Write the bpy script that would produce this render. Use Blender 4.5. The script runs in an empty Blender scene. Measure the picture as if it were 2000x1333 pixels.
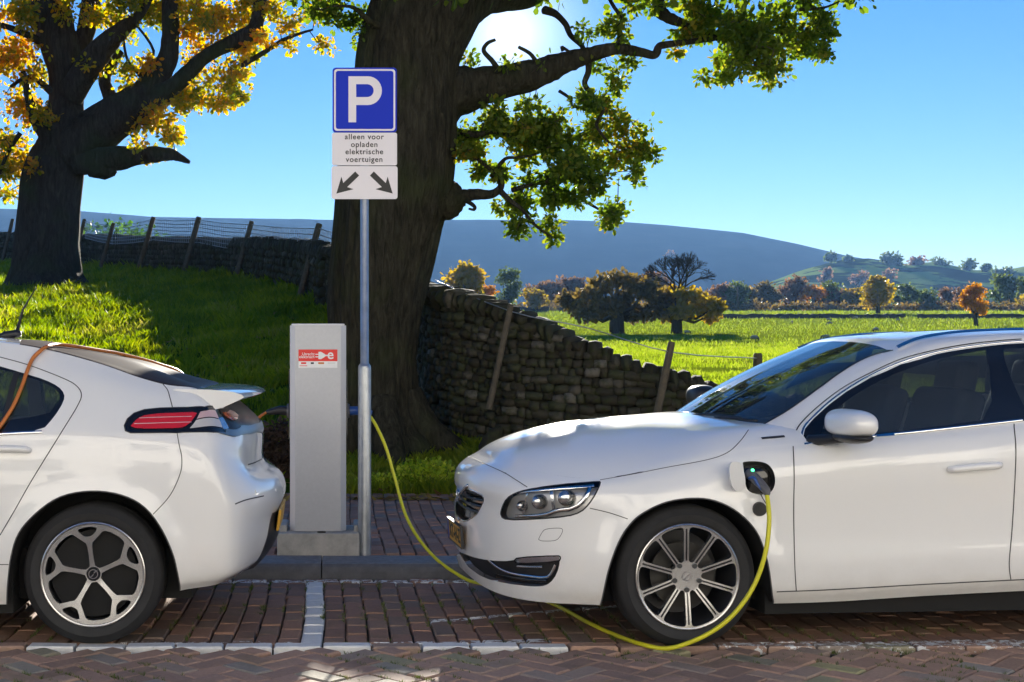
import bpy, bmesh, math, random
import numpy as np
from mathutils import Vector, Matrix, noise as mnoise
from mathutils.geometry import delaunay_2d_cdt

random.seed(7); RNG = np.random.default_rng(7)
sc = bpy.context.scene
COL = sc.collection

# ------------------------------------------------------------------ camera
FPX, VX, VY, CAMH = 2600.0, 668.0, 690.0, 1.38     # focal length and vanishing point of the street photo, eye height
cam = bpy.data.cameras.new('camera'); cam_o = bpy.data.objects.new('camera', cam); COL.objects.link(cam_o)
cam_o.location = (0, 0, CAMH); cam_o.rotation_euler = (math.radians(90), 0, 0)
cam.sensor_width = 36; cam.lens = FPX/2000*36
cam.shift_x = (1000-VX)/2000; cam.shift_y = (VY-666.5)/2000
cam.clip_start = 0.1; cam.clip_end = 20000
sc.camera = cam_o

# ------------------------------------------------------------------ sky and sun
EL, AZ = math.radians(13.4), math.radians(7.17)
world = bpy.data.worlds.new('World'); sc.world = world; world.use_nodes = True
nt = world.node_tree; bg = nt.nodes['Background']
sky = nt.nodes.new('ShaderNodeTexSky'); sky.sky_type = 'NISHITA'; sky.sun_disc = False
sky.sun_elevation = EL; sky.sun_rotation = AZ
sky.air_density = 1.0; sky.dust_density = 0.0; sky.ozone_density = 4.0
SUN = Vector((math.sin(AZ)*math.cos(EL), math.cos(AZ)*math.cos(EL), math.sin(EL)))
hs = nt.nodes.new('ShaderNodeHueSaturation'); hs.inputs['Saturation'].default_value = 1.25
sm_ = nt.nodes.new('ShaderNodeMix'); sm_.data_type = 'RGBA'; sm_.blend_type = 'MULTIPLY'; sm_.inputs[0].default_value = 1; sm_.inputs[7].default_value = (1.05, .92, 1.0, 1)
nt.links.new(sky.outputs[0], sm_.inputs[6]); nt.links.new(sm_.outputs[2], hs.inputs['Color'])
# the sun itself, a disc with its aureole in the air round it
tcw = nt.nodes.new('ShaderNodeTexCoord')
dot = nt.nodes.new('ShaderNodeVectorMath'); dot.operation = 'DOT_PRODUCT'; dot.inputs[1].default_value = SUN
nrm = nt.nodes.new('ShaderNodeVectorMath'); nrm.operation = 'NORMALIZE'
nt.links.new(tcw.outputs['Generated'], nrm.inputs[0]); nt.links.new(nrm.outputs[0], dot.inputs[0])
ac = nt.nodes.new('ShaderNodeMath'); ac.operation = 'ARCCOSINE'; nt.links.new(dot.outputs['Value'], ac.inputs[0])
ramp = nt.nodes.new('ShaderNodeMapRange'); ramp.interpolation_type = 'LINEAR'
ramp.inputs['From Min'].default_value = 0; ramp.inputs['From Max'].default_value = math.radians(9)
ramp.inputs['To Min'].default_value = 1; ramp.inputs['To Max'].default_value = 0
nt.links.new(ac.outputs[0], ramp.inputs[0])
pw = nt.nodes.new('ShaderNodeMath'); pw.operation = 'POWER'; pw.inputs[1].default_value = 5
nt.links.new(ramp.outputs[0], pw.inputs[0])
disc = nt.nodes.new('ShaderNodeMapRange'); disc.interpolation_type = 'SMOOTHSTEP'
disc.inputs['From Min'].default_value = math.radians(.38); disc.inputs['From Max'].default_value = math.radians(.62)
disc.inputs['To Min'].default_value = 400; disc.inputs['To Max'].default_value = 0
nt.links.new(ac.outputs[0], disc.inputs[0])
aur = nt.nodes.new('ShaderNodeMath'); aur.operation = 'MULTIPLY_ADD'; aur.inputs[1].default_value = 10.0
nt.links.new(pw.outputs[0], aur.inputs[0]); nt.links.new(disc.outputs[0], aur.inputs[2])
tint = nt.nodes.new('ShaderNodeMix'); tint.data_type = 'RGBA'; tint.blend_type = 'MULTIPLY'; tint.inputs[0].default_value = 1
tint.inputs[6].default_value = (1, .93, .82, 1); nt.links.new(aur.outputs[0], tint.inputs[7])
addc = nt.nodes.new('ShaderNodeMix'); addc.data_type = 'RGBA'; addc.blend_type = 'ADD'; addc.inputs[0].default_value = 1
nt.links.new(hs.outputs[0], addc.inputs[6]); nt.links.new(tint.outputs[2], addc.inputs[7])
nt.links.new(addc.outputs[2], bg.inputs[0]); bg.inputs[1].default_value = .05
sl = bpy.data.lights.new('sun', 'SUN'); sun_o = bpy.data.objects.new('sun', sl); COL.objects.link(sun_o)
sl.energy = 5.0; sl.angle = math.radians(.53); sl.color = (1, .93, .80)
sun_o.rotation_euler = (-SUN).to_track_quat('-Z', 'Y').to_euler(); sun_o.location = (8, 60, 20)

# ------------------------------------------------------------------ exposure and render settings
sc.view_settings.view_transform = 'Standard'; sc.view_settings.look = 'None'
sc.view_settings.exposure = 1.6; sc.view_settings.gamma = 1
sc.render.engine = 'CYCLES'
sc.cycles.use_denoising = True
sc.cycles.max_bounces = 6; sc.cycles.diffuse_bounces = 3; sc.cycles.glossy_bounces = 3
sc.cycles.transparent_max_bounces = 12; sc.cycles.transmission_bounces = 4; sc.cycles.volume_bounces = 0
sc.cycles.sample_clamp_indirect = 8

# ------------------------------------------------------------------ helpers
def at(px, py, Y):
    "point at distance Y in the direction of a place in the photograph"
    return Vector(((px-VX)/FPX*Y, Y, CAMH-(py-VY)/FPX*Y))
def X_(px, Y): return (px-VX)/FPX*Y
def Z_(py, Y): return CAMH-(py-VY)/FPX*Y

def tag(o, label=None, cat=None, group=None, kind=None):
    if label: o['label'] = label
    if cat: o['category'] = cat
    if group: o['group'] = group
    if kind: o['kind'] = kind
    return o
def empty(name, loc=(0, 0, 0), label=None, cat=None, group=None):
    o = bpy.data.objects.new(name, None); COL.objects.link(o); o.location = loc; o.empty_display_size = .1
    return tag(o, label, cat, group)
def mesh_obj(name, verts, faces, m=None, parent=None, smooth=False, normals=None):
    me = bpy.data.meshes.new(name)
    if isinstance(verts, np.ndarray): verts = verts.tolist()
    if isinstance(faces, np.ndarray): faces = faces.tolist()
    me.from_pydata(verts, [], faces); me.update()
    if smooth: me.polygons.foreach_set('use_smooth', np.ones(len(me.polygons), bool))
    if normals is not None:
        me.normals_split_custom_set_from_vertices([tuple(n) for n in normals])
    if m:
        for x in (m if isinstance(m, (list, tuple)) else [m]): me.materials.append(x)
    o = bpy.data.objects.new(name, me); COL.objects.link(o)
    if parent: attach(o, parent)
    return o
def world_of(o):
    m = o.matrix_basis.copy()
    return world_of(o.parent) @ o.matrix_parent_inverse @ m if o.parent else m
def attach(o, parent):
    "parent o and keep it where it stands"
    o.parent = parent; o.matrix_parent_inverse = world_of(parent).inverted()
def bm_obj(name, bm, m=None, parent=None, smooth=False, angle=None):
    me = bpy.data.meshes.new(name); bm.normal_update(); bm.to_mesh(me); bm.free()
    if smooth: me.polygons.foreach_set('use_smooth', np.ones(len(me.polygons), bool))
    if smooth and angle is not None: me.set_sharp_from_angle(angle=math.radians(angle))
    if m:
        for x in (m if isinstance(m, (list, tuple)) else [m]): me.materials.append(x)
    o = bpy.data.objects.new(name, me); COL.objects.link(o)
    if parent: attach(o, parent)
    return o
def add_box(bm, c, s, bevel=0, mat=None, seg=2):
    r = bmesh.ops.create_cube(bm, size=1, matrix=Matrix.Translation(c) @ Matrix.Diagonal((*s, 1)))
    vs = r['verts']
    if mat is not None: bmesh.ops.transform(bm, matrix=mat, verts=vs)
    if bevel:
        es = list({e for v in vs for e in v.link_edges})
        bmesh.ops.bevel(bm, geom=es, offset=bevel, segments=seg, affect='EDGES', profile=.6)
def frame_of(d):
    d = Vector(d).normalized()
    a = Vector((0, 0, 1)) if abs(d.z) < .9 else Vector((1, 0, 0))
    x = d.cross(a).normalized(); y = d.cross(x).normalized()
    return x, y
def tube_data(pts, rads, n=10, cap=True, wob=0.0, seed=0):
    pts = [Vector(p) for p in pts]
    V, Fc = [], []
    if not hasattr(rads, '__len__'): rads = [rads]*len(pts)
    up = None
    for i, p in enumerate(pts):
        d = (pts[min(i+1, len(pts)-1)]-pts[max(i-1, 0)])
        if d.length < 1e-9: d = Vector((0, 0, 1))
        d.normalize()
        if up is None: x, y = frame_of(d)
        else:
            x = (up-d*up.dot(d))
            x = x.normalized() if x.length > 1e-6 else frame_of(d)[0]
            y = d.cross(x).normalized()
        up = x
        for k in range(n):
            a = 2*math.pi*k/n; r = rads[i]
            if wob: r *= 1+wob*mnoise.noise((p*1.3+Vector((math.cos(a), math.sin(a), seed))*1.7))
            V.append(tuple(p+(x*math.cos(a)+y*math.sin(a))*r))
    for i in range(len(pts)-1):
        for k in range(n):
            a = i*n+k; b = i*n+(k+1) % n
            Fc.append((a, b, b+n, a+n))
    if cap:
        Fc.append(tuple(range(n))[::-1]); Fc.append(tuple((len(pts)-1)*n+k for k in range(n)))
    return V, Fc
def smooth_path(pts, sub=6, closed=False):
    P_ = [Vector(p) for p in pts]; out = []
    n = len(P_)
    rng = range(n if closed else n-1)
    for i in rng:
        p0, p1, p2, p3 = (P_[(i-1) % n], P_[i], P_[(i+1) % n], P_[(i+2) % n]) if closed else (P_[max(i-1, 0)], P_[i], P_[i+1], P_[min(i+2, n-1)])
        for k in range(sub):
            t = k/sub
            out.append(.5*((2*p1)+(p2-p0)*t+(2*p0-5*p1+4*p2-p3)*t*t+(3*p1-p0-3*p2+p3)*t**3))
    if not closed: out.append(P_[-1])
    return out
def tube(name, pts, rads, m, parent=None, n=10, sub=6, **k):
    if sub > 1:
        if hasattr(rads, '__len__'):
            r2 = []
            for i in range(len(rads)-1):
                for j in range(sub): r2.append(rads[i]+(rads[i+1]-rads[i])*j/sub)
            r2.append(rads[-1]); rads = r2
        pts = smooth_path(pts, sub)
    V, Fc = tube_data(pts, rads, n, **k)
    return mesh_obj(name, V, Fc, m, parent, smooth=True)
class Acc:
    "collects pieces into one mesh"
    def __init__(s): s.V = []; s.F = []
    def add(s, V, Fc):
        b = len(s.V); s.V += [tuple(v) for v in V]; s.F += [tuple(i+b for i in f) for f in Fc]; return s
    def box(s, c, sz, M=None):
        cx, cy, cz = c; a, b, d = sz[0]/2, sz[1]/2, sz[2]/2
        V = [Vector((cx+i*a, cy+j*b, cz+k*d)) for k in (-1, 1) for j in (-1, 1) for i in (-1, 1)]
        if M is not None: V = [M @ v for v in V]
        return s.add(V, [(0, 2, 3, 1), (4, 5, 7, 6), (0, 1, 5, 4), (2, 6, 7, 3), (0, 4, 6, 2), (1, 3, 7, 5)])
    def tube(s, pts, r, n=8, **k): return s.add(*tube_data(pts, r, n, **k))
    def obj(s, name, m, parent=None, smooth=False): return mesh_obj(name, s.V, s.F, m, parent, smooth)

# ------------------------------------------------------------------ materials
def newmat(name):
    m = bpy.data.materials.new(name); m.use_nodes = True
    return m, m.node_tree, m.node_tree.nodes['Principled BSDF']
def N(t, typ, **kw):
    n = t.nodes.new(typ)
    for k, v in kw.items(): setattr(n, k, v)
    return n
def ramp_node(t, stops):
    r = t.nodes.new('ShaderNodeValToRGB'); e = r.color_ramp.elements
    while len(e) < len(stops): e.new(.5)
    for x, (p, c) in zip(e, stops): x.position = p; x.color = (*c, 1)
    return r
def mat(name, col, rough=.6, metal=0, spec=.5, coat=0, var=0, vscale=8, bump=0, bscale=40, bdist=.01, rvar=0):
    m, t, p = newmat(name)
    p.inputs['Base Color'].default_value = (*col, 1); p.inputs['Roughness'].default_value = rough
    p.inputs['Metallic'].default_value = metal; p.inputs['Specular IOR Level'].default_value = spec
    p.inputs['Coat Weight'].default_value = coat; p.inputs['Coat Roughness'].default_value = .03
    if var or bump or rvar:
        g = N(t, 'ShaderNodeNewGeometry')
    if var:
        n = N(t, 'ShaderNodeTexNoise'); n.inputs['Scale'].default_value = vscale; n.inputs['Detail'].default_value = 6
        n.inputs['Roughness'].default_value = .65
        t.links.new(g.outputs['Position'], n.inputs['Vector'])
        r = ramp_node(t, [(.25, tuple(c*(1-var) for c in col)), (.75, tuple(min(1, c*(1+var)) for c in col))])
        t.links.new(n.outputs['Fac'], r.inputs[0]); t.links.new(r.outputs[0], p.inputs['Base Color'])
    if rvar:
        n3 = N(t, 'ShaderNodeTexNoise'); n3.inputs['Scale'].default_value = vscale*1.7; n3.inputs['Detail'].default_value = 5
        t.links.new(g.outputs['Position'], n3.inputs['Vector'])
        mr = N(t, 'ShaderNodeMapRange'); mr.inputs['To Min'].default_value = max(0, rough-rvar); mr.inputs['To Max'].default_value = min(1, rough+rvar)
        t.links.new(n3.outputs['Fac'], mr.inputs[0]); t.links.new(mr.outputs[0], p.inputs['Roughness'])
    if bump:
        n2 = N(t, 'ShaderNodeTexNoise'); n2.inputs['Scale'].default_value = bscale; n2.inputs['Detail'].default_value = 5
        t.links.new(g.outputs['Position'], n2.inputs['Vector'])
        b = N(t, 'ShaderNodeBump'); b.inputs['Strength'].default_value = bump; b.inputs['Distance'].default_value = bdist
        t.links.new(n2.outputs['Fac'], b.inputs['Height']); t.links.new(b.outputs[0], p.inputs['Normal'])
    return m
def leaf_mat(name, stops, trans=.55, rough=.5, patch=0.0, pscale=1.2):
    "leaves: colour by leaf, thin enough to glow against the light"
    m, t, p = newmat(name)
    g = N(t, 'ShaderNodeNewGeometry'); r = ramp_node(t, stops)
    if patch:
        n = N(t, 'ShaderNodeTexNoise'); n.inputs['Scale'].default_value = pscale; n.inputs['Detail'].default_value = 3
        t.links.new(g.outputs['Position'], n.inputs['Vector'])
        sm = N(t, 'ShaderNodeMapRange'); sm.inputs['From Min'].default_value = .3; sm.inputs['From Max'].default_value = .7
        t.links.new(n.outputs['Fac'], sm.inputs[0])
        mx = N(t, 'ShaderNodeMix'); mx.inputs[0].default_value = patch
        t.links.new(g.outputs['Random Per Island'], mx.inputs[2]); t.links.new(sm.outputs[0], mx.inputs[3])
        t.links.new(mx.outputs[0], r.inputs[0])
    else: t.links.new(g.outputs['Random Per Island'], r.inputs[0])
    p.inputs['Roughness'].default_value = rough; p.inputs['Specular IOR Level'].default_value = .3
    t.links.new(r.outputs[0], p.inputs['Base Color'])
    tr = N(t, 'ShaderNodeBsdfTranslucent')
    gm = N(t, 'ShaderNodeHueSaturation'); gm.inputs['Saturation'].default_value = 1.1; gm.inputs['Value'].default_value = 2.0
    t.links.new(r.outputs[0], gm.inputs['Color']); t.links.new(gm.outputs[0], tr.inputs[0])
    mix = N(t, 'ShaderNodeMixShader'); mix.inputs[0].default_value = trans
    out = t.nodes['Material Output']
    t.links.new(p.outputs[0], mix.inputs[1]); t.links.new(tr.outputs[0], mix.inputs[2]); t.links.new(mix.outputs[0], out.inputs[0])
    return m
M = {}
# ================================================================== the setting
# ---- materials of the ground
def grass_ground(name, c1, c2, c3, scale=1.0, bump=.6):
    m, t, p = newmat(name)
    g = N(t, 'ShaderNodeNewGeometry')
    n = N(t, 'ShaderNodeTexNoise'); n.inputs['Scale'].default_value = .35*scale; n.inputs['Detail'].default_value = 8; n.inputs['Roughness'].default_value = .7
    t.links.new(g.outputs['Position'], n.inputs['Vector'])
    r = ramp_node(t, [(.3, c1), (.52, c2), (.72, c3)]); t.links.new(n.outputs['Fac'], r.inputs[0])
    t.links.new(r.outputs[0], p.inputs['Base Color']); p.inputs['Roughness'].default_value = 1; p.inputs['Specular IOR Level'].default_value = 0
    n2 = N(t, 'ShaderNodeTexNoise'); n2.inputs['Scale'].default_value = 9*scale; n2.inputs['Detail'].default_value = 6
    t.links.new(g.outputs['Position'], n2.inputs['Vector'])
    b = N(t, 'ShaderNodeBump'); b.inputs['Strength'].default_value = bump; b.inputs['Distance'].default_value = .12
    t.links.new(n2.outputs['Fac'], b.inputs['Height']); t.links.new(b.outputs[0], p.inputs['Normal'])
    return m
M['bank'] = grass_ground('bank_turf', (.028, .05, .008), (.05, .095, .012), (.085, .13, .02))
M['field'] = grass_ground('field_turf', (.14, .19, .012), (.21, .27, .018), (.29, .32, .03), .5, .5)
M['soil'] = mat('joint_soil', (.032, .030, .018), .95, var=.5, vscale=30)
M['street'] = mat('street_base', (.10, .085, .075), .9, var=.2, vscale=4)

def brick_mat(name, stops, paint=None):
    m, t, p = newmat(name)
    oi = N(t, 'ShaderNodeObjectInfo'); g = N(t, 'ShaderNodeNewGeometry')
    rnd = N(t, 'ShaderNodeMath', operation='FRACT'); ad = N(t, 'ShaderNodeMath', operation='ADD')
    t.links.new(oi.outputs['Random'], ad.inputs[0]); t.links.new(g.outputs['Random Per Island'], ad.inputs[1]); t.links.new(ad.outputs[0], rnd.inputs[0])
    r = ramp_node(t, stops); t.links.new(rnd.outputs[0], r.inputs[0])
    n = N(t, 'ShaderNodeTexNoise'); n.inputs['Scale'].default_value = 55; n.inputs['Detail'].default_value = 6; n.inputs['Roughness'].default_value = .7
    t.links.new(g.outputs['Position'], n.inputs['Vector'])
    mr = N(t, 'ShaderNodeMapRange'); mr.inputs['To Min'].default_value = .6; mr.inputs['To Max'].default_value = 1.35; t.links.new(n.outputs['Fac'], mr.inputs[0])
    mx = N(t, 'ShaderNodeMix', data_type='RGBA', blend_type='MULTIPLY'); mx.inputs[0].default_value = 1
    t.links.new(r.outputs[0], mx.inputs[6]); t.links.new(mr.outputs[0], mx.inputs[7])
    # moss and grime in drifts
    n4 = N(t, 'ShaderNodeTexNoise'); n4.inputs['Scale'].default_value = 3.1; n4.inputs['Detail'].default_value = 7
    t.links.new(g.outputs['Position'], n4.inputs['Vector'])
    mm = N(t, 'ShaderNodeMapRange'); mm.inputs['From Min'].default_value = .55; mm.inputs['From Max'].default_value = .75; mm.inputs['To Max'].default_value = .5
    t.links.new(n4.outputs['Fac'], mm.inputs[0])
    mo = N(t, 'ShaderNodeMix', data_type='RGBA'); t.links.new(mm.outputs[0], mo.inputs[0]); t.links.new(mx.outputs[2], mo.inputs[6]); mo.inputs[7].default_value = (.07, .075, .03, 1)
    last = mo.outputs[2]
    if paint:
        # worn lines of road paint: a list of (a, b, c, half width, cover, x-min, x-max): |aX+bY+c| < half width
        sep = N(t, 'ShaderNodeSeparateXYZ'); t.links.new(g.outputs['Position'], sep.inputs[0])
        n5 = N(t, 'ShaderNodeTexNoise'); n5.inputs['Scale'].default_value = 22; n5.inputs['Detail'].default_value = 8; n5.inputs['Roughness'].default_value = .75
        t.links.new(g.outputs['Position'], n5.inputs['Vector'])
        for a, b, c, hw, cover, x0, x1 in paint:
            l1 = N(t, 'ShaderNodeMath', operation='MULTIPLY_ADD'); l1.inputs[1].default_value = a; l1.inputs[2].default_value = c; t.links.new(sep.outputs[0], l1.inputs[0])
            l2 = N(t, 'ShaderNodeMath', operation='MULTIPLY_ADD'); l2.inputs[1].default_value = b; t.links.new(sep.outputs[1], l2.inputs[0]); t.links.new(l1.outputs[0], l2.inputs[2])
            ab = N(t, 'ShaderNodeMath', operation='ABSOLUTE'); t.links.new(l2.outputs[0], ab.inputs[0])
            lt = N(t, 'ShaderNodeMath', operation='LESS_THAN'); lt.inputs[1].default_value = hw; t.links.new(ab.outputs[0], lt.inputs[0])
            xa = N(t, 'ShaderNodeMath', operation='GREATER_THAN'); xa.inputs[1].default_value = x0; t.links.new(sep.outputs[0], xa.inputs[0])
            xb = N(t, 'ShaderNodeMath', operation='LESS_THAN'); xb.inputs[1].default_value = x1; t.links.new(sep.outputs[0], xb.inputs[0])
            wn = N(t, 'ShaderNodeMath', operation='LESS_THAN'); wn.inputs[1].default_value = cover; t.links.new(n5.outputs['Fac'], wn.inputs[0])
            pr = lt.outputs[0]
            for q in (xa, xb, wn):
                mu = N(t, 'ShaderNodeMath', operation='MULTIPLY'); t.links.new(pr, mu.inputs[0]); t.links.new(q.outputs[0], mu.inputs[1]); pr = mu.outputs[0]
            mp = N(t, 'ShaderNodeMix', data_type='RGBA'); t.links.new(pr, mp.inputs[0]); t.links.new(last, mp.inputs[6]); mp.inputs[7].default_value = (.74, .73, .70, 1)
            last = mp.outputs[2]
    t.links.new(last, p.inputs['Base Color'])
    p.inputs['Roughness'].default_value = .82; p.inputs['Specular IOR Level'].default_value = .3
    b = N(t, 'ShaderNodeBump'); b.inputs['Strength'].default_value = .5; b.inputs['Distance'].default_value = .004
    t.links.new(n.outputs['Fac'], b.inputs['Height']); t.links.new(b.outputs[0], p.inputs['Normal'])
    return m
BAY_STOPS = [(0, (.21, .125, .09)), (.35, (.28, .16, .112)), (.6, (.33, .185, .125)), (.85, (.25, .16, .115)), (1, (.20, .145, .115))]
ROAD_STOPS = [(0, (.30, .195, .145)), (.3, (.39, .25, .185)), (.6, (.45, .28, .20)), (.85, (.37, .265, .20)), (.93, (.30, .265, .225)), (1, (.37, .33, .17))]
WALK_STOPS = [(0, (.28, .15, .10)), (.4, (.36, .185, .12)), (.75, (.42, .215, .14)), (.9, (.31, .20, .15)), (1, (.26, .20, .17))]
# worn paint: along the kerb, the old slanting line in the right bay, the line under the right car
PAINT = [(0, 1, -8.06, .055, .50, -2.2, .95), (-.105, 1, -6.30, .035, .52, -.1, 1.0), (-.4, 1, -6.68, .03, .52, .45, 1.6),
         (0, 1, -6.335, .05, .45, -1.2, -.1), (-.045, 1, -6.22, .05, .50, 1.7, 4.5)]
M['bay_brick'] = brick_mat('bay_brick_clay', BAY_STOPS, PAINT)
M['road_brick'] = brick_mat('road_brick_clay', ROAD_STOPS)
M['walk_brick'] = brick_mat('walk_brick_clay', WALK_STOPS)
M['edge_brick'] = brick_mat('edge_brick_clay', ROAD_STOPS, [(0, 1, -6.27, .3, .47, 1.75, 4.6)])
def paint_mat(name, wear):
    m, t, p = newmat(name); g = N(t, 'ShaderNodeNewGeometry')
    n = N(t, 'ShaderNodeTexNoise'); n.inputs['Scale'].default_value = 18; n.inputs['Detail'].default_value = 9; n.inputs['Roughness'].default_value = .75
    t.links.new(g.outputs['Position'], n.inputs['Vector'])
    r = ramp_node(t, [(wear-.02, (.20, .12, .10)), (wear+.02, (.66, .65, .62)), (.7, (.82, .81, .79))]); t.links.new(n.outputs['Fac'], r.inputs[0])
    t.links.new(r.outputs[0], p.inputs['Base Color']); p.inputs['Roughness'].default_value = .6
    b = N(t, 'ShaderNodeBump'); b.inputs['Strength'].default_value = .3; b.inputs['Distance'].default_value = .003
    t.links.new(n.outputs['Fac'], b.inputs['Height']); t.links.new(b.outputs[0], p.inputs['Normal'])
    return m
M['paint'] = paint_mat('white_road_paint', .33); M['paint_worn'] = paint_mat('worn_road_paint', .53)

BRICK_MESH = {}
def brick_mesh(lx, ly, h, variant, m):
    key = (lx, ly, h, variant, m.name)
    if key not in BRICK_MESH:
        rr = random.Random(hash((lx, ly, variant)) & 0xffff)
        c = .007; V = []; a, b = lx/2, ly/2
        j = lambda s=.0025: rr.uniform(-s, s)
        for (sx, sy) in ((-1, -1), (1, -1), (1, 1), (-1, 1)): V.append((sx*a+j(), sy*b+j(), -h))
        for (sx, sy) in ((-1, -1), (1, -1), (1, 1), (-1, 1)): V.append((sx*a+j(), sy*b+j(), -c))
        for (sx, sy) in ((-1, -1), (1, -1), (1, 1), (-1, 1)): V.append((sx*(a-c)+j(), sy*(b-c)+j(), j(.0015)))
        Fc = []
        for k in range(4):
            n = (k+1) % 4
            Fc += [(k, n, n+4, k+4), (k+4, n+4, n+8, k+8)]
        Fc.append((8, 9, 10, 11))
        me = bpy.data.meshes.new('brick'); me.from_pydata(V, [], Fc); me.materials.append(m); me.update()
        BRICK_MESH[key] = me
    return BRICK_MESH[key]
def lay_bricks(parent, bricks, m, limit, h=.05):
    """bricks: list of (x, y, z, lx, ly, angle, score, material or None). The best by score become objects of their own,
    the rest one mesh"""
    bricks = sorted(bricks, key=lambda b: -b[6]); rest = Acc(); rest2 = Acc()
    for i, (x, y, z, lx, ly, ang, s, mm) in enumerate(bricks):
        zz = z+random.uniform(-.003, .003); a2 = ang+random.uniform(-.02, .02)
        me = brick_mesh(lx, ly, h, i % 5, mm or m)
        tilt = (random.uniform(-.012, .012), random.uniform(-.012, .012), a2)
        if i < limit:
            o = bpy.data.objects.new('brick', me); COL.objects.link(o); o.location = (x, y, zz)
            o.rotation_euler = tilt; o.parent = parent
        else:
            Mx = Matrix.Translation((x, y, zz)) @ Matrix.Rotation(a2, 4, 'Z')
            acc = rest2 if mm else rest
            acc.add([Mx @ v.co for v in me.vertices], [tuple(p.vertices) for p in me.polygons])
    for acc, mm, nm in ((rest, m, 'more_bricks'), (rest2, M['paint_worn'], 'more_painted_bricks')):
        if acc.V:
            o = acc.obj(nm, mm); o.parent = parent; o['kind'] = 'stuff'
def inframe(x, y, z):
    px = VX+FPX*x/y; py = VY+FPX*(CAMH-z)/y
    return -20 < px < 2020 and py < 1345, px, py

# ---- ground far and wide, under everything
g0 = mesh_obj('ground', [(-60, -40, -.09), (60, -40, -.09), (60, 13.2, -.09), (-60, 13.2, -.09)], [(0, 1, 2, 3)], M['street']); tag(g0, kind='structure')

# ---- road in herringbone, towards the camera from the white edge line
YE = 6.235                      # outer edge of the white edge bricks
road = mesh_obj('road', [(-9, 3.2, -.035), (11, 3.2, -.035), (11, YE, -.035), (-9, YE, -.035)], [(0, 1, 2, 3)], M['soil']); tag(road, kind='structure')
Lb, Wb = .222, .108
br = []
# classic herringbone lattice: horizontal bricks start at (k+4m, k), vertical ones three cells on, in cells of half a brick
cell = (Lb+.007)/2
for k in range(-120, 120):
    for m_ in range(-60, 60):
        hx, hy = k+4*m_, k
        for (x0, y0, hor) in ((hx, hy, True), (hx+3, hy, False)):
            cx, cy = (x0+1, y0+.5) if hor else (x0+.5, y0+1)
            X = (cx-cy)*cell*math.cos(math.pi/4); Y = (cx+cy)*cell*math.sin(math.pi/4)+5.0
            X += 1.0
            if 3.3 < Y < YE-.03 and -8 < X < 10:
                br.append((X, Y, 0, Lb, Wb, math.pi/4+(0 if hor else math.pi/2)))
out = []
for (X, Y, z, lx, ly, a) in br:
    vis, px, py = inframe(X, Y, 0)
    if Y > YE-.075:      # cut bricks along the edge line
        if Y > YE-.035: continue
        lx *= .62
    out.append((X, Y, z, lx, ly, a, (2 if vis else 0)+Y*.01, None))
lay_bricks(road, out, M['road_brick'], 290)

# ---- parking bay: white edge bricks, then columns of bricks up to the kerb
YK = 8.155                      # foot of the kerb
bay = mesh_obj('parking_bay', [(-9, YE, -.034), (11, YE, -.034), (11, YK+.01, -.034), (-9, YK+.01, -.034)], [(0, 1, 2, 3)], M['soil']); tag(bay, kind='structure')
out = []
LE = .232
xs = X_(1090, YE+.05)
i = -30
while True:
    x = X_(630, YE+.05)+(i+.5)*LE; i += 1
    if x > 8: break
    if x < -6: continue
    white = X_(40, 6.28) < x < X_(1090, 6.28) and not (X_(720, 6.28) < x < X_(812, 6.28))
    vis, px, py = inframe(x, YE+.05, 0)
    out.append((x, YE+.05, .004, LE-.012, .088, 0, 5 if vis else 0, M['paint'] if white else M['edge_brick']))
Y0, Y1 = YE+.105, YK-.115
nrow = 8; LBR = (Y1-Y0)/nrow; CW = .1085
XS = X_(604, 6.3)               # the white strip between the bays
for c in range(-60, 80):
    x = XS+c*CW*(1 if abs(c) < 2 else 1)
    if x < -5 or x > 7: continue
    off = (c % 2)*.5+random.uniform(-.12, .12)
    y = Y0-off*LBR if off > .05 else Y0
    first = True
    while y < Y1-.03:
        L_ = LBR*random.uniform(.9, 1.1); ya, yb = max(y, Y0), min(y+L_, Y1); y += L_
        if yb-ya < .04: continue
        yc = (ya+yb)/2; vis, px, py = inframe(x, yc, 0)
        seen = 250 < px < 1230
        wave = .012*math.sin(yc*2.1+x*1.3)
        out.append((x+wave, yc, -.004*abs(math.sin(x*3)), CW-.009, yb-ya-.007, 0, (3 if seen else 0)-abs(px-700)*.0001, M['paint'] if c == 0 else None))
# a course of stretchers in front of the kerb
i = 0; x = -4.0
while x < 6:
    L_ = .215; out.append((x, YK-.06, -.002, L_-.01, .095, 0, 2.5 if -.8 < x < 1.3 else 0, None)); x += L_
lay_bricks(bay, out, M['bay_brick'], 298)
# moss and blades in the joints
def joint_grass():
    V, Fc = [], []
    spots = []
    for _ in range(2600):
        x = random.uniform(-1.6, 3.2)
        if random.random() < .55:
            c = round((x-XS)/CW-.5)+.5; x = XS+c*CW; y = random.uniform(Y0, Y1)
        else:
            y = random.uniform(5.3, YE-.02)
            a = math.floor(((x-1)+(y-5))*.7071/cell)*cell; b = ((y-5)-(x-1))*.7071
            x = 1+(a-b)*.7071; y = 5+(a+b)*.7071
            if not 5.3 < y < YE: continue
        if mnoise.noise(Vector((x*1.4, y*2.2, 0))) < -.02: continue
        for _k in range(random.randint(3, 7)):
            h = random.uniform(.006, .02); dx, dy = random.gauss(0, .006), random.gauss(0, .009)
            lx, ly = random.gauss(0, .01), random.gauss(0, .01); b = len(V); w = random.uniform(.0015, .003)
            V += [(x+dx-w, y+dy, -.012), (x+dx+w, y+dy, -.012), (x+dx+lx, y+dy+ly, h-.004)]; Fc.append((b, b+1, b+2))
    return V, Fc
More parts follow.
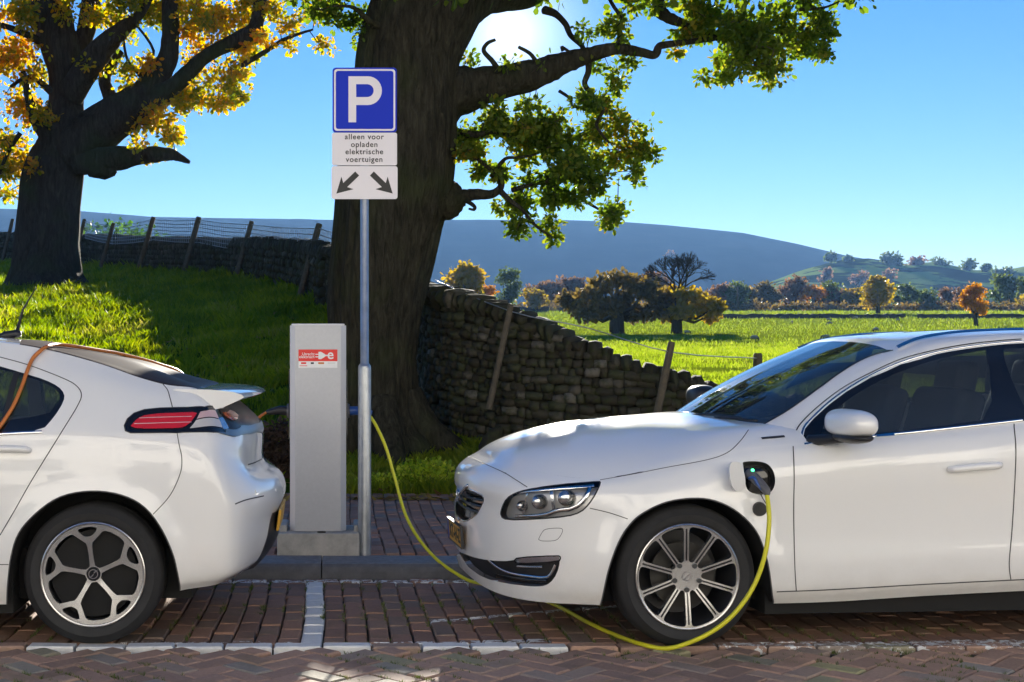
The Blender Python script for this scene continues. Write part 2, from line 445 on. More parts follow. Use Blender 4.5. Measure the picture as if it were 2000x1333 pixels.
M['moss'] = leaf_mat('joint_moss', [(0, (.05, .075, .015)), (.6, (.09, .12, .025)), (1, (.16, .15, .05))], .3)
o = mesh_obj('joint_weeds', *joint_grass(), M['moss']); tag(o, 'tiny weeds and moss growing in the paving joints', 'weeds', kind='stuff')

# ---- kerb: dark concrete stones with a rounded front edge
ZK = .088; YB = YK+.30
M['kerb'] = mat('kerb_concrete', (.105, .105, .115), .75, var=.35, vscale=14, bump=.4, bscale=90, bdist=.004)
kerb = empty('kerb', (0, YK, 0)); tag(kerb, kind='structure')
prof = [(0, -.08), (.006, ZK-.05), (.014, ZK-.022), (.03, ZK-.005), (.055, ZK), (.30, ZK+.004), (.30, -.08)]
KL = 1.0; x0 = X_(628, YK)-6*KL
M['kerb_pale'] = mat('kerb_top', (.19, .19, .20), .8, var=.3, vscale=22, bump=.4, bscale=90, bdist=.004)  # paler concrete for the top faces
for i in range(14):
    xa, xb = x0+i*KL+.004, x0+(i+1)*KL-.004; dz = random.uniform(-.003, .003)
    V = [(x, YK+y, z+dz) for x in (xa, xb) for y, z in prof]; n = len(prof)
    Fc = [(k, k+n, (k+1) % n+n, (k+1) % n) for k in range(n)]+[tuple(range(n))[::1], tuple(range(2*n-1, n-1, -1))]
    o = mesh_obj('kerb_stone', V, [f[::-1] for f in Fc], [M['kerb'], M['kerb_pale']], kerb)
    o.data.polygons[3].material_index = 1; o.data.polygons[4].material_index = 1
# ---- pavement
YG = 12.15
walk = mesh_obj('pavement', [(-9, YB-.01, ZK-.03), (11, YB-.01, ZK-.03), (11, YG+.3, ZK-.03), (-9, YG+.3, ZK-.03)], [(0, 1, 2, 3)], M['soil']); tag(walk, kind='structure')
out = []; cw = .099
for c in range(-40, 70):
    x = .02+c*cw
    off = random.random(); y = YB+.075-off*.2
    while y < YG+.1:
        L_ = .205; ya, yb = max(y, YB+.075), min(y+L_, YG+.15); y += L_
        if yb-ya < .05: continue
        yc = (ya+yb)/2; vis, px, py = inframe(x, yc, ZK)
        seen = 535 < px < 905
        wob = .02*math.sin(yc*1.6+.5)*math.sin(x*.9+.3)
        out.append((x+wob, yc, ZK+.002, cw-.006, yb-ya-.006, 0, (3 if seen else 0)-abs(px-760)*.001, None))
x = -3.
while x < 5:
    out.append((x, YB+.045, ZK, .205, .055, 0, 3.4 if -.3 < x < 1 else 0, None)); x += .213
lay_bricks(walk, out, M['walk_brick'], 298)
# ---- the dry stone wall's line: place in the photo, distance, height of top and foot there
WALL = [(-420, 105, 462, 512), (-200, 92, 460, 514), (0, 80, 456, 518), (150, 70, 460, 524), (300, 58, 466, 533), (450, 46, 470, 541),
        (600, 33, 476, 572), (720, 21, 520, 680), (800, 16.8, 552, 790), (850, 14.7, 563, 855), (900, 14.05, 574, 875), (1000, 13.5, 600, 905), (1150, 13.1, 670, 918),
        (1280, 12.95, 716, 926), (1400, 12.88, 750, 930), (1600, 12.8, 790, 932), (2000, 12.75, 815, 935), (2500, 12.75, 830, 935)]
from bisect import bisect_right
def lerp_table(xs, ys):
    def f(x):
        if x <= xs[0]: return ys[0]
        if x >= xs[-1]: return ys[-1]
        i = bisect_right(xs, x)-1; t = (x-xs[i])/(xs[i+1]-xs[i]); return ys[i]+(ys[i+1]-ys[i])*t
    return f
_wx = [w[0] for w in WALL]
_wY, _wT, _wB = lerp_table(_wx, [math.log(w[1]) for w in WALL]), lerp_table(_wx, [Z_(w[2], w[1]) for w in WALL]), lerp_table(_wx, [Z_(w[3], w[1]) for w in WALL])
def wallat(px): return math.exp(_wY(px)), _wT(px), _wB(px)
def bank_z(x, y):
    "height of the grass bank between pavement and wall"
    px = VX+FPX*x/max(y, 5)
    Yw, zt, zb = wallat(px)
    t = min(1, max(0, (y-YG)/(Yw-YG)))
    z = ZK-.01+(zb-ZK)*t
    return z+min(1, t*6)*(.10*mnoise.noise(Vector((x*.5, y*.35, 3)))+.05*mnoise.noise(Vector((x*1.6, y*1.2, 5))))*min(1.6, .5+t)
ZG = [(10, .9), (14, 1.04), (30, 1.22), (60, 1.52), (100, 2.12), (120, 2.60), (140, 3.45), (200, 5.6), (250, 7.9), (300, 10.3), (350, 12.4), (500, 17.9), (800, 28.5), (1000, 35), (1700, 58)]
_zg = lerp_table([a for a, b in ZG], [b for a, b in ZG])
def field_z(x, y):
    px = VX+FPX*x/y
    Yw, zt, zb = wallat(max(min(px, 2500), -420))
    zg = _zg(y)
    zw = zt-.28; d = max(0, y-Yw)
    if px < 760: zw = zb+.2
    base = zg+(zw-_zg(Yw))*math.exp(-d/(9 if px > 760 else 60))
    near = math.exp(-y/45)
    return base+near*(.16*mnoise.noise(Vector((x*.55, y*.4, 1)))+.09*mnoise.noise(Vector((x*1.7, y*1.1, 2))))
def grid_sheet(name, pts, nu, nv, m):
    Fc = [(i*nv+j, (i+1)*nv+j, (i+1)*nv+j+1, i*nv+j+1) for i in range(nu-1) for j in range(nv-1)]
    return mesh_obj(name, pts, [f for f in Fc], m, smooth=True)
pts = []; PXS = np.concatenate([np.linspace(-420, 840, 90), np.linspace(850, 2500, 70)])
for px in PXS:
    Yw, zt, zb = wallat(px)
    for j in range(70):
        t = (j/69)**1.3; y = YG+(Yw+.25-YG)*t; x = X_(px, y)
        pts.append((x, y, bank_z(x, y)))
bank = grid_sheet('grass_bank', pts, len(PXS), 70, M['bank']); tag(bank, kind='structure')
pts = []; PXF = np.concatenate([np.linspace(-1200, 700, 30), np.linspace(760, 2500, 120), np.linspace(2600, 4000, 12)])
YS = None
for px in PXF:
    Yw, zt, zb = wallat(max(min(px, 2500), -420)); Yw += .12
    for j in range(110):
        t = j/109; y = Yw*(1800/Yw)**(t**1.15); x = X_(px, y)
        pts.append((x, y, field_z(x, y)))
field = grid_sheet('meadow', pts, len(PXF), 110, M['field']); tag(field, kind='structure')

# ---- far hills
def hill(name, ridge, y0, y1, z0f, m, rough, nv=60, px0=-900, px1=3200, nu=200):
    pts = []; rp = [r[0] for r in ridge]; ry = [r[1] for r in ridge]
    pp = np.linspace(px0, px1, nu)
    for px in pp:
        zr = Z_(float(np.interp(px, rp, ry)), y1)
        for j in range(nv):
            t = j/(nv-1)*1.25
            y = y0+(y1-y0)*t; x = X_(px, y)
            z0 = z0f
            if t <= 1: z = z0+(zr-z0)*(.5*t+.5*math.sin(t*math.pi/2)**1.2)
            else: z = zr-(t-1)*(zr*.9)
            z += rough*min(1, t*3)*(1 if t < .93 else max(.12, (1-t)*8) if t < 1 else .1)*(mnoise.noise(Vector((x*.004, y*.003, 0)))+.4*mnoise.noise(Vector((x*.02, y*.012, 4))))
            pts.append((x, y, z))
    o = grid_sheet(name, pts, nu, nv, m); tag(o, kind='structure'); return o
def hill_mat(name, stops, s):
    m, t, p = newmat(name); g = N(t, 'ShaderNodeNewGeometry')
    mp = N(t, 'ShaderNodeMapping'); mp.inputs['Scale'].default_value = (.6, .35, 2.5); t.links.new(g.outputs['Position'], mp.inputs[0])
    n = N(t, 'ShaderNodeTexNoise'); n.inputs['Scale'].default_value = s; n.inputs['Detail'].default_value = 8; n.inputs['Roughness'].default_value = .6
    t.links.new(mp.outputs[0], n.inputs['Vector'])
    r = ramp_node(t, stops); t.links.new(n.outputs['Fac'], r.inputs[0]); t.links.new(r.outputs[0], p.inputs['Base Color'])
    p.inputs['Roughness'].default_value = 1; p.inputs['Specular IOR Level'].default_value = 0
    return m
M['moor'] = hill_mat('moorland', [(.3, (.014, .018, .014)), (.5, (.022, .025, .018)), (.7, (.032, .032, .022))], .012)
M['wooded'] = hill_mat('hill_pasture', [(.35, (.016, .028, .012)), (.47, (.03, .05, .018)), (.50, (.06, .09, .03)), (.53, (.22, .30, .08))], .022)  # last stop: sunlit strips of field put into the colour
hill('moor_hill', [(-900, 440), (-300, 415), (0, 408), (150, 412), (300, 424), (650, 430), (880, 430), (1100, 430), (1220, 434), (1300, 440), (1450, 455), (1560, 477), (1650, 499), (1720, 513), (1850, 540), (2000, 565), (2600, 600), (3200, 610)], 1650, 2600, 56, M['moor'], 4)
hill('pasture_hill', [(-900, 610), (1250, 606), (1380, 590), (1480, 560), (1560, 530), (1640, 508), (1700, 505), (1760, 516), (1830, 512), (1900, 528), (1960, 529), (2010, 520), (2200, 500), (2600, 490), (3200, 520)], 980, 1350, 34, M['wooded'], 4, 50)

# ---- dry stone wall, stone by stone
def stone_mesh(seed):
    rr = random.Random(seed); bm = bmesh.new(); bmesh.ops.create_cube(bm, size=1)
    bmesh.ops.subdivide_edges(bm, edges=bm.edges[:], cuts=1, use_grid_fill=True)
    for v in bm.verts:
        c = v.co.copy(); l = c.length
        c = c.lerp(c.normalized()*.56, .50); v.co = c+Vector((rr.uniform(-.06, .06), rr.uniform(-.06, .06), rr.uniform(-.06, .06)))
    me = bpy.data.meshes.new('stone'); bm.to_mesh(me); bm.free(); me.polygons.foreach_set('use_smooth', np.ones(len(me.polygons), bool))
    return me
def stone_mat():
    m, t, p = newmat('mossy_stone'); oi = N(t, 'ShaderNodeObjectInfo'); g = N(t, 'ShaderNodeNewGeometry')
    ad = N(t, 'ShaderNodeMath', operation='ADD'); fr = N(t, 'ShaderNodeMath', operation='FRACT')
    t.links.new(oi.outputs['Random'], ad.inputs[0]); t.links.new(g.outputs['Random Per Island'], ad.inputs[1]); t.links.new(ad.outputs[0], fr.inputs[0])
    r = ramp_node(t, [(0, (.020, .018, .012)), (.3, (.034, .030, .020)), (.55, (.046, .041, .029)), (.8, (.042, .047, .024)), (.94, (.07, .062, .047)), (1, (.13, .12, .095))]); t.links.new(fr.outputs[0], r.inputs[0])
    n = N(t, 'ShaderNodeTexNoise'); n.inputs['Scale'].default_value = 14; n.inputs['Detail'].default_value = 8; n.inputs['Roughness'].default_value = .7
    t.links.new(g.outputs['Position'], n.inputs['Vector'])
    mx = N(t, 'ShaderNodeMix', data_type='RGBA'); mr = N(t, 'ShaderNodeMapRange'); mr.inputs['From Min'].default_value = .48; mr.inputs['From Max'].default_value = .62; mr.inputs['To Max'].default_value = .8
    t.links.new(n.outputs['Fac'], mr.inputs[0]); t.links.new(mr.outputs[0], mx.inputs[0]); t.links.new(r.outputs[0], mx.inputs[6]); mx.inputs[7].default_value = (.032, .04, .012, 1)
    t.links.new(mx.outputs[2], p.inputs['Base Color']); p.inputs['Roughness'].default_value = .9; p.inputs['Specular IOR Level'].default_value = .2
    b = N(t, 'ShaderNodeBump'); b.inputs['Strength'].default_value = .8; b.inputs['Distance'].default_value = .02; t.links.new(n.outputs['Fac'], b.inputs['Height']); t.links.new(b.outputs[0], p.inputs['Normal'])
    return m
M['stone'] = stone_mat(); M['core'] = mat('wall_core', (.03, .028, .02), .95)
STONES = [stone_mesh(s) for s in range(7)]
for s in STONES: s.materials.append(M['stone'])
swall = empty('stone_wall', tuple(at(1000, 900, 14.3)), 'long mossy dry stone wall running down the grass bank behind the cars', 'stone wall')
pxs = np.linspace(-420, 2500, 400); top = []
acc = Acc()
for i in range(len(pxs)-1):
    pass
V = []
for px in pxs:
    Yw, zt, zb = wallat(px); x = X_(px, Yw)
    V += [(x, Yw+.12, zb-.3), (x, Yw+.14, zt-.10), (x*(Yw+.5)/Yw, Yw+.5, zt-.10), (x*(Yw+.5)/Yw, Yw+.5, zb-.3)]
Fc = []
for i in range(len(pxs)-1):
    for k in range(3): a = i*4+k; Fc.append((a, a+4, a+5, a+1))
mesh_obj('core', V, Fc, M['core'], swall)
# distance along the wall
cum = [0.0]
P_ = [Vector((X_(px, wallat(px)[0]), wallat(px)[0], 0)) for px in pxs]
for a, b in zip(P_[:-1], P_[1:]): cum.append(cum[-1]+(b-a).length)
def along(s):
    px = float(np.interp(s, cum, pxs)); Yw, zt, zb = wallat(px)
    px2 = float(np.interp(s+.05, cum, pxs)); Y2 = wallat(px2)[0]
    d = Vector((X_(px2, Y2)-X_(px, Yw), Y2-Yw, 0)).normalized()
    return px, Vector((X_(px, Yw), Yw, 0)), d, zt, zb
items = []
s_near0 = float(np.interp(640, pxs, cum))
row_h = .125
s = 0
for (sa, sb, size) in ((0, s_near0, .30), (s_near0, cum[-1], .128)):
    for r_ in range(32):
        rh = size*.68; s = sa+random.uniform(0, size)
        while s < sb:
            L_ = size*random.choice((.6, .8, 1.0, 1.2, 1.4)); px, p, d, zt, zb = along(min(s+L_/2, cum[-1]-.1))
            h = zt-zb; z = zb-.05+r_*rh+random.uniform(-.02, .02)
            if z < zt-rh*1.25:
                items.append((px, p, d, z+rh/2, (L_*1.10, size*random.uniform(1.1, 1.5), rh*random.uniform(1.05, 1.3)), random.uniform(-.12, .12)))
            s += L_
    # cope stones set on edge along the top
    s = sa
    while s < sb:
        L_ = size*random.uniform(.6, 1.05); px, p, d, zt, zb = along(min(s+L_/2, cum[-1]-.1))
        items.append((px, p+Vector((0, .14, 0)), d, zt-size*.5+random.uniform(-.03, .03), (L_*1.15, .42, size*random.uniform(1.25, 1.7)), random.uniform(-.35, .35)))
        s += L_
def stone_score(it):
    px, p, d, z, sc_, a = it; py = VY+FPX*(CAMH-z)/p.y
    if not 800 < px < 1420: return -p.y
    hoody = float(np.interp(px, [880, 926, 992, 1104, 1300, 1420], [930, 900, 870, 832, 806, 750]))
    if py > hoody+8: return -p.y
    return 100-p.y
items.sort(key=lambda it: -stone_score(it))
rest = Acc()
for i, (px, p, d, z, sz, roll) in enumerate(items):
    me = STONES[i % 7]
    R3 = Matrix(((d.x, -d.y, 0), (d.y, d.x, 0), (0, 0, 1))).to_4x4()
    Mx = Matrix.Translation((p.x, p.y+.1, z)) @ R3 @ Matrix.Rotation(roll, 4, 'Y') @ Matrix.Diagonal((*sz, 1))
    if i < 298:
        o = bpy.data.objects.new('stone', me); COL.objects.link(o); o.matrix_world = Mx
        o.parent = swall; o.matrix_parent_inverse = Matrix.Translation(swall.location).inverted()
    else: rest.add([Mx @ v.co for v in me.vertices], [tuple(q.vertices) for q in me.polygons])
o = rest.obj('more_stones', M['stone'], swall, True); o['kind'] = 'stuff'

# ---- grass blades on bank and near meadow
def blades(name, spots, m, label, cat):
    n = len(spots); S = np.array(spots)   # x y z size
    ang = RNG.uniform(0, 2*math.pi, n); h = S[:, 3]*RNG.uniform(.6, 1.3, n); w = S[:, 3]*RNG.uniform(.06, .11, n)
    lean = RNG.normal(0, .35, (n, 2))*h[:, None]
    dx, dy = np.cos(ang)*w, np.sin(ang)*w
    V = np.zeros((n, 4, 3))
    V[:, 0] = S[:, :3]-np.c_[dx, dy, np.full(n, .02)]; V[:, 1] = S[:, :3]+np.c_[dx, dy, np.full(n, -.02)]
    V[:, 2] = S[:, :3]+np.c_[lean*.45+np.c_[dx, dy]*.7, h*.6]; V[:, 3] = S[:, :3]+np.c_[lean, h*.95]
    idx = np.arange(n)*4
    Fc = np.r_[np.c_[idx, idx+1, idx+2], np.c_[idx, idx+2, idx+3]]
    o = mesh_obj(name, V.reshape(-1, 3), Fc, m); tag(o, label, cat, kind='stuff'); return o
M['blade'] = leaf_mat('grass_blade', [(0, (.055, .10, .008)), (.45, (.13, .18, .012)), (.75, (.24, .26, .02)), (.9, (.26, .25, .05)), (1, (.34, .27, .09))], .55, patch=.6, pscale=.5)
M['blade_field'] = leaf_mat('meadow_blade', [(0, (.09, .14, .014)), (.5, (.17, .22, .025)), (1, (.28, .29, .06))], .5, patch=.5, pscale=.6)
spots = []
while len(spots) < 85000:
    px = random.uniform(-80, 960); Yw = wallat(px)[0]
    y = YG+(Yw-YG)*random.random()**1.25
    if y < YG+.03: continue
    x = X_(px, y)
    py = VY+FPX*(CAMH-bank_z(x, y))/y
    if 690 < px and py < 800: continue
    if py > 800 and 0 < px < 500: continue
    cl = mnoise.noise(Vector((x*1.1, y*.8, 9)))+.6*mnoise.noise(Vector((x*3.1, y*2.2, 2)))
    if random.random() > .55+cl: continue
    spots.append((x, y, bank_z(x, y), (.055+.0042*y)*(1+.8*max(0, cl))))
blades('bank_grass', spots, M['blade'], 'rough tufted grass covering the bank below the stone wall', 'grass')
spots = []
while len(spots) < 75000:
    px = random.uniform(860, 2060); Yw = wallat(px)[0]
    y = Yw+.25+(random.random()**2.2*55 if len(spots) < 42000 else 30+random.random()**1.5*300); x = X_(px, y)
    cl = mnoise.noise(Vector((x*.9, y*.6, 12)))+.6*mnoise.noise(Vector((x*2.6, y*1.8, 2)))
    if random.random() > .5+cl: continue
    spots.append((x, y, field_z(x, y), (.035+.0018*y if y < 50 else .06+.0011*y)*(1+.8*max(0, cl))))
blades('meadow_grass', spots, M['blade_field'], 'sunlit tussocky meadow grass just beyond the stone wall', 'grass')

# fallen leaves on the bank and at the pavement edge
spots = []
for _ in range(900):
    px = random.uniform(-40, 900); Yw = wallat(px)[0]; y = YG-.5+(Yw-YG)*random.random()**2.4; x = X_(px, y)
    spots.append((x, y, (bank_z(x, y)+.05) if y > YG else ZK+.012, .035+.0022*y))
S_ = np.array(spots); n = len(S_); a_ = RNG.uniform(0, 6.28, n); d = np.c_[np.cos(a_), np.sin(a_), RNG.normal(0, .25, n)]; e_ = np.c_[-np.sin(a_), np.cos(a_), RNG.normal(0, .25, n)]
L_ = S_[:, 3:4]; V = np.stack([S_[:, :3]-d*L_, S_[:, :3]+e_*L_*.45, S_[:, :3]+d*L_, S_[:, :3]-e_*L_*.45], 1).reshape(-1, 3); i_ = np.arange(n)*4
M['fallen'] = leaf_mat('fallen_leaf', [(0, (.16, .08, .025)), (.5, (.30, .17, .04)), (1, (.38, .27, .06))], .3)
o = mesh_obj('fallen_leaves', V, [(a, a+1, a+2, a+3) for a in i_], M['fallen']); tag(o, 'scattered yellow and brown fallen leaves on the grass bank', 'leaves', kind='stuff')
# ================================================================== trees
def bark_mat(name, c1, c2, c3, s=1.0):
    m, t, p = newmat(name); g = N(t, 'ShaderNodeNewGeometry')
    mp = N(t, 'ShaderNodeMapping'); mp.inputs['Scale'].default_value = (9*s, 9*s, 1.7*s); t.links.new(g.outputs['Position'], mp.inputs[0])
    n = N(t, 'ShaderNodeTexNoise'); n.inputs['Scale'].default_value = 2.2; n.inputs['Detail'].default_value = 8; n.inputs['Roughness'].default_value = .7; n.inputs['Distortion'].default_value = .6
    t.links.new(mp.outputs[0], n.inputs['Vector'])
    r = ramp_node(t, [(.35, c1), (.52, c2), (.7, c3)]); t.links.new(n.outputs['Fac'], r.inputs[0])
    n2 = N(t, 'ShaderNodeTexNoise'); n2.inputs['Scale'].default_value = 1.4*s; n2.inputs['Detail'].default_value = 6; t.links.new(g.outputs['Position'], n2.inputs['Vector'])
    mr = N(t, 'ShaderNodeMapRange'); mr.inputs['From Min'].default_value = .5; mr.inputs['From Max'].default_value = .68; mr.inputs['To Max'].default_value = .55; t.links.new(n2.outputs['Fac'], mr.inputs[0])
    mx = N(t, 'ShaderNodeMix', data_type='RGBA'); t.links.new(mr.outputs[0], mx.inputs[0]); t.links.new(r.outputs[0], mx.inputs[6]); mx.inputs[7].default_value = (.045, .06, .02, 1)
    t.links.new(mx.outputs[2], p.inputs['Base Color']); p.inputs['Roughness'].default_value = .95; p.inputs['Specular IOR Level'].default_value = .15
    b = N(t, 'ShaderNodeBump'); b.inputs['Strength'].default_value = 1; b.inputs['Distance'].default_value = .06/s; t.links.new(n.outputs['Fac'], b.inputs['Height']); t.links.new(b.outputs[0], p.inputs['Normal'])
    return m
M['bark'] = bark_mat('oak_bark', (.016, .015, .010), (.040, .037, .024), (.070, .064, .042))
M['bark_far'] = bark_mat('old_bark', (.024, .018, .012), (.05, .04, .028), (.085, .068, .048), .45)
M['twig'] = mat('twig', (.06, .045, .03), .9, var=.3, vscale=3)
def limb(nodes, Y, n=12, sub=7, flute=0.0, seed=0, rough=.05):
    "tapered limb through places of the photo: (px, py, half width in px, nearer/farther in m)"
    pts = [at(a[0], a[1], Y+(a[3] if len(a) > 3 else 0)) for a in nodes]
    rad = [a[2]/FPX*(Y+(a[3] if len(a) > 3 else 0)) for a in nodes]
    P2 = smooth_path(pts, sub); r2 = [float(np.interp(i/sub, range(len(rad)), rad)) for i in range(len(P2))]
    V, Fc = tube_data(P2, r2, n)
    out = []
    for i, v in enumerate(V[:len(P2)*n]):
        c = P2[i//n]; d = Vector(v)-c; k = i % n; a = 2*math.pi*k/n; R_ = r2[i//n]
        f = 1+rough*mnoise.noise(Vector((math.cos(a)*1.6, math.sin(a)*1.6, c.z*1.1/max(R_, .05)*.35+seed)))*2
        if flute: f += flute*(mnoise.noise(Vector((math.cos(a)*7, math.sin(a)*7, c.z*.55+seed)))+.6*mnoise.noise(Vector((math.cos(a)*15, math.sin(a)*15, c.z*1.2))))
        out.append(tuple(c+d*f))
    return out, Fc
def leaf_cloud(tufts, size, per, spread, Yscale=1):
    """tufts: (x, y, z). At each a spray of 'per' leaves; every leaf a folded diamond"""
    T = np.array(tufts); n = len(T)*per
    C = np.repeat(T, per, axis=0); d = RNG.normal(0, 1, (n, 3)); d /= np.linalg.norm(d, axis=1)[:, None]
    d[:, 2] -= .25; d /= np.linalg.norm(d, axis=1)[:, None]
    C = C+d*spread*RNG.uniform(.1, 1, n)[:, None]
    e = RNG.normal(0, 1, (n, 3)); e -= (e*d).sum(1)[:, None]*d; e /= np.linalg.norm(e, axis=1)[:, None]
    nn = np.cross(d, e); L = size*RNG.uniform(.65, 1.3, n)[:, None]; W = L*.30
    V = np.zeros((n, 6, 3))
    V[:, 0] = C; V[:, 1] = C+d*L*.35+e*W*.85+nn*L*.06; V[:, 2] = C+d*L*.72+e*W+nn*L*.04
    V[:, 3] = C+d*L; V[:, 4] = C+d*L*.72-e*W+nn*L*.04; V[:, 5] = C+d*L*.35-e*W*.85+nn*L*.06
    i = np.arange(n)*6
    Fc = [(a, a+1, a+2, a+3) for a in i]+[(a, a+3, a+4, a+5) for a in i]
    return V.reshape(-1, 3), Fc
def clump_tufts(clumps, Y, dens, depth):
    "clumps (px, py, rx, ry[, depth offset]) in the photo -> tuft points through their volume, denser in some, ragged at the rim"
    out = []
    for c in clumps:
        px, py, rx, ry = c[:4]; off = c[4] if len(c) > 4 else random.uniform(-.4, .4)*depth
        n = max(3, int(rx*ry*dens)); nb = max(2, int(rx*ry/420))
        subs = []
        for _ in range(nb):
            a = random.uniform(0, 2*math.pi); q = random.random()**.5
            subs.append((px+rx*q*math.cos(a), py+ry*q*math.sin(a), random.uniform(.28, .5)*min(rx, ry)+4, off+random.gauss(0, .35)*depth*.6))
        for _ in range(n):
            sx, sy, sr, so = random.choice(subs)
            yy = Y+so+random.gauss(0, .12)*depth
            out.append(tuple(at(sx+random.gauss(0, .55)*sr*1.25, sy+random.gauss(0, .5)*sr, yy)))
    return out
def twig_net(tree, tufts, limb_pts, r, m, every, reach):
    "fine twigs: each chosen tuft is tied to the nearest wood or to the nearest tuft already tied"
    T = np.array(tufts)[::every]; A = np.array(limb_pts); acc = Acc()
    d = np.sqrt(((T[:, None]-A[None, :])**2).sum(2)).min(1); tied = list(map(tuple, A)); arr = np.array(tied)
    for i in np.argsort(d):
        q = ((arr-T[i])**2).sum(1); k = q.argmin(); a, b = Vector(arr[k]), Vector(T[i]); L_ = (b-a).length
        if L_ < reach and L_ > 1e-4:
            m_ = a.lerp(b, .5)+Vector((random.gauss(0, .1), random.gauss(0, .1), random.gauss(.04, .08)))*L_
            acc.tube([a, m_, b], [r*(.8+1.2*min(1, L_/reach)), r*.8, r*.45], 4, cap=False)
            arr = np.vstack([arr, T[i], tuple(m_)])
    o = acc.obj('twigs', m, tree, True); o['kind'] = 'stuff'
def wood_points(tree):
    P_ = []
    for o in tree.children:
        if o.name.split('.')[0] in ('limb', 'branch'): P_ += [tuple(v.co) for v in o.data.vertices][::6]
    return P_

# ---- the big oak in front of the wall
YO = 14.0
oak = empty('oak_tree', tuple(at(745, 885, YO)), 'massive leaning oak trunk behind the parking sign, spreading branches to the right', 'tree')
acc = Acc()
V, Fc = limb([(752, 925, 150), (750, 890, 118), (742, 850, 98), (734, 800, 86), (730, 700, 80), (731, 600, 90), (745, 500, 98), (757, 430, 103), (772, 350, 112), (780, 280, 110), (790, 200, 100), (800, 100, 98), (838, 0, 104), (862, -110, 92), (880, -260, 78), (900, -420, 60)], YO, 110, 14, .075, 1, .03)
trunk = mesh_obj('trunk', V, Fc, M['bark'], oak, True)
# root flares
acc = Acc()
for nodes in ([(790, 770, 34, -.1), (822, 835, 36, -.15), (870, 868, 27, -.2), (925, 892, 16, -.25), (985, 915, 7, -.3)],
              [(700, 780, 30, -.2), (680, 850, 34, -.35), (650, 895, 24, -.5), (610, 930, 10, -.6)],
              [(745, 780, 30, -.35), (752, 850, 34, -.5), (770, 900, 24, -.7), (790, 935, 8, -.9)],
              [(690, 780, 30, .2), (640, 860, 30, .3), (560, 890, 14, .4)]):
    acc.add(*limb(nodes, YO, 16, 6, .05, 5, .06))
acc.obj('root', M['bark'], oak, True)
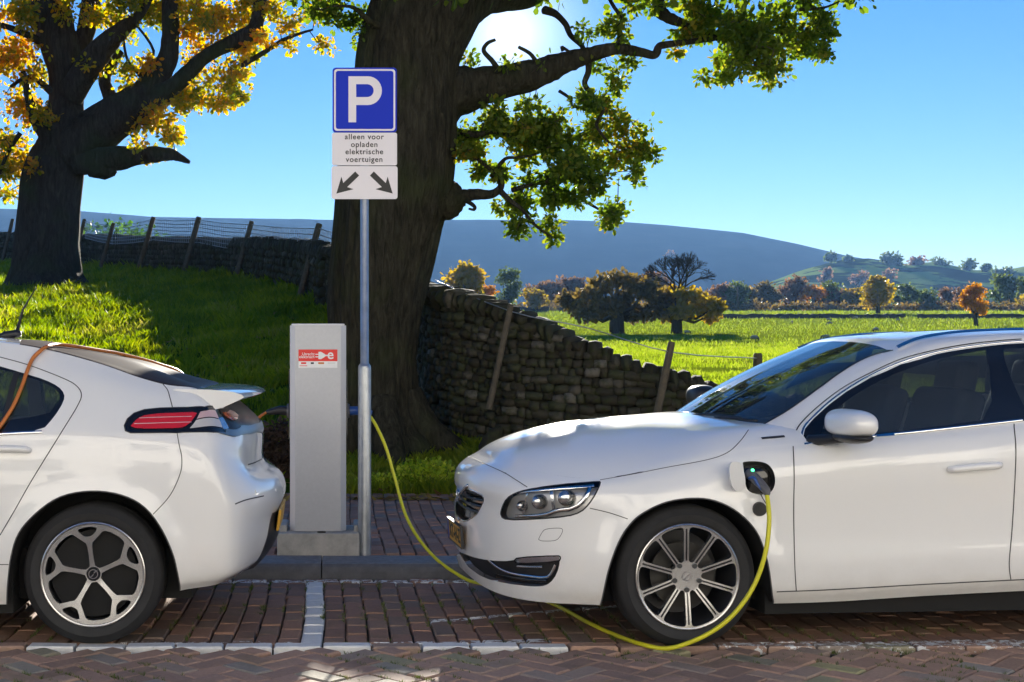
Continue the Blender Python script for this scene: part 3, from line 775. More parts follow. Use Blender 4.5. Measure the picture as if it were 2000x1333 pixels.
# burl on the right flank
bm = bmesh.new(); bmesh.ops.create_icosphere(bm, subdivisions=4, radius=1)
c = at(868, 392, YO)
for v in bm.verts:
    k = 1+.22*mnoise.noise(v.co*1.8)+.12*mnoise.noise(v.co*4.5)
    v.co = c+Vector((v.co.x*.235, v.co.y*.26, v.co.z*.20))*k
bm_obj('burl', bm, M['bark'], oak, True)
def limbs(parent, specs, Y, m, name='limb'):
    for nodes in specs:
        big = max(a[2] for a in nodes) > 12
        V, Fc = limb(nodes, Y, 20 if big else 8, 7 if big else 5, .05 if big else 0, random.random()*9, .09)
        mesh_obj(name if big else 'branch', V, Fc, m, parent, True)
limbs(oak, [
    [(830, 215, 70, .05), (890, 180, 50, 0), (950, 167, 36, -.1), (1040, 148, 30, -.2), (1095, 126, 22, -.25), (1150, 108, 15, -.3), (1200, 96, 12, -.35), (1250, 102, 9, -.3), (1278, 108, 8, -.3), (1287, 92, 7, -.3), (1300, 88, 7, -.3), (1345, 82, 6, -.25), (1400, 75, 5, -.2), (1470, 62, 4, 0)],
    [(860, 60, 60, .1), (930, -2, 42, .3), (1000, -14, 34, .5), (1045, -26, 32, .6), (1066, -60, 30, .7), (1080, -160, 24, .9)],
    [(1062, 20, 8, .4), (1085, 28, 7, .3), (1105, 48, 6, .2), (1115, 70, 5.5, .1), (1137, 90, 5, 0), (1140, 108, 5, -.2)],
    [(1148, 110, 7, -.3), (1150, 140, 6, -.3), (1142, 165, 5.5, -.35), (1160, 190, 5, -.4), (1178, 215, 4, -.4), (1165, 245, 3, -.4), (1190, 280, 2, -.4)],
    [(1205, 98, 6, -.3), (1212, 70, 6, -.25), (1206, 52, 5, -.2), (1215, 38, 4, -.2), (1198, 12, 4, -.1), (1180, -20, 3, 0)],
    [(1270, -60, 14, .2), (1282, -10, 13, .1), (1292, 25, 12, 0), (1330, 45, 9, -.1), (1370, 60, 6, -.1), (1430, 90, 4, 0)],
    [(890, 388, 16, -.1), (925, 380, 11, -.2), (960, 380, 9, -.3), (978, 366, 7, -.3), (975, 345, 5, -.3), (950, 325, 4, -.3), (935, 312, 3, -.3), (915, 310, 2, -.3)],
    [(975, 372, 7, -.3), (1000, 395, 5, -.4), (1020, 410, 4, -.4), (1045, 440, 3, -.5), (1075, 462, 2, -.5)],
    [(960, 345, 5, -.3), (985, 312, 4, -.2), (1010, 308, 3, -.2), (1050, 300, 2.5, -.1), (1080, 270, 2, 0)],
    [(1000, 372, 5, -.3), (1060, 358, 4, -.2), (1110, 375, 3.5, -.1), (1150, 398, 3, 0), (1180, 415, 2, 0)],
    [(900, 262, 9, 0), (935, 264, 7, -.2), (965, 258, 5, -.3), (1010, 270, 3, -.4)],
    [(975, 140, 6, -.3), (962, 120, 5, -.35), (945, 100, 4.5, -.4), (952, 85, 4, -.4), (968, 78, 3, -.4)],
    [(1048, 122, 5, -.3), (1035, 105, 4, -.3), (1012, 92, 3, -.3)],
    [(1092, 178, 3.5, -.3), (1112, 192, 3, -.35), (1117, 206, 2.5, -.4)],
    [(1100, 100, 4, -.3), (1098, 92, 3, -.3), (1120, 108, 3, -.3)],
    [(1480, 60, 4, 0), (1510, 62, 3.5, 0), (1530, 68, 3, 0), (1560, 92, 2, 0)],
    [(1560, 20, 3, 0), (1610, 15, 2.5, 0), (1640, 3, 1.5, 0)],
    [(760, 60, 9, -.3), (720, 40, 6, -.5), (690, 15, 4, -.6), (650, 12, 2, -.7)],
    [(910, 392, 5, -.3), (925, 402, 4, -.35), (926, 410, 3, -.4), (915, 408, 2, -.4)],
    [(800, -120, 30, -.5), (680, -200, 20, -1), (560, -230, 10, -1.5)],
], YO, M['bark'])
OC = [(930, 250, 36, 40), (985, 235, 50, 32), (1045, 235, 50, 40), (1090, 275, 55, 48), (1015, 290, 50, 36), (1065, 325, 60, 40), (955, 320, 40, 25), (915, 300, 24, 36),
      (1180, 275, 55, 48), (1225, 315, 40, 36), (1150, 330, 55, 36), (1170, 205, 40, 30), (1120, 380, 50, 20), (1190, 405, 24, 34), (1060, 395, 48, 22), (995, 392, 36, 18),
      (1055, 450, 48, 18), (1095, 465, 20, 10), (1195, 425, 15, 14), (1190, 160, 24, 22), (1020, 428, 16, 10), (1200, 235, 26, 20), (1240, 345, 20, 16),
      (1335, 55, 34, 36), (1400, 40, 60, 40), (1470, 50, 60, 45), (1550, 40, 55, 40), (1598, 75, 20, 34), (1440, 100, 60, 34), (1520, 105, 48, 34), (1395, 125, 42, 24), (1580, 20, 40, 22),
      (1505, 158, 10, 16), (1375, 145, 18, 10), (1350, 15, 50, 26), (1560, 100, 26, 22), (1330, 100, 14, 12), (1420, 150, 16, 10),
      (1190, 70, 24, 18), (1245, 12, 30, 14), (1150, 58, 16, 14), (905, 112, 14, 8), (1205, 45, 22, 12), (1225, 110, 20, 16), (1165, 130, 12, 12), (1070, 125, 12, 8), (990, 120, 12, 10), (928, 122, 8, 6),
      (715, 75, 20, 30), (640, 10, 40, 18), (700, 25, 26, 26), (735, 95, 8, 14), (660, 35, 14, 8), (700, 90, 12, 10)]
OUT = [(px, -40-30*k, 80, 40) for k in range(3) for px in range(640, 1700, 110)]
tf = clump_tufts(OC, YO-.15, .066, .9)
V, Fc = leaf_cloud(tf, .060, 7, .075)
M['oak_leaf'] = leaf_mat('oak_leaf', [(0, (.03, .055, .008)), (.4, (.07, .115, .014)), (.72, (.14, .17, .02)), (.9, (.25, .20, .028)), (1, (.30, .14, .02))], .6, patch=.5, pscale=1.5)
crown = mesh_obj('crown', V, Fc, M['oak_leaf'], oak); crown['kind'] = 'stuff'
twig_net(oak, tf, wood_points(oak), .0055, M['twig'], 4, .75)
tf = clump_tufts(OUT, YO, .012, 3)
V, Fc = leaf_cloud(tf, .09, 6, .14)
o = mesh_obj('upper_crown', V, Fc, M['oak_leaf'], oak); o['kind'] = 'stuff'

# ---- the autumn tree on the left
YL = 50.0
lt = empty('autumn_tree', tuple(at(95, 535, YL)), 'old thick tree with yellow and orange leaves on the grassy rise at left', 'tree')
V, Fc = limb([(92, 560, 92), (92, 530, 70), (97, 470, 56), (103, 400, 52), (108, 330, 56), (122, 270, 46), (130, 200, 34), (128, 140, 34), (114, 80, 38), (108, 20, 30), (100, -60, 26), (95, -160, 18)], YL, 56, 10, .05, 3, .04)
mesh_obj('trunk', V, Fc, M['bark_far'], lt, True)
limbs(lt, [
    [(55, 545, 34, -.6), (60, 450, 30, -.4), (72, 340, 30, -.3), (90, 290, 24, 0)],
    [(135, 300, 50), (205, 245, 46, -.5), (265, 205, 36, -1), (300, 160, 23, -1), (328, 115, 19, -1), (333, 55, 17, -.8), (330, -40, 14)],
    [(265, 210, 30, -1), (340, 168, 17, -1.2), (400, 112, 13, -1.2), (470, 75, 15, -1), (500, 50, 14, -1), (512, -30, 12)],
    [(470, 130, 6, -1), (520, 100, 5, -1), (560, 75, 4, -1), (612, 58, 2, -1)],
    [(150, 318, 28, -.5), (215, 312, 24, -.8), (280, 304, 17, -1), (330, 302, 12, -1.1), (350, 308, 8, -1.1), (371, 318, 3, -1.1)],
    [(185, 325, 24, -.7), (206, 334, 18, -.8), (225, 328, 10, -.8)],
    [(135, 190, 26, -.4), (180, 120, 25, -.8), (225, 70, 19, -.8), (270, 32, 10, -.8), (300, -20, 6)],
    [(112, 90, 24, .5), (78, 40, 19, .8), (64, -30, 17, 1)], [(140, 120, 22, .4), (168, 60, 18, .8), (180, -30, 17, 1)],
    [(105, 290, 15, -.5), (72, 240, 12, -.8), (56, 190, 8, -1), (45, 140, 5, -1)], [(85, 85, 9, -.3), (40, 62, 7, -.8), (-10, 45, 5, -1)],
    [(215, 190, 14, .5), (205, 150, 12, .8), (235, 100, 8, 1)], [(100, 180, 8, -.4), (60, 150, 5, -.8), (20, 170, 3, -1)],
    [(290, 160, 4, -1), (250, 120, 3, -1), (240, 60, 2, -1)], [(270, 150, 3.5, -1), (300, 100, 3, -1), (250, 30, 2, -1)],
    [(40, 260, 5, -1), (15, 300, 4, -1), (-10, 360, 3, -1)],
], YL, M['bark_far'])
LC = [(30, 120, 55, 60), (30, 250, 45, 55), (12, 330, 36, 50), (62, 200, 34, 36), (20, 40, 55, 36), (8, 385, 20, 18), (60, 300, 24, 24), (45, 20, 30, 20),
      (150, 10, 50, 34), (215, 50, 44, 36), (300, 35, 60, 44), (380, 55, 60, 44), (450, 40, 52, 44), (420, 130, 52, 44), (345, 170, 48, 40), (285, 200, 34, 36), (318, 245, 38, 30), (380, 205, 44, 30),
      (435, 190, 30, 24), (290, 288, 20, 20), (350, 255, 24, 14), (478, 120, 24, 36), (560, 28, 50, 26), (625, 18, 40, 20), (600, 88, 38, 9), (530, 70, 30, 14), (270, 110, 34, 34), (200, 140, 22, 20), (465, 155, 20, 34),
      (430, 208, 22, 14), (268, 262, 16, 18), (500, 15, 40, 26), (400, 20, 50, 30), (255, 20, 40, 30), (480, 80, 30, 30), (90, 140, 20, 30), (305, 225, 30, 24), (640, 95, 14, 8), (160, 130, 10, 14)]
LOUT = [(px, -40-30*k, 60, 36) for k in range(2) for px in range(-60, 620, 90)]
tf = clump_tufts(LC, YL-.6, .068, 3.0); twig_net(lt, tf, wood_points(lt), .020, M['twig'], 4, 2.6); tf += clump_tufts(LOUT, YL, .015, 6)
V, Fc = leaf_cloud(tf, .19, 6, .24)
M['autumn_leaf'] = leaf_mat('autumn_leaf', [(0, (.05, .08, .012)), (.28, (.15, .18, .02)), (.5, (.32, .27, .025)), (.72, (.46, .25, .025)), (1, (.44, .13, .02))], .58, patch=.55, pscale=.35)
o = mesh_obj('crown', V, Fc, M['autumn_leaf'], lt); o['kind'] = 'stuff'

# ---- trees across the valley
FAR = {
 'green': [(0, (0.043, 0.065, 0.022)), (.6, (0.080, 0.109, 0.029)), (1, (0.145, 0.145, 0.043))],
 'gold': [(0, (0.131, 0.116, 0.022)), (.5, (0.275, 0.203, 0.029)), (1, (0.406, 0.246, 0.036))],
 'orange': [(0, (0.232, 0.116, 0.022)), (.5, (0.406, 0.189, 0.029)), (1, (0.522, 0.275, 0.043))],
 'brown': [(0, (0.087, 0.058, 0.036)), (.5, (0.145, 0.087, 0.051)), (1, (0.217, 0.123, 0.065))],
 'dark': [(0, (0.051, 0.043, 0.020)), (.5, (0.109, 0.080, 0.026)), (1, (0.232, 0.145, 0.029))],
 'grey': [(0, (0.072, 0.072, 0.065)), (.5, (0.116, 0.109, 0.094)), (1, (0.160, 0.145, 0.131))]}
for k, s in FAR.items(): M['far_'+k] = leaf_mat('far_leaf_'+k, s, .4, patch=.5, pscale=.12)
def far_tree(px, py, hpx, wpx, kind, Y, label, name='field_tree', trunk=.18, lobes=9, group=None, n=900, bare=0, low=.25, lean=0, seed=None, twpx=None, flat_=1.0, shape=None):
    rr = random.Random(seed if seed is not None else int(px*7+py)); u = Y/FPX
    base = at(px, py, Y); base.z = min(base.z, field_z(base.x, Y)) if Y < 600 else base.z
    t = empty(name, tuple(base), label, 'tree', group)
    H, W = hpx*u, wpx*u; acc = Acc(); r0 = (twpx or max(4, wpx*.055))*u
    top = base+Vector((lean*u, 0, H*.72))
    pth = [base-Vector((0, 0, .3)), base+Vector((lean*u*.2, 0, H*.15)), base.lerp(top, .55), top]
    acc.tube(smooth_path(pth, 3), [r0*1.25, r0*1.05, r0, r0*.97, r0*.92, r0*.85, r0*.75, r0*.6, r0*.45, r0*.25], 9)
    L_ = []
    if shape:
        for (lx, ly, rx, ry) in shape:
            c = at(lx, ly, Y+rr.uniform(-.35, .35)*W); L_.append((c, Vector((rx*u, rx*u*1.1, ry*u))))
            acc.tube([base+Vector((0, 0, H*low*.8)), base.lerp(c, .5)+Vector((0, 0, H*.04)), c], [r0*.42, r0*.26, r0*.1], 5)
    for i in range(0 if shape else lobes):
        a = rr.uniform(0, 2*math.pi); q = rr.random()**.5; zz = rr.uniform(low, .92)
        wid = math.sin(min(1, (zz-low*.6)/(1-low*.6))*math.pi)**.6 if zz < .99 else .3
        c = base+Vector((math.cos(a)*q*W*.36*wid+lean*u*zz, math.sin(a)*q*W*.33*wid, H*zz))
        L_.append((c, Vector((W*rr.uniform(.13, .22), W*rr.uniform(.13, .2), H*rr.uniform(.08, .15)*flat_))))
        acc.tube([base+Vector((lean*u*.4, 0, H*low*.9)), base.lerp(c, .55)+Vector((0, 0, H*.05)), c], [r0*.4, r0*.25, r0*.1], 5)
    acc.obj('trunk', M['bark_far'], t, True)
    pts = []
    for _ in range(n):
        c, s = rr.choice(L_); v = Vector((rr.gauss(0, 1), rr.gauss(0, 1), rr.gauss(0, 1))).normalized()*rr.uniform(.55, 1.08)
        pts.append((c.x+v.x*s.x, c.y+v.y*s.y, c.z+v.z*s.z))
    V, Fc = leaf_cloud(pts, 7.5*u*max(.8, min(1.4, wpx/90)), 2, 5*u)
    o = mesh_obj('crown', V, Fc, M['far_'+kind], t); o['kind'] = 'stuff'
    return t
VG = 'trees across the meadow'
far_tree(898, 606, 116, 118, 'gold', 210, 'tall green and gold tree just right of the oak trunk', lobes=16, n=1500, low=.2)
far_tree(950, 604, 70, 60, 'orange', 215, 'low orange tree leaning out beside the tall green and gold tree', lobes=8, n=600)
far_tree(992, 604, 84, 56, 'green', 330, 'slim pale green tree between the orange tree and the small gold one', lobes=10, n=700)
far_tree(1042, 606, 44, 62, 'gold', 330, 'small round gold tree by the far wall gap', lobes=8, n=600)
far_tree(1062, 602, 66, 90, 'brown', 420, 'wide brown tree behind the small gold one', lobes=10, n=700)
far_tree(1110, 602, 62, 90, 'brown', 430, 'grey brown tree left of the dark spreading oak', lobes=10, n=700)
far_tree(1268, 604, 80, 90, 'brown', 400, 'brown domed tree showing behind the dark spreading oak', lobes=10, n=700)
ROW = [(1412, 58, 56, 'brown', 'rust brown tree right of the bare topped tree'), (1440, 66, 50, 'green', 'grey green tree behind the telegraph pole'), (1468, 50, 44, 'dark', 'small dark tree right of the telegraph pole'),
       (1497, 66, 60, 'dark', 'olive rounded tree in the far row, left of the tall russet tree'), (1548, 74, 62, 'brown', 'tall russet tree in the far row'), (1590, 46, 50, 'orange', 'low orange brown tree right of the tall russet tree'),
       (1616, 62, 54, 'green', 'dark green tree above the orange brown one'), (1644, 44, 50, 'brown', 'pinkish brown tree right of the dark green one'), (1672, 48, 46, 'gold', 'pale yellow tree left of the round golden tree'),
       (1768, 56, 50, 'green', 'dark green tree right of the round golden tree'), (1806, 52, 56, 'green', 'olive tree second right of the round golden tree'), (1846, 46, 50, 'brown', 'brown tree left of the orange lone tree'),
       (1878, 42, 44, 'brown', 'rust brown bushy tree behind the orange lone tree'), (1975, 70, 80, 'green', 'wide green tree at the right edge above the car roof'), (2040, 66, 80, 'gold', 'yellow green tree beyond the right edge')]
for px, h, w, k, lab in ROW: far_tree(px, 612, h*(.92+.16*((px*13) % 7)/6), w*1.25, k, 380+(px*37 % 40), lab, lobes=15, n=850, low=.06, group=VG)
far_tree(1715, 617, 74, 78, 'gold', 300, 'round golden tree standing before the far row', lobes=14, n=1100, low=.3)
far_tree(1907, 637, 82, 54, 'orange', 190, 'slender orange tree standing alone in the meadow', lobes=12, n=900, low=.3, lean=-8)
far_tree(1205, 652, 118, 215, 'dark', 140, 'dark spreading autumn oak with a stout trunk in the meadow', n=2300, low=.40, twpx=15, shape=[(1110, 585, 16, 11), (1128, 600, 22, 12), (1150, 578, 26, 15), (1150, 613, 20, 9), (1176, 556, 26, 18), (1205, 546, 30, 15), (1236, 553, 28, 16), (1264, 563, 22, 15), (1286, 582, 20, 18), (1272, 607, 26, 13), (1242, 612, 24, 11), (1186, 602, 20, 11), (1216, 582, 24, 14), (1298, 603, 15, 16)])
t = far_tree(1322, 654, 108, 165, 'gold', 140, 'autumn tree with a bare domed top in the meadow', n=1300, low=.40, twpx=11, shape=[(1292, 592, 16, 20), (1312, 575, 20, 11), (1346, 577, 26, 13), (1374, 592, 22, 15), (1387, 616, 15, 10), (1338, 606, 24, 11), (1360, 602, 18, 11), (1302, 614, 13, 9), (1399, 600, 12, 12)])
# bare upper crown of that tree
def bare_crown(base, u, parent):
    acc = Acc(); rr = random.Random(5)
    def grow(p, d, L_, r, k):
        q = p+d*L_; acc.tube([p, p.lerp(q, .5)+Vector((rr.gauss(0, .03), rr.gauss(0, .03), 0))*L_, q], [r, r*.85, r*.7], 4, cap=False)
        if k == 0: return
        for _ in range(3 if k > 1 else 4):
            dd = (d+Vector((rr.gauss(0, .5), rr.gauss(0, .5), rr.gauss(.08, .3)))).normalized()
            grow(q, dd, L_*rr.uniform(.68, .85), r*.62, k-1)
    for a in (-.55, -.2, .15, .5, .8):
        grow(base+Vector((0, 0, 74*u)), Vector((a, rr.uniform(-.3, .3), 1)).normalized(), 26*u, 2.6*u, 5)
    acc.obj('bare_branches', M['bark_far'], parent, True)
bare_crown(at(1322, 654, 140), 140/FPX, t)
# trees along the hills
HT = [(1735, 520, 26, 34, 'green', 1290, 'left tree of the clump on the hill skyline'), (1757, 524, 24, 30, 'green', 1290, 'right tree of the clump on the hill skyline'), (1790, 520, 16, 46, 'brown', 1300, 'low wide wood on the small hill top'),
      (1835, 522, 16, 50, 'green', 1300, 'green wood on the right of the small hill top'), (1890, 530, 22, 30, 'green', 1290, 'rounded tree on the slope right of the small hill'), (1926, 533, 18, 10, 'green', 1290, 'pointed conifer on the right skyline'),
      (1625, 508, 10, 22, 'green', 1290, 'bush on the long slope of the hill'), (1657, 512, 9, 12, 'green', 1290, 'small bush at the foot of the long slope'), (1308, 506, 10, 16, 'brown', 2050, 'single pale tree on the moor above the bare tree'),
      (1610, 556, 30, 34, 'brown', 1080, 'left pale tree of the three on the lower hillside'), (1680, 556, 24, 40, 'brown', 1080, 'middle pale tree of the three on the lower hillside'), (1735, 552, 22, 40, 'brown', 1080, 'right pale tree of the three on the lower hillside'), (1960, 540, 16, 50, 'green', 1250, 'hedge like wood on the right hillside')]
for px, py, h, w, k, Y, lab in HT: far_tree(px, py, h, w, k, Y, lab, name='hill_tree', lobes=6, n=160, low=.2)

# hedgerow under the far trees
hd = empty('hedgerow', tuple(at(1500, 612, 372)), 'ragged brown and green hedgerow under the far trees', 'hedge'); u = 372/FPX; pts = []
for _ in range(5200):
    px = random.uniform(830, 2250); h = 12+10*mnoise.noise(Vector((px*.02, 0, 0)))+7*mnoise.noise(Vector((px*.09, 3, 0)))
    p = at(px, 611, 372+random.gauss(0, 1.2)); p.z = field_z(p.x, p.y)+random.random()*max(4, h)*u; pts.append(tuple(p))
V, Fc = leaf_cloud(pts, 6*u, 2, 5*u); o = mesh_obj('foliage', V, Fc, M['far_dark'], hd); o['kind'] = 'stuff'
# ================================================================== cars
def car_paint():
    m, t, p = newmat('white_car_paint'); p.inputs['Roughness'].default_value = .28; p.inputs['Coat Weight'].default_value = 1; p.inputs['Coat Roughness'].default_value = .02
    g = N(t, 'ShaderNodeNewGeometry'); sp_ = N(t, 'ShaderNodeSeparateXYZ'); t.links.new(g.outputs['Position'], sp_.inputs[0])
    n = N(t, 'ShaderNodeTexNoise'); n.inputs['Scale'].default_value = 7; n.inputs['Detail'].default_value = 9; n.inputs['Roughness'].default_value = .7; t.links.new(g.outputs['Position'], n.inputs['Vector'])
    # road film splashed up along the sills
    mr = N(t, 'ShaderNodeMapRange'); mr.inputs['From Min'].default_value = .16; mr.inputs['From Max'].default_value = .48; mr.inputs['To Min'].default_value = .62; mr.inputs['To Max'].default_value = 0; t.links.new(sp_.outputs[2], mr.inputs[0])
    mu = N(t, 'ShaderNodeMath', operation='MULTIPLY'); t.links.new(mr.outputs[0], mu.inputs[0]); t.links.new(n.outputs['Fac'], mu.inputs[1])
    mx = N(t, 'ShaderNodeMix', data_type='RGBA'); t.links.new(mu.outputs[0], mx.inputs[0]); mx.inputs[6].default_value = (.82, .815, .80, 1); mx.inputs[7].default_value = (.36, .32, .27, 1)
    t.links.new(mx.outputs[2], p.inputs['Base Color']); return m
M['white_paint'] = car_paint()
def window_glass():
    m, t, p = newmat('dark_window_glass'); p.inputs['Base Color'].default_value = (.040, .048, .055, 1); p.inputs['Roughness'].default_value = .02; p.inputs['Specular IOR Level'].default_value = .8; p.inputs['Coat Weight'].default_value = .5
    tr = N(t, 'ShaderNodeBsdfTransparent'); tr.inputs[0].default_value = (.62, .68, .70, 1); lw = N(t, 'ShaderNodeFresnel'); lw.inputs[0].default_value = 1.6
    mr = N(t, 'ShaderNodeMapRange'); mr.inputs['To Min'].default_value = .58; mr.inputs['To Max'].default_value = 1; t.links.new(lw.outputs[0], mr.inputs[0])
    mx = N(t, 'ShaderNodeMixShader'); t.links.new(mr.outputs[0], mx.inputs[0]); t.links.new(tr.outputs[0], mx.inputs[1]); t.links.new(p.outputs[0], mx.inputs[2]); t.links.new(mx.outputs[0], t.nodes['Material Output'].inputs[0]); return m
M['glass'] = window_glass(); M['seat_cloth'] = mat('seat_cloth', (.05, .048, .046), .85)
M['black_plastic'] = mat('black_plastic', (.016, .016, .018), .42)
M['gloss_black'] = mat('gloss_black', (.01, .01, .011), .12, coat=.5)
M['seam'] = mat('panel_gap', (.06, .06, .062), .8)
M['chrome'] = mat('chrome', (.75, .75, .76), .12, metal=1)
M['alloy'] = mat('alloy', (.56, .55, .54), .25, metal=.9)
M['alloy_dark'] = mat('dark_alloy', (.05, .05, .052), .4, metal=.3)
M['tyre'] = mat('tyre_rubber', (.018, .018, .019), .72, bump=.2, bscale=120, bdist=.002, var=.3, vscale=20)
M['red_lens'] = mat('red_lens', (.62, .02, .03), .12, coat=1)
M['orange_lens'] = mat('orange_lens', (.55, .10, .03), .15, coat=1)
M['pink_lens'] = mat('clear_red_lens', (.62, .42, .42), .12, coat=1)
M['plate_yellow'] = mat('yellow_plate', (.62, .33, .02), .45)
M['headlamp_inner'] = mat('headlamp_bowl', (.55, .55, .56), .16, metal=.9); M['lamp_dark'] = mat('lamp_back', (.50, .50, .51), .3, metal=.5)
M['liner'] = mat('arch_liner', (.008, .008, .008), .9)
def clear_mat():
    m, t, p = newmat('clear_lens'); tr = N(t, 'ShaderNodeBsdfTransparent'); gl = N(t, 'ShaderNodeBsdfGlossy'); gl.inputs['Roughness'].default_value = .03
    fr = N(t, 'ShaderNodeFresnel'); fr.inputs[0].default_value = 1.5; mx = N(t, 'ShaderNodeMixShader')
    t.links.new(fr.outputs[0], mx.inputs[0]); t.links.new(tr.outputs[0], mx.inputs[1]); t.links.new(gl.outputs[0], mx.inputs[2])
    t.links.new(mx.outputs[0], t.nodes['Material Output'].inputs[0]); return m
M['clear'] = clear_mat()

class Car:
    "axes of a parked car: x rearwards from an axle, w sideways from the middle towards the street, z up"
    def __init__(s, near, yaw, wt):
        s.r = np.array((math.cos(yaw), math.sin(yaw))); s.n = np.array((math.sin(yaw), -math.cos(yaw)))
        s.C = np.array(near)-s.n*wt
    def world(s, p):
        p = np.atleast_2d(np.asarray(p, float)); o = np.empty_like(p)
        o[:, :2] = s.C+p[:, :1]*s.r+p[:, 1:2]*s.n; o[:, 2] = p[:, 2]; return o
    def wvec(s, p):
        p = np.atleast_2d(np.asarray(p, float)); o = np.empty_like(p)
        o[:, :2] = p[:, :1]*s.r+p[:, 1:2]*s.n; o[:, 2] = p[:, 2]; return o
    def pix(s, p):
        q = s.world(p); return np.c_[VX+FPX*q[:, 0]/q[:, 1], VY+FPX*(CAMH-q[:, 2])/q[:, 1]]
    def matrix(s, x, w, z):
        o = s.world((x, w, z))[0]
        return Matrix(((s.r[0], -s.n[0], 0, o[0]), (s.r[1], -s.n[1], 0, o[1]), (0, 0, 1, o[2]), (0, 0, 0, 1)))

class Patch:
    "smooth surface through a grid of points [column][row] (car axes), measured along its own lengths"
    def __init__(s, car, grid, flip=False):
        s.car = car; s.G = np.array(grid, float); s.flip = flip
        s.hu = np.linalg.norm(np.diff(s.G, axis=0), axis=2).mean(1)+1e-6; s.hv = np.linalg.norm(np.diff(s.G, axis=1), axis=2).mean(0)+1e-6
        s.U = np.r_[0, np.cumsum(s.hu)]; s.V = np.r_[0, np.cumsum(s.hv)]
        def tang(G, K):
            T = np.zeros_like(G); h = np.diff(K)
            d = np.diff(G, axis=0)/h.reshape(-1, *([1]*(G.ndim-1)))
            T[0] = d[0]; T[-1] = d[-1]
            for i in range(1, len(K)-1): T[i] = (d[i-1]*h[i]+d[i]*h[i-1])/(h[i]+h[i-1])
            return T
        s.tang = tang; s.TU = tang(s.G, s.U); s.TV = tang(s.G.swapaxes(0, 1), s.V).swapaxes(0, 1); s.TUV = tang(s.TV, s.U)
        s.extra = None
    @staticmethod
    def _h(t): return 2*t**3-3*t**2+1, t**3-2*t**2+t, -2*t**3+3*t**2, t**3-t**2
    def __call__(s, u, v):
        u = np.clip(np.atleast_1d(u), 0, s.U[-1]-1e-9); v = np.clip(np.atleast_1d(v), 0, s.V[-1]-1e-9)
        i = np.searchsorted(s.U, u, side='right')-1; j = np.searchsorted(s.V, v, side='right')-1
        hu, hv = s.hu[i], s.hv[j]; a = s._h((u-s.U[i])/hu); b = s._h((v-s.V[j])/hv)
        e = lambda x: x[:, None]
        def row(jj):
            P_ = e(a[0])*s.G[i, jj]+e(a[1]*hu)*s.TU[i, jj]+e(a[2])*s.G[i+1, jj]+e(a[3]*hu)*s.TU[i+1, jj]
            T = e(a[0])*s.TV[i, jj]+e(a[1]*hu)*s.TUV[i, jj]+e(a[2])*s.TV[i+1, jj]+e(a[3]*hu)*s.TUV[i+1, jj]
            return P_, T
        P0, T0 = row(j); P1, T1 = row(j+1)
        R_ = e(b[0])*P0+e(b[1]*hv)*T0+e(b[2])*P1+e(b[3]*hv)*T1
        return s.extra(R_) if s.extra else R_
    def normal(s, u, v, d=.004):
        u = np.atleast_1d(u); v = np.atleast_1d(v)
        du = s(u+d, v)-s(u-d, v); dv = s(u, v+d)-s(u, v-d); n = np.cross(du, dv)
        n /= np.linalg.norm(n, axis=1)[:, None]+1e-12
        return -n if s.flip else n
    def inv(s, pts, proj=None, sel=None):
        "surface coordinates of places in the photo (or in another projection of the car's own axes)"
        key = proj; proj = proj or s.car.pix
        if not hasattr(s, 'base') or s.base[3] is not s.extra:
            uu, vv = np.meshgrid(np.linspace(0, s.U[-1], 260), np.linspace(0, s.V[-1], 70), indexing='ij'); uu = uu.ravel(); vv = vv.ravel()
            L_ = s(uu, vv); w = s.car.world(L_); nn = s.car.wvec(s.normal(uu, vv))
            s.base = (uu, vv, L_, s.extra, (nn*(np.array((0, 0, CAMH))-w)).sum(1) > -.02)
        uu, vv, L_, _, front = s.base; q = proj(L_)
        ok = front if key is None else np.ones(len(uu), bool)
        if sel is not None: ok = ok & sel(L_)
        out = []
        for p in pts:
            p = np.array(p, float); d = ((q-p)**2).sum(1); d[~ok] = 1e12; k = d.argmin(); u, v = uu[k], vv[k]
            for _ in range(9):
                f = proj(s(u, v))[0]-p; h = 1e-4
                J = np.c_[(proj(s(u+h, v))[0]-f-p)/h, (proj(s(u, v+h))[0]-f-p)/h]
                try: st = np.linalg.solve(J, f)
                except Exception: break
                st = np.clip(st, -.03, .03); u = min(max(u-st[0], 0), s.U[-1]); v = min(max(v-st[1], 0), s.V[-1])
            e = proj(s(u, v))[0]-p
            if (e**2).sum() > d[k]: u, v = uu[k], vv[k]
            out.append((u, v))
        return out
def chaikin(P_, n=2, closed=True):
    P_ = [np.array(p, float) for p in P_]
    for _ in range(n):
        Q = []; m = len(P_)
        for i in range(m if closed else m-1):
            a, b = P_[i], P_[(i+1) % m]; Q += [a*.75+b*.25, a*.25+b*.75]
        if not closed: Q = [P_[0]]+Q+[P_[-1]]
        P_ = Q
    return P_
def clip_rect(P_, x0, y0, x1, y1):
    def cl(P_, f, t):
        out = []
        for a, b in zip(P_, P_[1:]+P_[:1]):
            fa, fb = f(a), f(b)
            if fa >= 0: out.append(a)
            if (fa >= 0) != (fb >= 0): out.append(a+(b-a)*(fa/(fa-fb)))
        return out
    P_ = [np.array(p, float) for p in P_]
    for f in (lambda p: p[0]-x0, lambda p: x1-p[0], lambda p: p[1]-y0, lambda p: y1-p[1]):
        if P_: P_ = cl(P_, f, 0)
    return P_
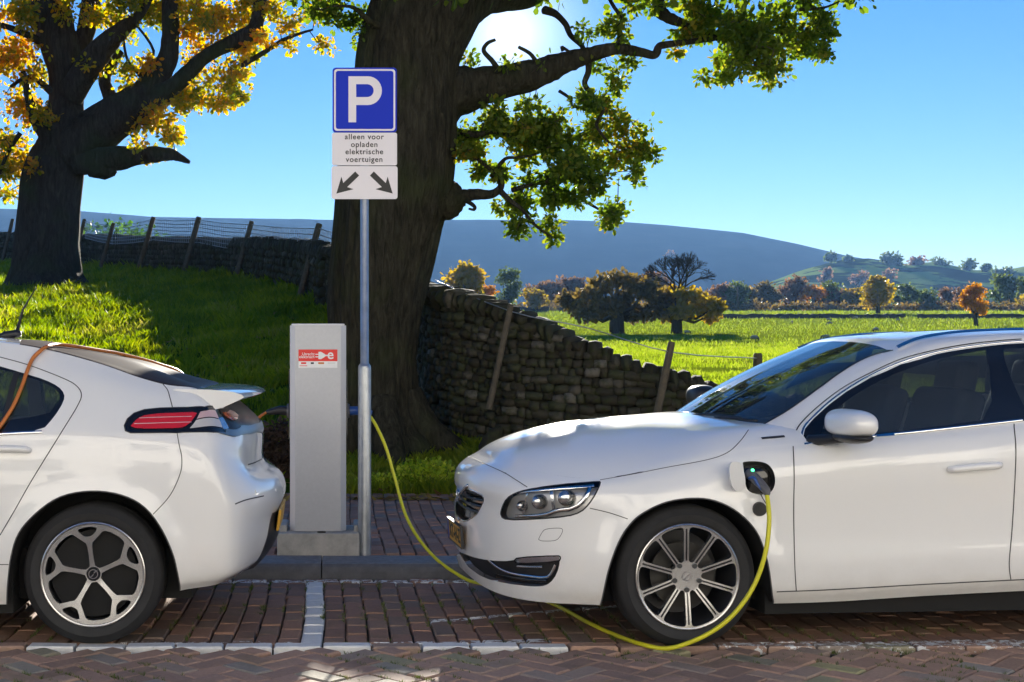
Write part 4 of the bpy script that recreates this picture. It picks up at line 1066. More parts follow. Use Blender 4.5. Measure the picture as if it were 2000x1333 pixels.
def inside(poly, pts):
    x, y = pts[:, 0], pts[:, 1]; r = np.zeros(len(pts), bool); P_ = np.array(poly)
    for (x1, y1), (x2, y2) in zip(P_, np.roll(P_, -1, axis=0)):
        c = ((y1 > y) != (y2 > y)); 
        with np.errstate(divide='ignore', invalid='ignore'):
            r ^= c & (x < (x2-x1)*(y-y1)/(y2-y1)+x1)
    return r
def cut(patch, polys, step=.03, dom=None):
    """triangulate the patch with the outlines cut exactly into it. polys: list of (name, [(u, v)...]); the later one wins.
    Returns {name: (uv, triangles)}; what is in none is '' """
    u0, v0, u1, v1 = dom or (0, 0, patch.U[-1], patch.V[-1])
    nu = max(2, int((u1-u0)/step)); nv = max(2, int((v1-v0)/step))
    gu, gv = np.meshgrid(np.linspace(u0, u1, nu+1), np.linspace(v0, v1, nv+1), indexing='ij')
    G = np.c_[gu.ravel(), gv.ravel()]; keep = np.ones(len(G), bool)
    pv, pe, pl = [], [], []
    for nm, P_ in polys:
        P_ = clip_rect(P_, u0, v0, u1, v1)
        if len(P_) < 3: continue
        D = []
        for a, b in zip(P_, P_[1:]+P_[:1]):
            k = max(1, int(np.linalg.norm(b-a)/step)); D += [a+(b-a)*i/k for i in range(k)]
        D = [d for i, d in enumerate(D) if np.linalg.norm(d-D[i-1]) > 1e-5]
        b0 = len(pv); pv += D; pe += [(b0+i, b0+(i+1) % len(D)) for i in range(len(D))]; pl.append((nm, P_))
        A = np.array(D); mn, mx = A.min(0)-step, A.max(0)+step
        near = np.where((G > mn).all(1) & (G < mx).all(1))[0]
        if len(near):
            d = np.sqrt(((G[near][:, None]-A[None])**2).sum(2)).min(1)
            bd = (np.abs(G[near][:, 0]-u0) < 1e-7) | (np.abs(G[near][:, 0]-u1) < 1e-7) | (np.abs(G[near][:, 1]-v0) < 1e-7) | (np.abs(G[near][:, 1]-v1) < 1e-7)
            keep[near[(d < step*.45) & ~bd]] = False
    Gk = G[keep]; allp = [Vector(p) for p in Gk]+[Vector(p) for p in pv]; off = len(Gk)
    vo, eo, fo, _, _, _ = delaunay_2d_cdt(allp, [(a+off, b+off) for a, b in pe], [], 0, 1e-6)
    UV = np.array([tuple(p) for p in vo]); T = np.array([f for f in fo if len(f) == 3])
    cen = UV[T].mean(1); lab = np.array(['']*len(T), dtype=object)
    for nm, P_ in pl: lab[inside(P_, cen)] = nm
    a = UV[T]; area = np.abs(np.cross(a[:, 1]-a[:, 0], a[:, 2]-a[:, 0])); good = area > 1e-9
    return {nm: (UV, T[(lab == nm) & good]) for nm in set(lab)}
def skin(name, patch, piece, m, parent, sides=(1,), lift=0.0, split=True):
    "turn a cut piece into mesh: on the near side (1), the far side (-1) or both in one mesh"
    UV, T = piece; used = np.unique(T); ix = -np.ones(len(UV), int); ix[used] = np.arange(len(used)); T = ix[T]; uv = UV[used]
    L_ = patch(uv[:, 0], uv[:, 1]); nn = patch.normal(uv[:, 0], uv[:, 1]); L_ = L_+nn*lift
    V, Fc, NN = [], [], []; mid = np.abs(L_[:, 1]) < 2e-5; first = None; tot = 0
    for sd in sides:
        k = np.array((1, sd, 1)); w = patch.car.world(L_*k); nw = patch.car.wvec(nn*k)
        # orientation: face the same way as the normal
        fn = np.cross(w[T[:, 1]]-w[T[:, 0]], w[T[:, 2]]-w[T[:, 0]]); s = (fn*nw[T].mean(1)).sum(1) < 0
        t2 = T.copy(); t2[s] = t2[s][:, ::-1]
        if first is None: idx = np.arange(len(w)); first = idx; V.append(w); NN.append(nw); tot = len(w)
        else:
            idx = np.where(mid, first, 0); new = np.where(~mid)[0]; idx[new] = tot+np.arange(len(new)); V.append(w[new]); NN.append(nw[new]); tot += len(new)
            NN[0][mid] = NN[0][mid]+nw[mid]; NN[0][mid] /= np.linalg.norm(NN[0][mid], axis=1)[:, None]+1e-12
        Fc.append(idx[t2])
    return mesh_obj(name, np.concatenate(V), np.concatenate(Fc), m, parent, True, np.concatenate(NN))
def ribbon(name, patch, uv, width, m, parent, lift=.0012, sides=(1,), closed=False, raise_mid=0):
    if len(sides) > 1: return [ribbon(name, patch, uv, width, m, parent, lift, (sd,), closed, raise_mid) for sd in sides][0]
    uv = [np.array(p, float) for p in uv]; D = []
    seq = uv+[uv[0]] if closed else uv
    for a, b in zip(seq[:-1], seq[1:]):
        k = max(1, int(np.linalg.norm(b-a)/.02)); D += [a+(b-a)*i/k for i in range(k)]
    if not closed: D.append(seq[-1])
    D = np.array(D)
    if closed: tg = np.roll(D, -1, axis=0)-np.roll(D, 1, axis=0)
    else: tg = np.gradient(D, axis=0)
    L_ = patch(D[:, 0], D[:, 1]); nn = patch.normal(D[:, 0], D[:, 1])
    t3 = (np.roll(L_, -1, axis=0)-np.roll(L_, 1, axis=0)) if closed else np.gradient(L_, axis=0)
    sd_ = np.cross(nn, t3); sd_ /= np.linalg.norm(sd_, axis=1)[:, None]+1e-12
    V, Fc = [], []; n = len(D)
    for sd in sides:
        k = np.array((1, sd, 1)); b = len(V)*3*n
        rows = np.stack([L_-sd_*width/2+nn*lift, L_+nn*(lift+raise_mid), L_+sd_*width/2+nn*lift], 1).reshape(-1, 3)
        V.append(patch.car.world(rows*k))
        for i in range(n if closed else n-1):
            a, c = i*3+b, ((i+1) % n)*3+b
            for q in (0, 1): Fc.append((a+q, a+q+1, c+q+1, c+q) if sd > 0 else (a+q, c+q, c+q+1, a+q+1))
    return mesh_obj(name, np.concatenate(V), Fc, m, parent, True)
def arch_lining(name, patch, uv, depth, parent, sides=(1, -1)):
    "black wall going in from the edge of a wheel opening"
    if len(sides) > 1: return [arch_lining(name, patch, uv, depth, parent, (sd,)) for sd in sides]
    uv = np.array(uv); L_ = patch(uv[:, 0], uv[:, 1]); V, Fc = [], []
    for sd in sides:
        b = len(V); A = L_*np.array((1, sd, 1)); B = A.copy(); B[:, 1] -= sd*depth
        W = patch.car.world(np.r_[A, B]); n = len(A); V += [tuple(x) for x in W]
        Fc += [(b+i, b+i+1, b+n+i+1, b+n+i) for i in range(n-1)]+[tuple(b+n+i for i in range(n))]
    return mesh_obj(name, V, Fc, M['liner'], parent)

# ---- wheels
def plate_cut(outer, holes, step=.02):
    pv = []; pe = []
    for P_ in [outer]+holes:
        b = len(pv); pv += [Vector(p) for p in P_]; pe += [(b+i, b+(i+1) % len(P_)) for i in range(len(P_))]
    vo, eo, fo, _, _, _ = delaunay_2d_cdt(pv, pe, [], 0, 1e-6)
    UV = np.array([tuple(p) for p in vo]); T = np.array([f for f in fo if len(f) == 3]); cen = UV[T].mean(1)
    ok = inside(outer, cen)
    for h in holes: ok &= ~inside(h, cen)
    return UV, T[ok]
def extrude_plate(bm, UV, T, zf, depth):
    "flat plate in the wheel's plane (x, z), front at y = zf(r), going in by depth; bevelled rim of its cut-outs"
    fr = [bm.verts.new((p[0], zf(math.hypot(*p)), p[1])) for p in UV]; bk = [bm.verts.new((p[0], zf(math.hypot(*p))+depth, p[1])) for p in UV]
    ed = {}
    for t in T:
        a, b, c = [int(x) for x in t]
        n = (UV[b][0]-UV[a][0])*(UV[c][1]-UV[a][1])-(UV[b][1]-UV[a][1])*(UV[c][0]-UV[a][0])
        if n < 0: b, c = c, b
        bm.faces.new((fr[a], fr[b], fr[c])); bm.faces.new((bk[a], bk[c], bk[b]))
        for e in ((a, b), (b, c), (c, a)): ed[e] = ed.get(e, 0)+1
    for (a, b) in list(ed):
        if (b, a) not in ed: bm.faces.new((fr[b], fr[a], bk[a], bk[b]))
def lathe(bm, prof, n=64):
    vs = [[bm.verts.new((math.cos(2*math.pi*k/n)*r, y, math.sin(2*math.pi*k/n)*r)) for k in range(n)] for r, y in prof]
    for a, b in zip(vs[:-1], vs[1:]):
        for k in range(n): bm.faces.new((a[k], a[(k+1) % n], b[(k+1) % n], b[k]))
def wheel_parts(kind):
    "meshes of one wheel, outer face at y = 0, axle along y"
    out = {}; R_, rr, W = .334, .247, .215
    bm = bmesh.new()
    lathe(bm, [(rr-.012, .03), (rr+.004, .012), (rr+.02, .006), (rr+.045, .001), (R_-.035, .008), (R_-.018, .018), (R_-.006, .032), (R_, .05), (R_, .10), (R_-.004, .102), (R_-.004, .108), (R_, .11), (R_, W-.05), (R_-.02, W-.015), (rr, W-.01), (rr-.02, W-.03)], 96)
    out['tyre'] = (bm, M['tyre'])
    bm = bmesh.new(); lathe(bm, [(rr+.003, .012), (rr-.004, .008), (rr-.012, .014), (rr-.02, .03), (rr-.035, .09), (rr-.05, .18), (.06, .185)], 64)
    out['rim'] = (bm, M['black_plastic'])
    bm = bmesh.new(); lathe(bm, [(rr+.002, .009), (rr-.003, .0065), (rr-.009, .009)], 80); out['rim_edge'] = (bm, M['alloy'])
    bm = bmesh.new(); lathe(bm, [(.155, .10), (.155, .09), (.07, .09), (.07, .07), (.001, .07)], 48); out['brake_disc'] = (bm, mat('brake_disc_'+kind, (.035, .033, .03), .5, metal=.5))
    face = lambda r: .012+.022*max(0, 1-r/rr)**1.2
    circ = lambda r, n, c=(0, 0): [(c[0]+r*math.cos(2*math.pi*k/n), c[1]+r*math.sin(2*math.pi*k/n)) for k in range(n)]
    if kind == 'ten':
        holes = []
        for k in range(10):
            a = math.radians(91.5+36*k+18); P_ = []
            sh = .0125
            pr = [(.070, None), (.10, None), (.13, None), (.18, None), (.225, None)]
            lo = [(r, -math.radians(18)+sh*.92/r+.004) for r, _ in pr]; hi = [(r, math.radians(18)-sh*.92/r-.004) for r, _ in pr[::-1]]
            P_ = [(r*math.cos(a+t), r*math.sin(a+t)) for r, t in lo]+[(.234*math.cos(a+t), .234*math.sin(a+t)) for t in np.linspace(-.2, .2, 7)]+[(r*math.cos(a+t), r*math.sin(a+t)) for r, t in hi]
            holes.append(chaikin(P_, 1))
        bm = bmesh.new(); UV, T = plate_cut(circ(.243, 90), holes); extrude_plate(bm, UV, T, lambda r: face(r)-.002, .03); out['spoke_disc'] = (bm, M['alloy'])
        bm = bmesh.new()
        for k in range(10):
            a = math.radians(91.5+36*k); d = (math.cos(a), math.sin(a)); e = (-d[1], d[0]); w = .0036
            vs = []
            for r in (.075, .15, .225):
                y = face(r)-.0035
                vs.append((bm.verts.new((d[0]*r+e[0]*w, y, d[1]*r+e[1]*w)), bm.verts.new((d[0]*r-e[0]*w, y, d[1]*r-e[1]*w))))
            for p, q in zip(vs[:-1], vs[1:]): bm.faces.new((p[0], q[0], q[1], p[1]))
        out['spoke_groove'] = (bm, M['gloss_black'])
        lugr, lph = .062, 125
    else:
        holes = []; rr2 = .243
        for k in range(5):
            a = math.radians(97+36+72*k)
            hp = [(.165, 17), (.25, 25.5), (.40, 30), (.55, 31), (.62, 30), (.86, 16.5), (.885, 13), (.895, 6)]
            P_ = [(r*rr2, math.radians(t)) for r, t in hp]; P_ = P_+[(r, -t) for r, t in P_[::-1]]
            holes.append([(r*math.cos(a+t), r*math.sin(a+t)) for r, t in P_])
            b = math.radians(97+72*k); hp = [(.745, 4), (.78, 7.5), (.86, 11.5), (.91, 12), (.925, 9), (.93, 3)]
            P_ = [(r*rr2, math.radians(t)) for r, t in hp]; P_ = P_+[(r, -t) for r, t in P_[::-1]]
            holes.append(chaikin([(r*math.cos(b+t), r*math.sin(b+t)) for r, t in P_], 1))
        bm = bmesh.new(); UV, T = plate_cut(circ(.243, 90), holes); extrude_plate(bm, UV, T, face, .028); out['spoke_disc'] = (bm, M['alloy'])
        bm = bmesh.new(); lathe(bm, [(.205, .05), (.2, .048), (.001, .05)], 48); out['wheel_insert'] = (bm, M['liner'])
        lugr, lph = .056, 133
    bm = bmesh.new()
    lathe(bm, [(.034, face(0)-.004), (.033, face(0)-.007), (.001, face(0)-.008)], 32)
    for v in bm.verts: pass
    out['hub_cap'] = (bm, M['alloy_dark'] if kind == 'ten' else M['gloss_black'])
    return out, lugr, lph, face
def ring_bm(bm, r0, r1, y, n=32):
    vs = [(bm.verts.new((math.cos(2*math.pi*k/n)*r0, y, math.sin(2*math.pi*k/n)*r0)), bm.verts.new((math.cos(2*math.pi*k/n)*r1, y, math.sin(2*math.pi*k/n)*r1))) for k in range(n)]
    for k in range(n): a, b = vs[k], vs[(k+1) % n]; bm.faces.new((a[0], b[0], b[1], a[1]))
WHEELS = {}
def put_wheel(car, parent, x, w, kind, flip=False):
    if kind not in WHEELS:
        parts, lugr, lph, face = wheel_parts(kind); ms = {}
        for nm, (bm, m) in parts.items():
            me = bpy.data.meshes.new(nm); bmesh.ops.recalc_face_normals(bm, faces=bm.faces[:]); bm.to_mesh(me); bm.free(); me.materials.append(m)
            me.polygons.foreach_set('use_smooth', np.ones(len(me.polygons), bool)); me.set_sharp_from_angle(angle=math.radians(35)); ms[nm] = me
        bm = bmesh.new(); bmesh.ops.create_cone(bm, cap_ends=True, segments=14, radius1=.0135, radius2=.0115, depth=.014, matrix=Matrix.Rotation(math.pi/2, 4, 'X'))
        me = bpy.data.meshes.new('lug_nut'); bm.to_mesh(me); bm.free(); me.materials.append(M['alloy_dark'] if kind == 'ten' else M['alloy']); ms['lug_nut'] = me
        # emblem on the cap
        bm = bmesh.new(); y = face(0)-.0095
        ring_bm(bm, .019, .023, y)
        if kind == 'ten':
            A = Matrix.Rotation(math.radians(-45), 4, 'Y'); add_box(bm, (0, y, 0), (.042, .0015, .007), mat=A)
        else:
            bm2 = [(-.024, -.006), (.006, .004), (-.002, .006), (.024, .0065), (-.006, -.004), (.002, -.006)]
            z = [bm.verts.new((a*.8, y-.001, b*1.2)) for a, b in ((-.03, -.018), (.006, .003), (.002, .008), (.03, .018), (-.006, -.003), (-.002, -.008))]
            bm.faces.new(z)
        me = bpy.data.meshes.new('emblem'); bm.to_mesh(me); bm.free(); me.materials.append(M['chrome']); ms['emblem'] = me
        WHEELS[kind] = (ms, lugr, lph, face)
    ms, lugr, lph, face = WHEELS[kind]
    Mw = car.matrix(x, w, .334)
    if flip: Mw = Mw @ Matrix.Rotation(math.pi, 4, 'Z')
    root = bpy.data.objects.new('wheel', ms['tyre']); COL.objects.link(root); root.matrix_world = Mw
    root.parent = parent; root.matrix_parent_inverse = Matrix.Translation(parent.location).inverted()
    for nm, me in ms.items():
        if nm in ('tyre', 'lug_nut'): continue
        o = bpy.data.objects.new(nm, me); COL.objects.link(o); o.parent = root
    for k in range(5):
        a = math.radians(lph+72*k); o = bpy.data.objects.new('lug_nut', ms['lug_nut']); COL.objects.link(o)
        o.location = (lugr*math.cos(a), face(lugr)+(-.003 if kind == 'ten' else .03), lugr*math.sin(a)); o.parent = root
    return root
def flares(centres, amp=.016, r0=.365, r1=.50):
    "soft lip of the body round each wheel opening"
    def f(L_):
        L_ = L_.copy()
        for cx in centres:
            r = np.hypot(L_[:, 0]-cx, L_[:, 2]-.334); t = np.clip((r-r0)/(r1-r0), 0, 1); k = (1-t)**2*(1+2*t)
            k = k*np.clip((L_[:, 2]-.15)/.25, 0, 1)*np.clip(np.abs(L_[:, 1])/.3-1.6, 0, 1)
            L_[:, 1] += amp*k*np.sign(L_[:, 1])
        return L_
    return f
XZ = lambda L_: L_[:, [0, 2]]
WZ = lambda L_: L_[:, [1, 2]]
XW = lambda L_: L_[:, [0, 1]]

def seat(car, parent, x, w, wide=.50):
    "seat with cushion, raked back and head rest"
    bm = bmesh.new(); add_box(bm, (0, 0, 0), (.50, wide, .16), .05, Matrix.Translation((x-.22, w, .60)), 3); add_box(bm, (0, 0, 0), (.15, wide, .62), .06, Matrix.Translation((x+.08, w, .90)) @ Matrix.Rotation(math.radians(18), 4, 'Y'), 3)
    for v in bm.verts: v.co = Vector(car.world(tuple(v.co))[0])
    st = bm_obj('seat', bm, M['seat_cloth'], parent, True, 40)
    for ww in ([w] if wide < .8 else [w-wide*.3, w+wide*.3]):
        bm = bmesh.new(); add_box(bm, (0, 0, 0), (.11, .26, .18), .045, Matrix.Translation((x+.20, ww, 1.25)) @ Matrix.Rotation(math.radians(12), 4, 'Y'), 3)
        for v in bm.verts: v.co = Vector(car.world(tuple(v.co))[0])
        bm_obj('head_rest', bm, M['seat_cloth'], st, True, 40)
def steering_wheel(car, parent, x, w, z):
    pts = [car.world((x+.06*math.cos(a)*.9, w+.185*math.sin(a), z+.175*math.cos(a)))[0] for a in np.linspace(0, 2*math.pi, 33)]
    o = tube('steering_wheel', [tuple(p) for p in pts], .016, M['black_plastic'], parent, n=8, sub=1)
    tube('column', [tuple(car.world((x, w, z))[0]), tuple(car.world((x-.28, w, z-.12))[0])], .03, M['black_plastic'], o, n=8, sub=1)
def dashboard(car, parent, x, z):
    bm = bmesh.new(); add_box(bm, (x, 0, z), (.42, 1.38, .22), .06, None, 3)
    for v in bm.verts: v.co = Vector(car.world(tuple(v.co))[0])
    bm_obj('dashboard', bm, M['black_plastic'], parent, True, 40)
# ================================================================== the white estate car on the right
EC = Car((1.616, 6.207), math.radians(4.5), .885)
est = empty('estate_car', tuple(EC.world((1.0, 0, 0))[0]), 'white estate car parked on the right with yellow cable plugged into its fender', 'car')
cw_ = [0, .2, .4, .58, .73, .83]
nose = lambda w: -.935+.80*(1-(1-(w/.90)**2.35)**(1/2.35))
ex = [nose(w) for w in cw_]+[-.33, -.1, .25, .6, 1.2, 2.0, 2.8, 3.25, 3.52, 3.66, 3.70]
ew = cw_+[.887, .90, .90, .90, .905, .905, .895, .85, .72, .4, 0]
EZ = [[.235, .228, .208, .196, .195, .20, .20, .20, .20, .20, .225, .25, .26, .28, .30, .30, .30],
      [.29, .285, .275, .265, .26, .26, .26, .26, .26, .262, .285, .31, .32, .34, .36, .36, .36],
      [.37, .37, .365, .36, .36, .36, .36, .36, .36, .36, .38, .40, .40, .42, .44, .44, .44],
      [.50]*10+[.52, .54, .55, .56, .56, .56, .56],
      [.62, .62, .62, .615, .61, .605, .60, .61, .63, .64, .67, .70, .72, .72, .72, .72, .72],
      [.715, .715, .71, .705, .70, .685, .685, .70, .74, .775, .82, .85, .87, .87, .85, .85, .85],
      [.768, .768, .762, .752, .742, .73, .735, .757, .818, .853, .905, .97, 1.0, 1.0, .97, .96, .96],
      [.803, .803, .797, .787, .773, .762, .77, .805, .876, .917, .962, 1.03, 1.07, 1.07, 1.05, 1.04, 1.04],
      [.835, .835, .83, .82, .802, .79, .80, .845, .922, .957, 1.0, 1.075, 1.12, 1.13, 1.11, 1.10, 1.10]]
EI = [[.025, .025, .025, .025, .03, .035, .045, .05, .05, .055, .06, .06, .06, .06, .06, .06, .06],
      [.01]*5+[.008, .008, .012, .012, .016, .02, .02, .02, .02, .02, .02, .02],
      [0]*5+[0, 0, .002, .004, .008, .010, .01, .01, .01, 0, 0, 0],
      [.004, .004, .003, .002, 0, 0, 0, 0, .004, .012, .014, .014, .012, .01, .01, .01, .01],
      [.012, .012, .010, .006, .003, 0, 0, 0, .003, .008, .010, .010, .008, .006, .01, .01, .01],
      [.0, .0, 0, 0, 0, 0, .002, .003, .001, 0, 0, 0, 0, 0, .02, .02, .02],
      [.020, .020, .020, .018, .014, .010, .012, .012, .006, .003, .003, .003, .004, .006, .03, .04, .04],
      [.060, .060, .056, .050, .040, .032, .036, .04, .034, .032, .032, .032, .035, .04, .05, .07, .07],
      [.125, .122, .112, .100, .085, .075, .078, .085, .078, .076, .076, .078, .08, .09, .10, .12, .12]]
def plan_normals(xs, ws):
    P_ = np.c_[xs, ws]; T = np.gradient(P_, axis=0); T[0] = (0, 1); T[-1] = (0, -1)
    T /= np.linalg.norm(T, axis=1)[:, None]; return np.c_[T[:, 1], -T[:, 0]]     # inwards
EN = plan_normals(ex, ew)
EG = [[(ex[c]+EN[c, 0]*EI[r][c], ew[c]+EN[c, 1]*EI[r][c], EZ[r][c]) for r in range(9)] for c in range(17)]
for c in (0, 16):
    EG[c] = [(x, 0.0, z) for x, w, z in EG[c]]
shell = Patch(EC, EG); shell.extra = flares((0, 2.776))
if shell.normal(shell.U[9], shell.V[4])[0][1] < 0: shell.flip = True
# bonnet from the shoulder inwards
zc = lambda x: float(np.interp(x, [-.82, -.78, -.65, -.5, -.35, -.2, 0, .2, .45], [.835, .855, .905, .955, .995, 1.023, 1.045, 1.06, 1.066]))
sp = [-.42, -.40, -.35, -.27, -.19, -.11, -.01, .09, .27, .45]
HG = []
for c in range(10):
    e = EG[c][8]; s_ = (sp[c], 0.0, zc(sp[c])); col = [EG[c][7], e]
    fr = {8: (.42, .78, .95, 1), 9: (.60, .85, .95, 1)}.get(c, (.26, .66, .92, 1))
    for q, f in zip((.12, .4, .7, 1), fr): col.append((e[0]+(s_[0]-e[0])*q, e[1]+(s_[1]-e[1])*q, e[2]+(s_[2]-e[2])*f))
    HG.append(col)
bonnet = Patch(EC, HG, shell.flip)
# greenhouse
gb = [(.25, 0, 1.02), (.27, .25, 1.015), (.33, .5, 1.0), (.44, .70, .985), (.56, .80, .93), (.95, .826, .965), (1.6, .828, 1.03), (2.4, .815, 1.09), (3.1, .775, 1.12), (3.45, .62, 1.14), (3.57, .32, 1.15), (3.6, 0, 1.15)]
gt = [(1.10, 0, 1.443), (1.11, .25, 1.436), (1.13, .45, 1.417), (1.155, .57, 1.394), (1.26, .605, 1.418), (1.46, .612, 1.452), (1.9, .612, 1.478), (2.5, .60, 1.472), (3.1, .56, 1.43), (3.33, .45, 1.405), (3.41, .25, 1.405), (3.43, 0, 1.41)]
gs = [(1.36, 1.48), (1.40, 1.483), (1.45, 1.487), (1.5, 1.492), (1.56, 1.497), (1.68, 1.503), (1.98, 1.512), (2.4, 1.508), (2.8, 1.488), (3.0, 1.47), (3.1, 1.46), (3.14, 1.455)]
GG = []
for i, (b, t, s_) in enumerate(zip(gb, gt, gs)):
    b, t = np.array(b), np.array(t); bul = .028 if i < 3 else .012 if i == 3 else .022
    o = np.array((-.35, 0, .94)) if i < 3 else np.array((-.2, .7, .5)) if i == 3 else np.array((0, .95, .3)) if i < 9 else np.array((.9, .1, .2))
    col = [tuple(b), tuple(b+(t-b)*.33+o*bul*.85), tuple(b+(t-b)*.68+o*bul*.85), tuple(t)]
    s3 = np.array((s_[0], 0, s_[1]))
    for q, f in ((.14, .42), (.5, .82), (1, 1)): col.append((t[0]+(s3[0]-t[0])*q, t[1]+(s3[1]-t[1])*q, t[2]+(s3[2]-t[2])*f))
    GG.append(col)
green = Patch(EC, GG, shell.flip)

# -- features of the shell
def uvp(patch, P_, sm=1, proj=None): return chaikin(patch.inv(P_, proj), sm)
arch_px = [(1171, 1200), (1173, 1185), (1180, 1150), (1190, 1107), (1206, 1064), (1226, 1028), (1250, 1004), (1299, 980), (1345, 973), (1391, 975), (1440, 998), (1477, 1035), (1493, 1074), (1503, 1117), (1507, 1160), (1509, 1200)]
def circ_arch(cx, r, zlo=.12, n=22): return [(cx-r-.01, zlo)]+[(cx-r*math.cos(math.pi*k/n), .334+r*math.sin(math.pi*k/n)) for k in range(n+1)]+[(cx+r+.01, zlo)]
arch = shell.inv(arch_px); arch = [(arch[0][0], -.05)]+arch+[(arch[-1][0], -.05)]
arch = [np.array(p) for p in chaikin(arch, 2, False)]
rarch = shell.inv([(x, z) for x, z in circ_arch(2.776, .365) if z > .3], XZ); rarch = [(rarch[0][0], -.05)]+rarch+[(rarch[-1][0], -.05)]; rarch = [np.array(p) for p in rarch]
lamp = uvp(shell, [(977, 1008), (980, 992), (990, 974), (1006, 964), (1030, 957), (1070, 950), (1120, 944), (1171, 940), (1173, 944), (1163, 966), (1150, 986), (1134, 1001), (1108, 1009), (1050, 1014), (990, 1016)])
gr = shell.inv([(905, 951), (925, 959), (941, 967), (946, 974), (940, 990), (930, 1008), (909, 1020), (898, 1014)])
grille = chaikin([(0, shell.inv([(0.0, .715)], WZ)[0][1])]+gr+[(0, shell.inv([(0.0, .545)], WZ)[0][1])], 1); grille = [np.array((max(0, p[0]) if i not in (0, len(grille)-1) else -.02, p[1])) for i, p in enumerate(grille)]
lo = shell.inv([(930, 1090), (955, 1095), (1003, 1096), (1020, 1088), (1094, 1087), (1092, 1110), (1082, 1132), (1066, 1145), (1040, 1146), (990, 1140), (945, 1129), (915, 1108)])
vt, vb = shell.inv([(0.0, .405), (0.0, .325)], WZ)[0][1], shell.inv([(0.0, .325)], WZ)[0][1]
intake = [(-.02, vt)]+chaikin(lo, 1, False)+[(-.02, vb)]
flap = uvp(shell, [(1450, 906), (1452, 902), (1480, 901), (1500, 906), (1511, 920), (1515, 942), (1509, 960), (1493, 968), (1466, 964), (1455, 950)], 2)
pieces = cut(shell, [('front_arch', arch), ('rear_arch', rarch), ('lamp', lamp), ('grille', grille), ('intake', intake), ('flap', flap)], .028)
body = skin('body', shell, pieces[''], M['white_paint'], est, (1, -1))
arch_lining('wheel_arch', shell, arch, .30, est); arch_lining('wheel_arch', shell, rarch, .30, est)
ribbon('arch_edge', shell, arch[3:-3], .006, M['seam'], body, sides=(1, -1)); 
# bonnet panel, wings
seam_b = bonnet.inv([(922, 897), (950, 908), (985, 924), (1008, 938), (1030, 951)]); 
bp = cut(bonnet, [], .03, (0, bonnet.V[1], bonnet.U[-1], bonnet.V[-1]))
bon = skin('bonnet', bonnet, bp[''], M['white_paint'], est, (1, -1))
def px_ribbon(name, patches, P_, width, m, parent, **k):
    for patch in (patches if isinstance(patches, tuple) else (patches,)):
        u = patch.inv(P_); e = ((patch.car.pix(patch(np.array([a for a, b in u]), np.array([b for a, b in u])))-np.array(P_))**2).sum(1)
        run = []
        for q, er in zip(u, e):
            if er < 9: run.append(q)
            else:
                if len(run) > 1: ribbon(name, patch, run, width, m, parent, **k)
                run = []
        if len(run) > 1: ribbon(name, patch, run, width, m, parent, **k)
dens = lambda P_, n=6: [tuple(p) for p in smooth_path([(a, b, 0) for a, b in P_], n)]
dn2 = lambda P_, n=6: [(p[0], p[1]) for p in dens(P_, n)]
px_ribbon('bonnet_seam', (shell, bonnet), dn2([(926, 896), (950, 908), (985, 924), (1008, 938), (1030, 952)]), .004, M['seam'], body, sides=(1, -1))
px_ribbon('bonnet_seam', (shell, bonnet), dn2([(1172, 938), (1235, 927), (1300, 914), (1380, 899), (1420, 885), (1445, 863), (1462, 840)], 8), .004, M['seam'], body, sides=(1, -1))
px_ribbon('wing_seam', shell, dn2([(1152, 993), (1190, 1002), (1226, 1014)]), .004, M['seam'], body, sides=(1, -1))
px_ribbon('door_seam', shell, dn2([(1549, 872), (1551, 930), (1550, 1000), (1552, 1100), (1555, 1154)]), .005, M['seam'], body, sides=(1, -1))
px_ribbon('door_seam', shell, dn2([(1980, 830), (1984, 880), (1981, 960), (1976, 1040), (1971, 1100), (1974, 1132)]), .005, M['seam'], body, sides=(1, -1))
ribbon('sill_seam', shell, shell.inv([(x, z) for x, z in ((.42, .262), (.8, .272), (1.3, .292), (1.9, .31), (2.38, .315))], XZ), .006, M['seam'], body, sides=(1, -1))
px_ribbon('towing_cover_seam', shell, dn2([(1052, 1054), (1058, 1042), (1067, 1034), (1092, 1032), (1099, 1036), (1094, 1048), (1084, 1056), (1060, 1057), (1052, 1054)], 4), .0025, M['seam'], body)
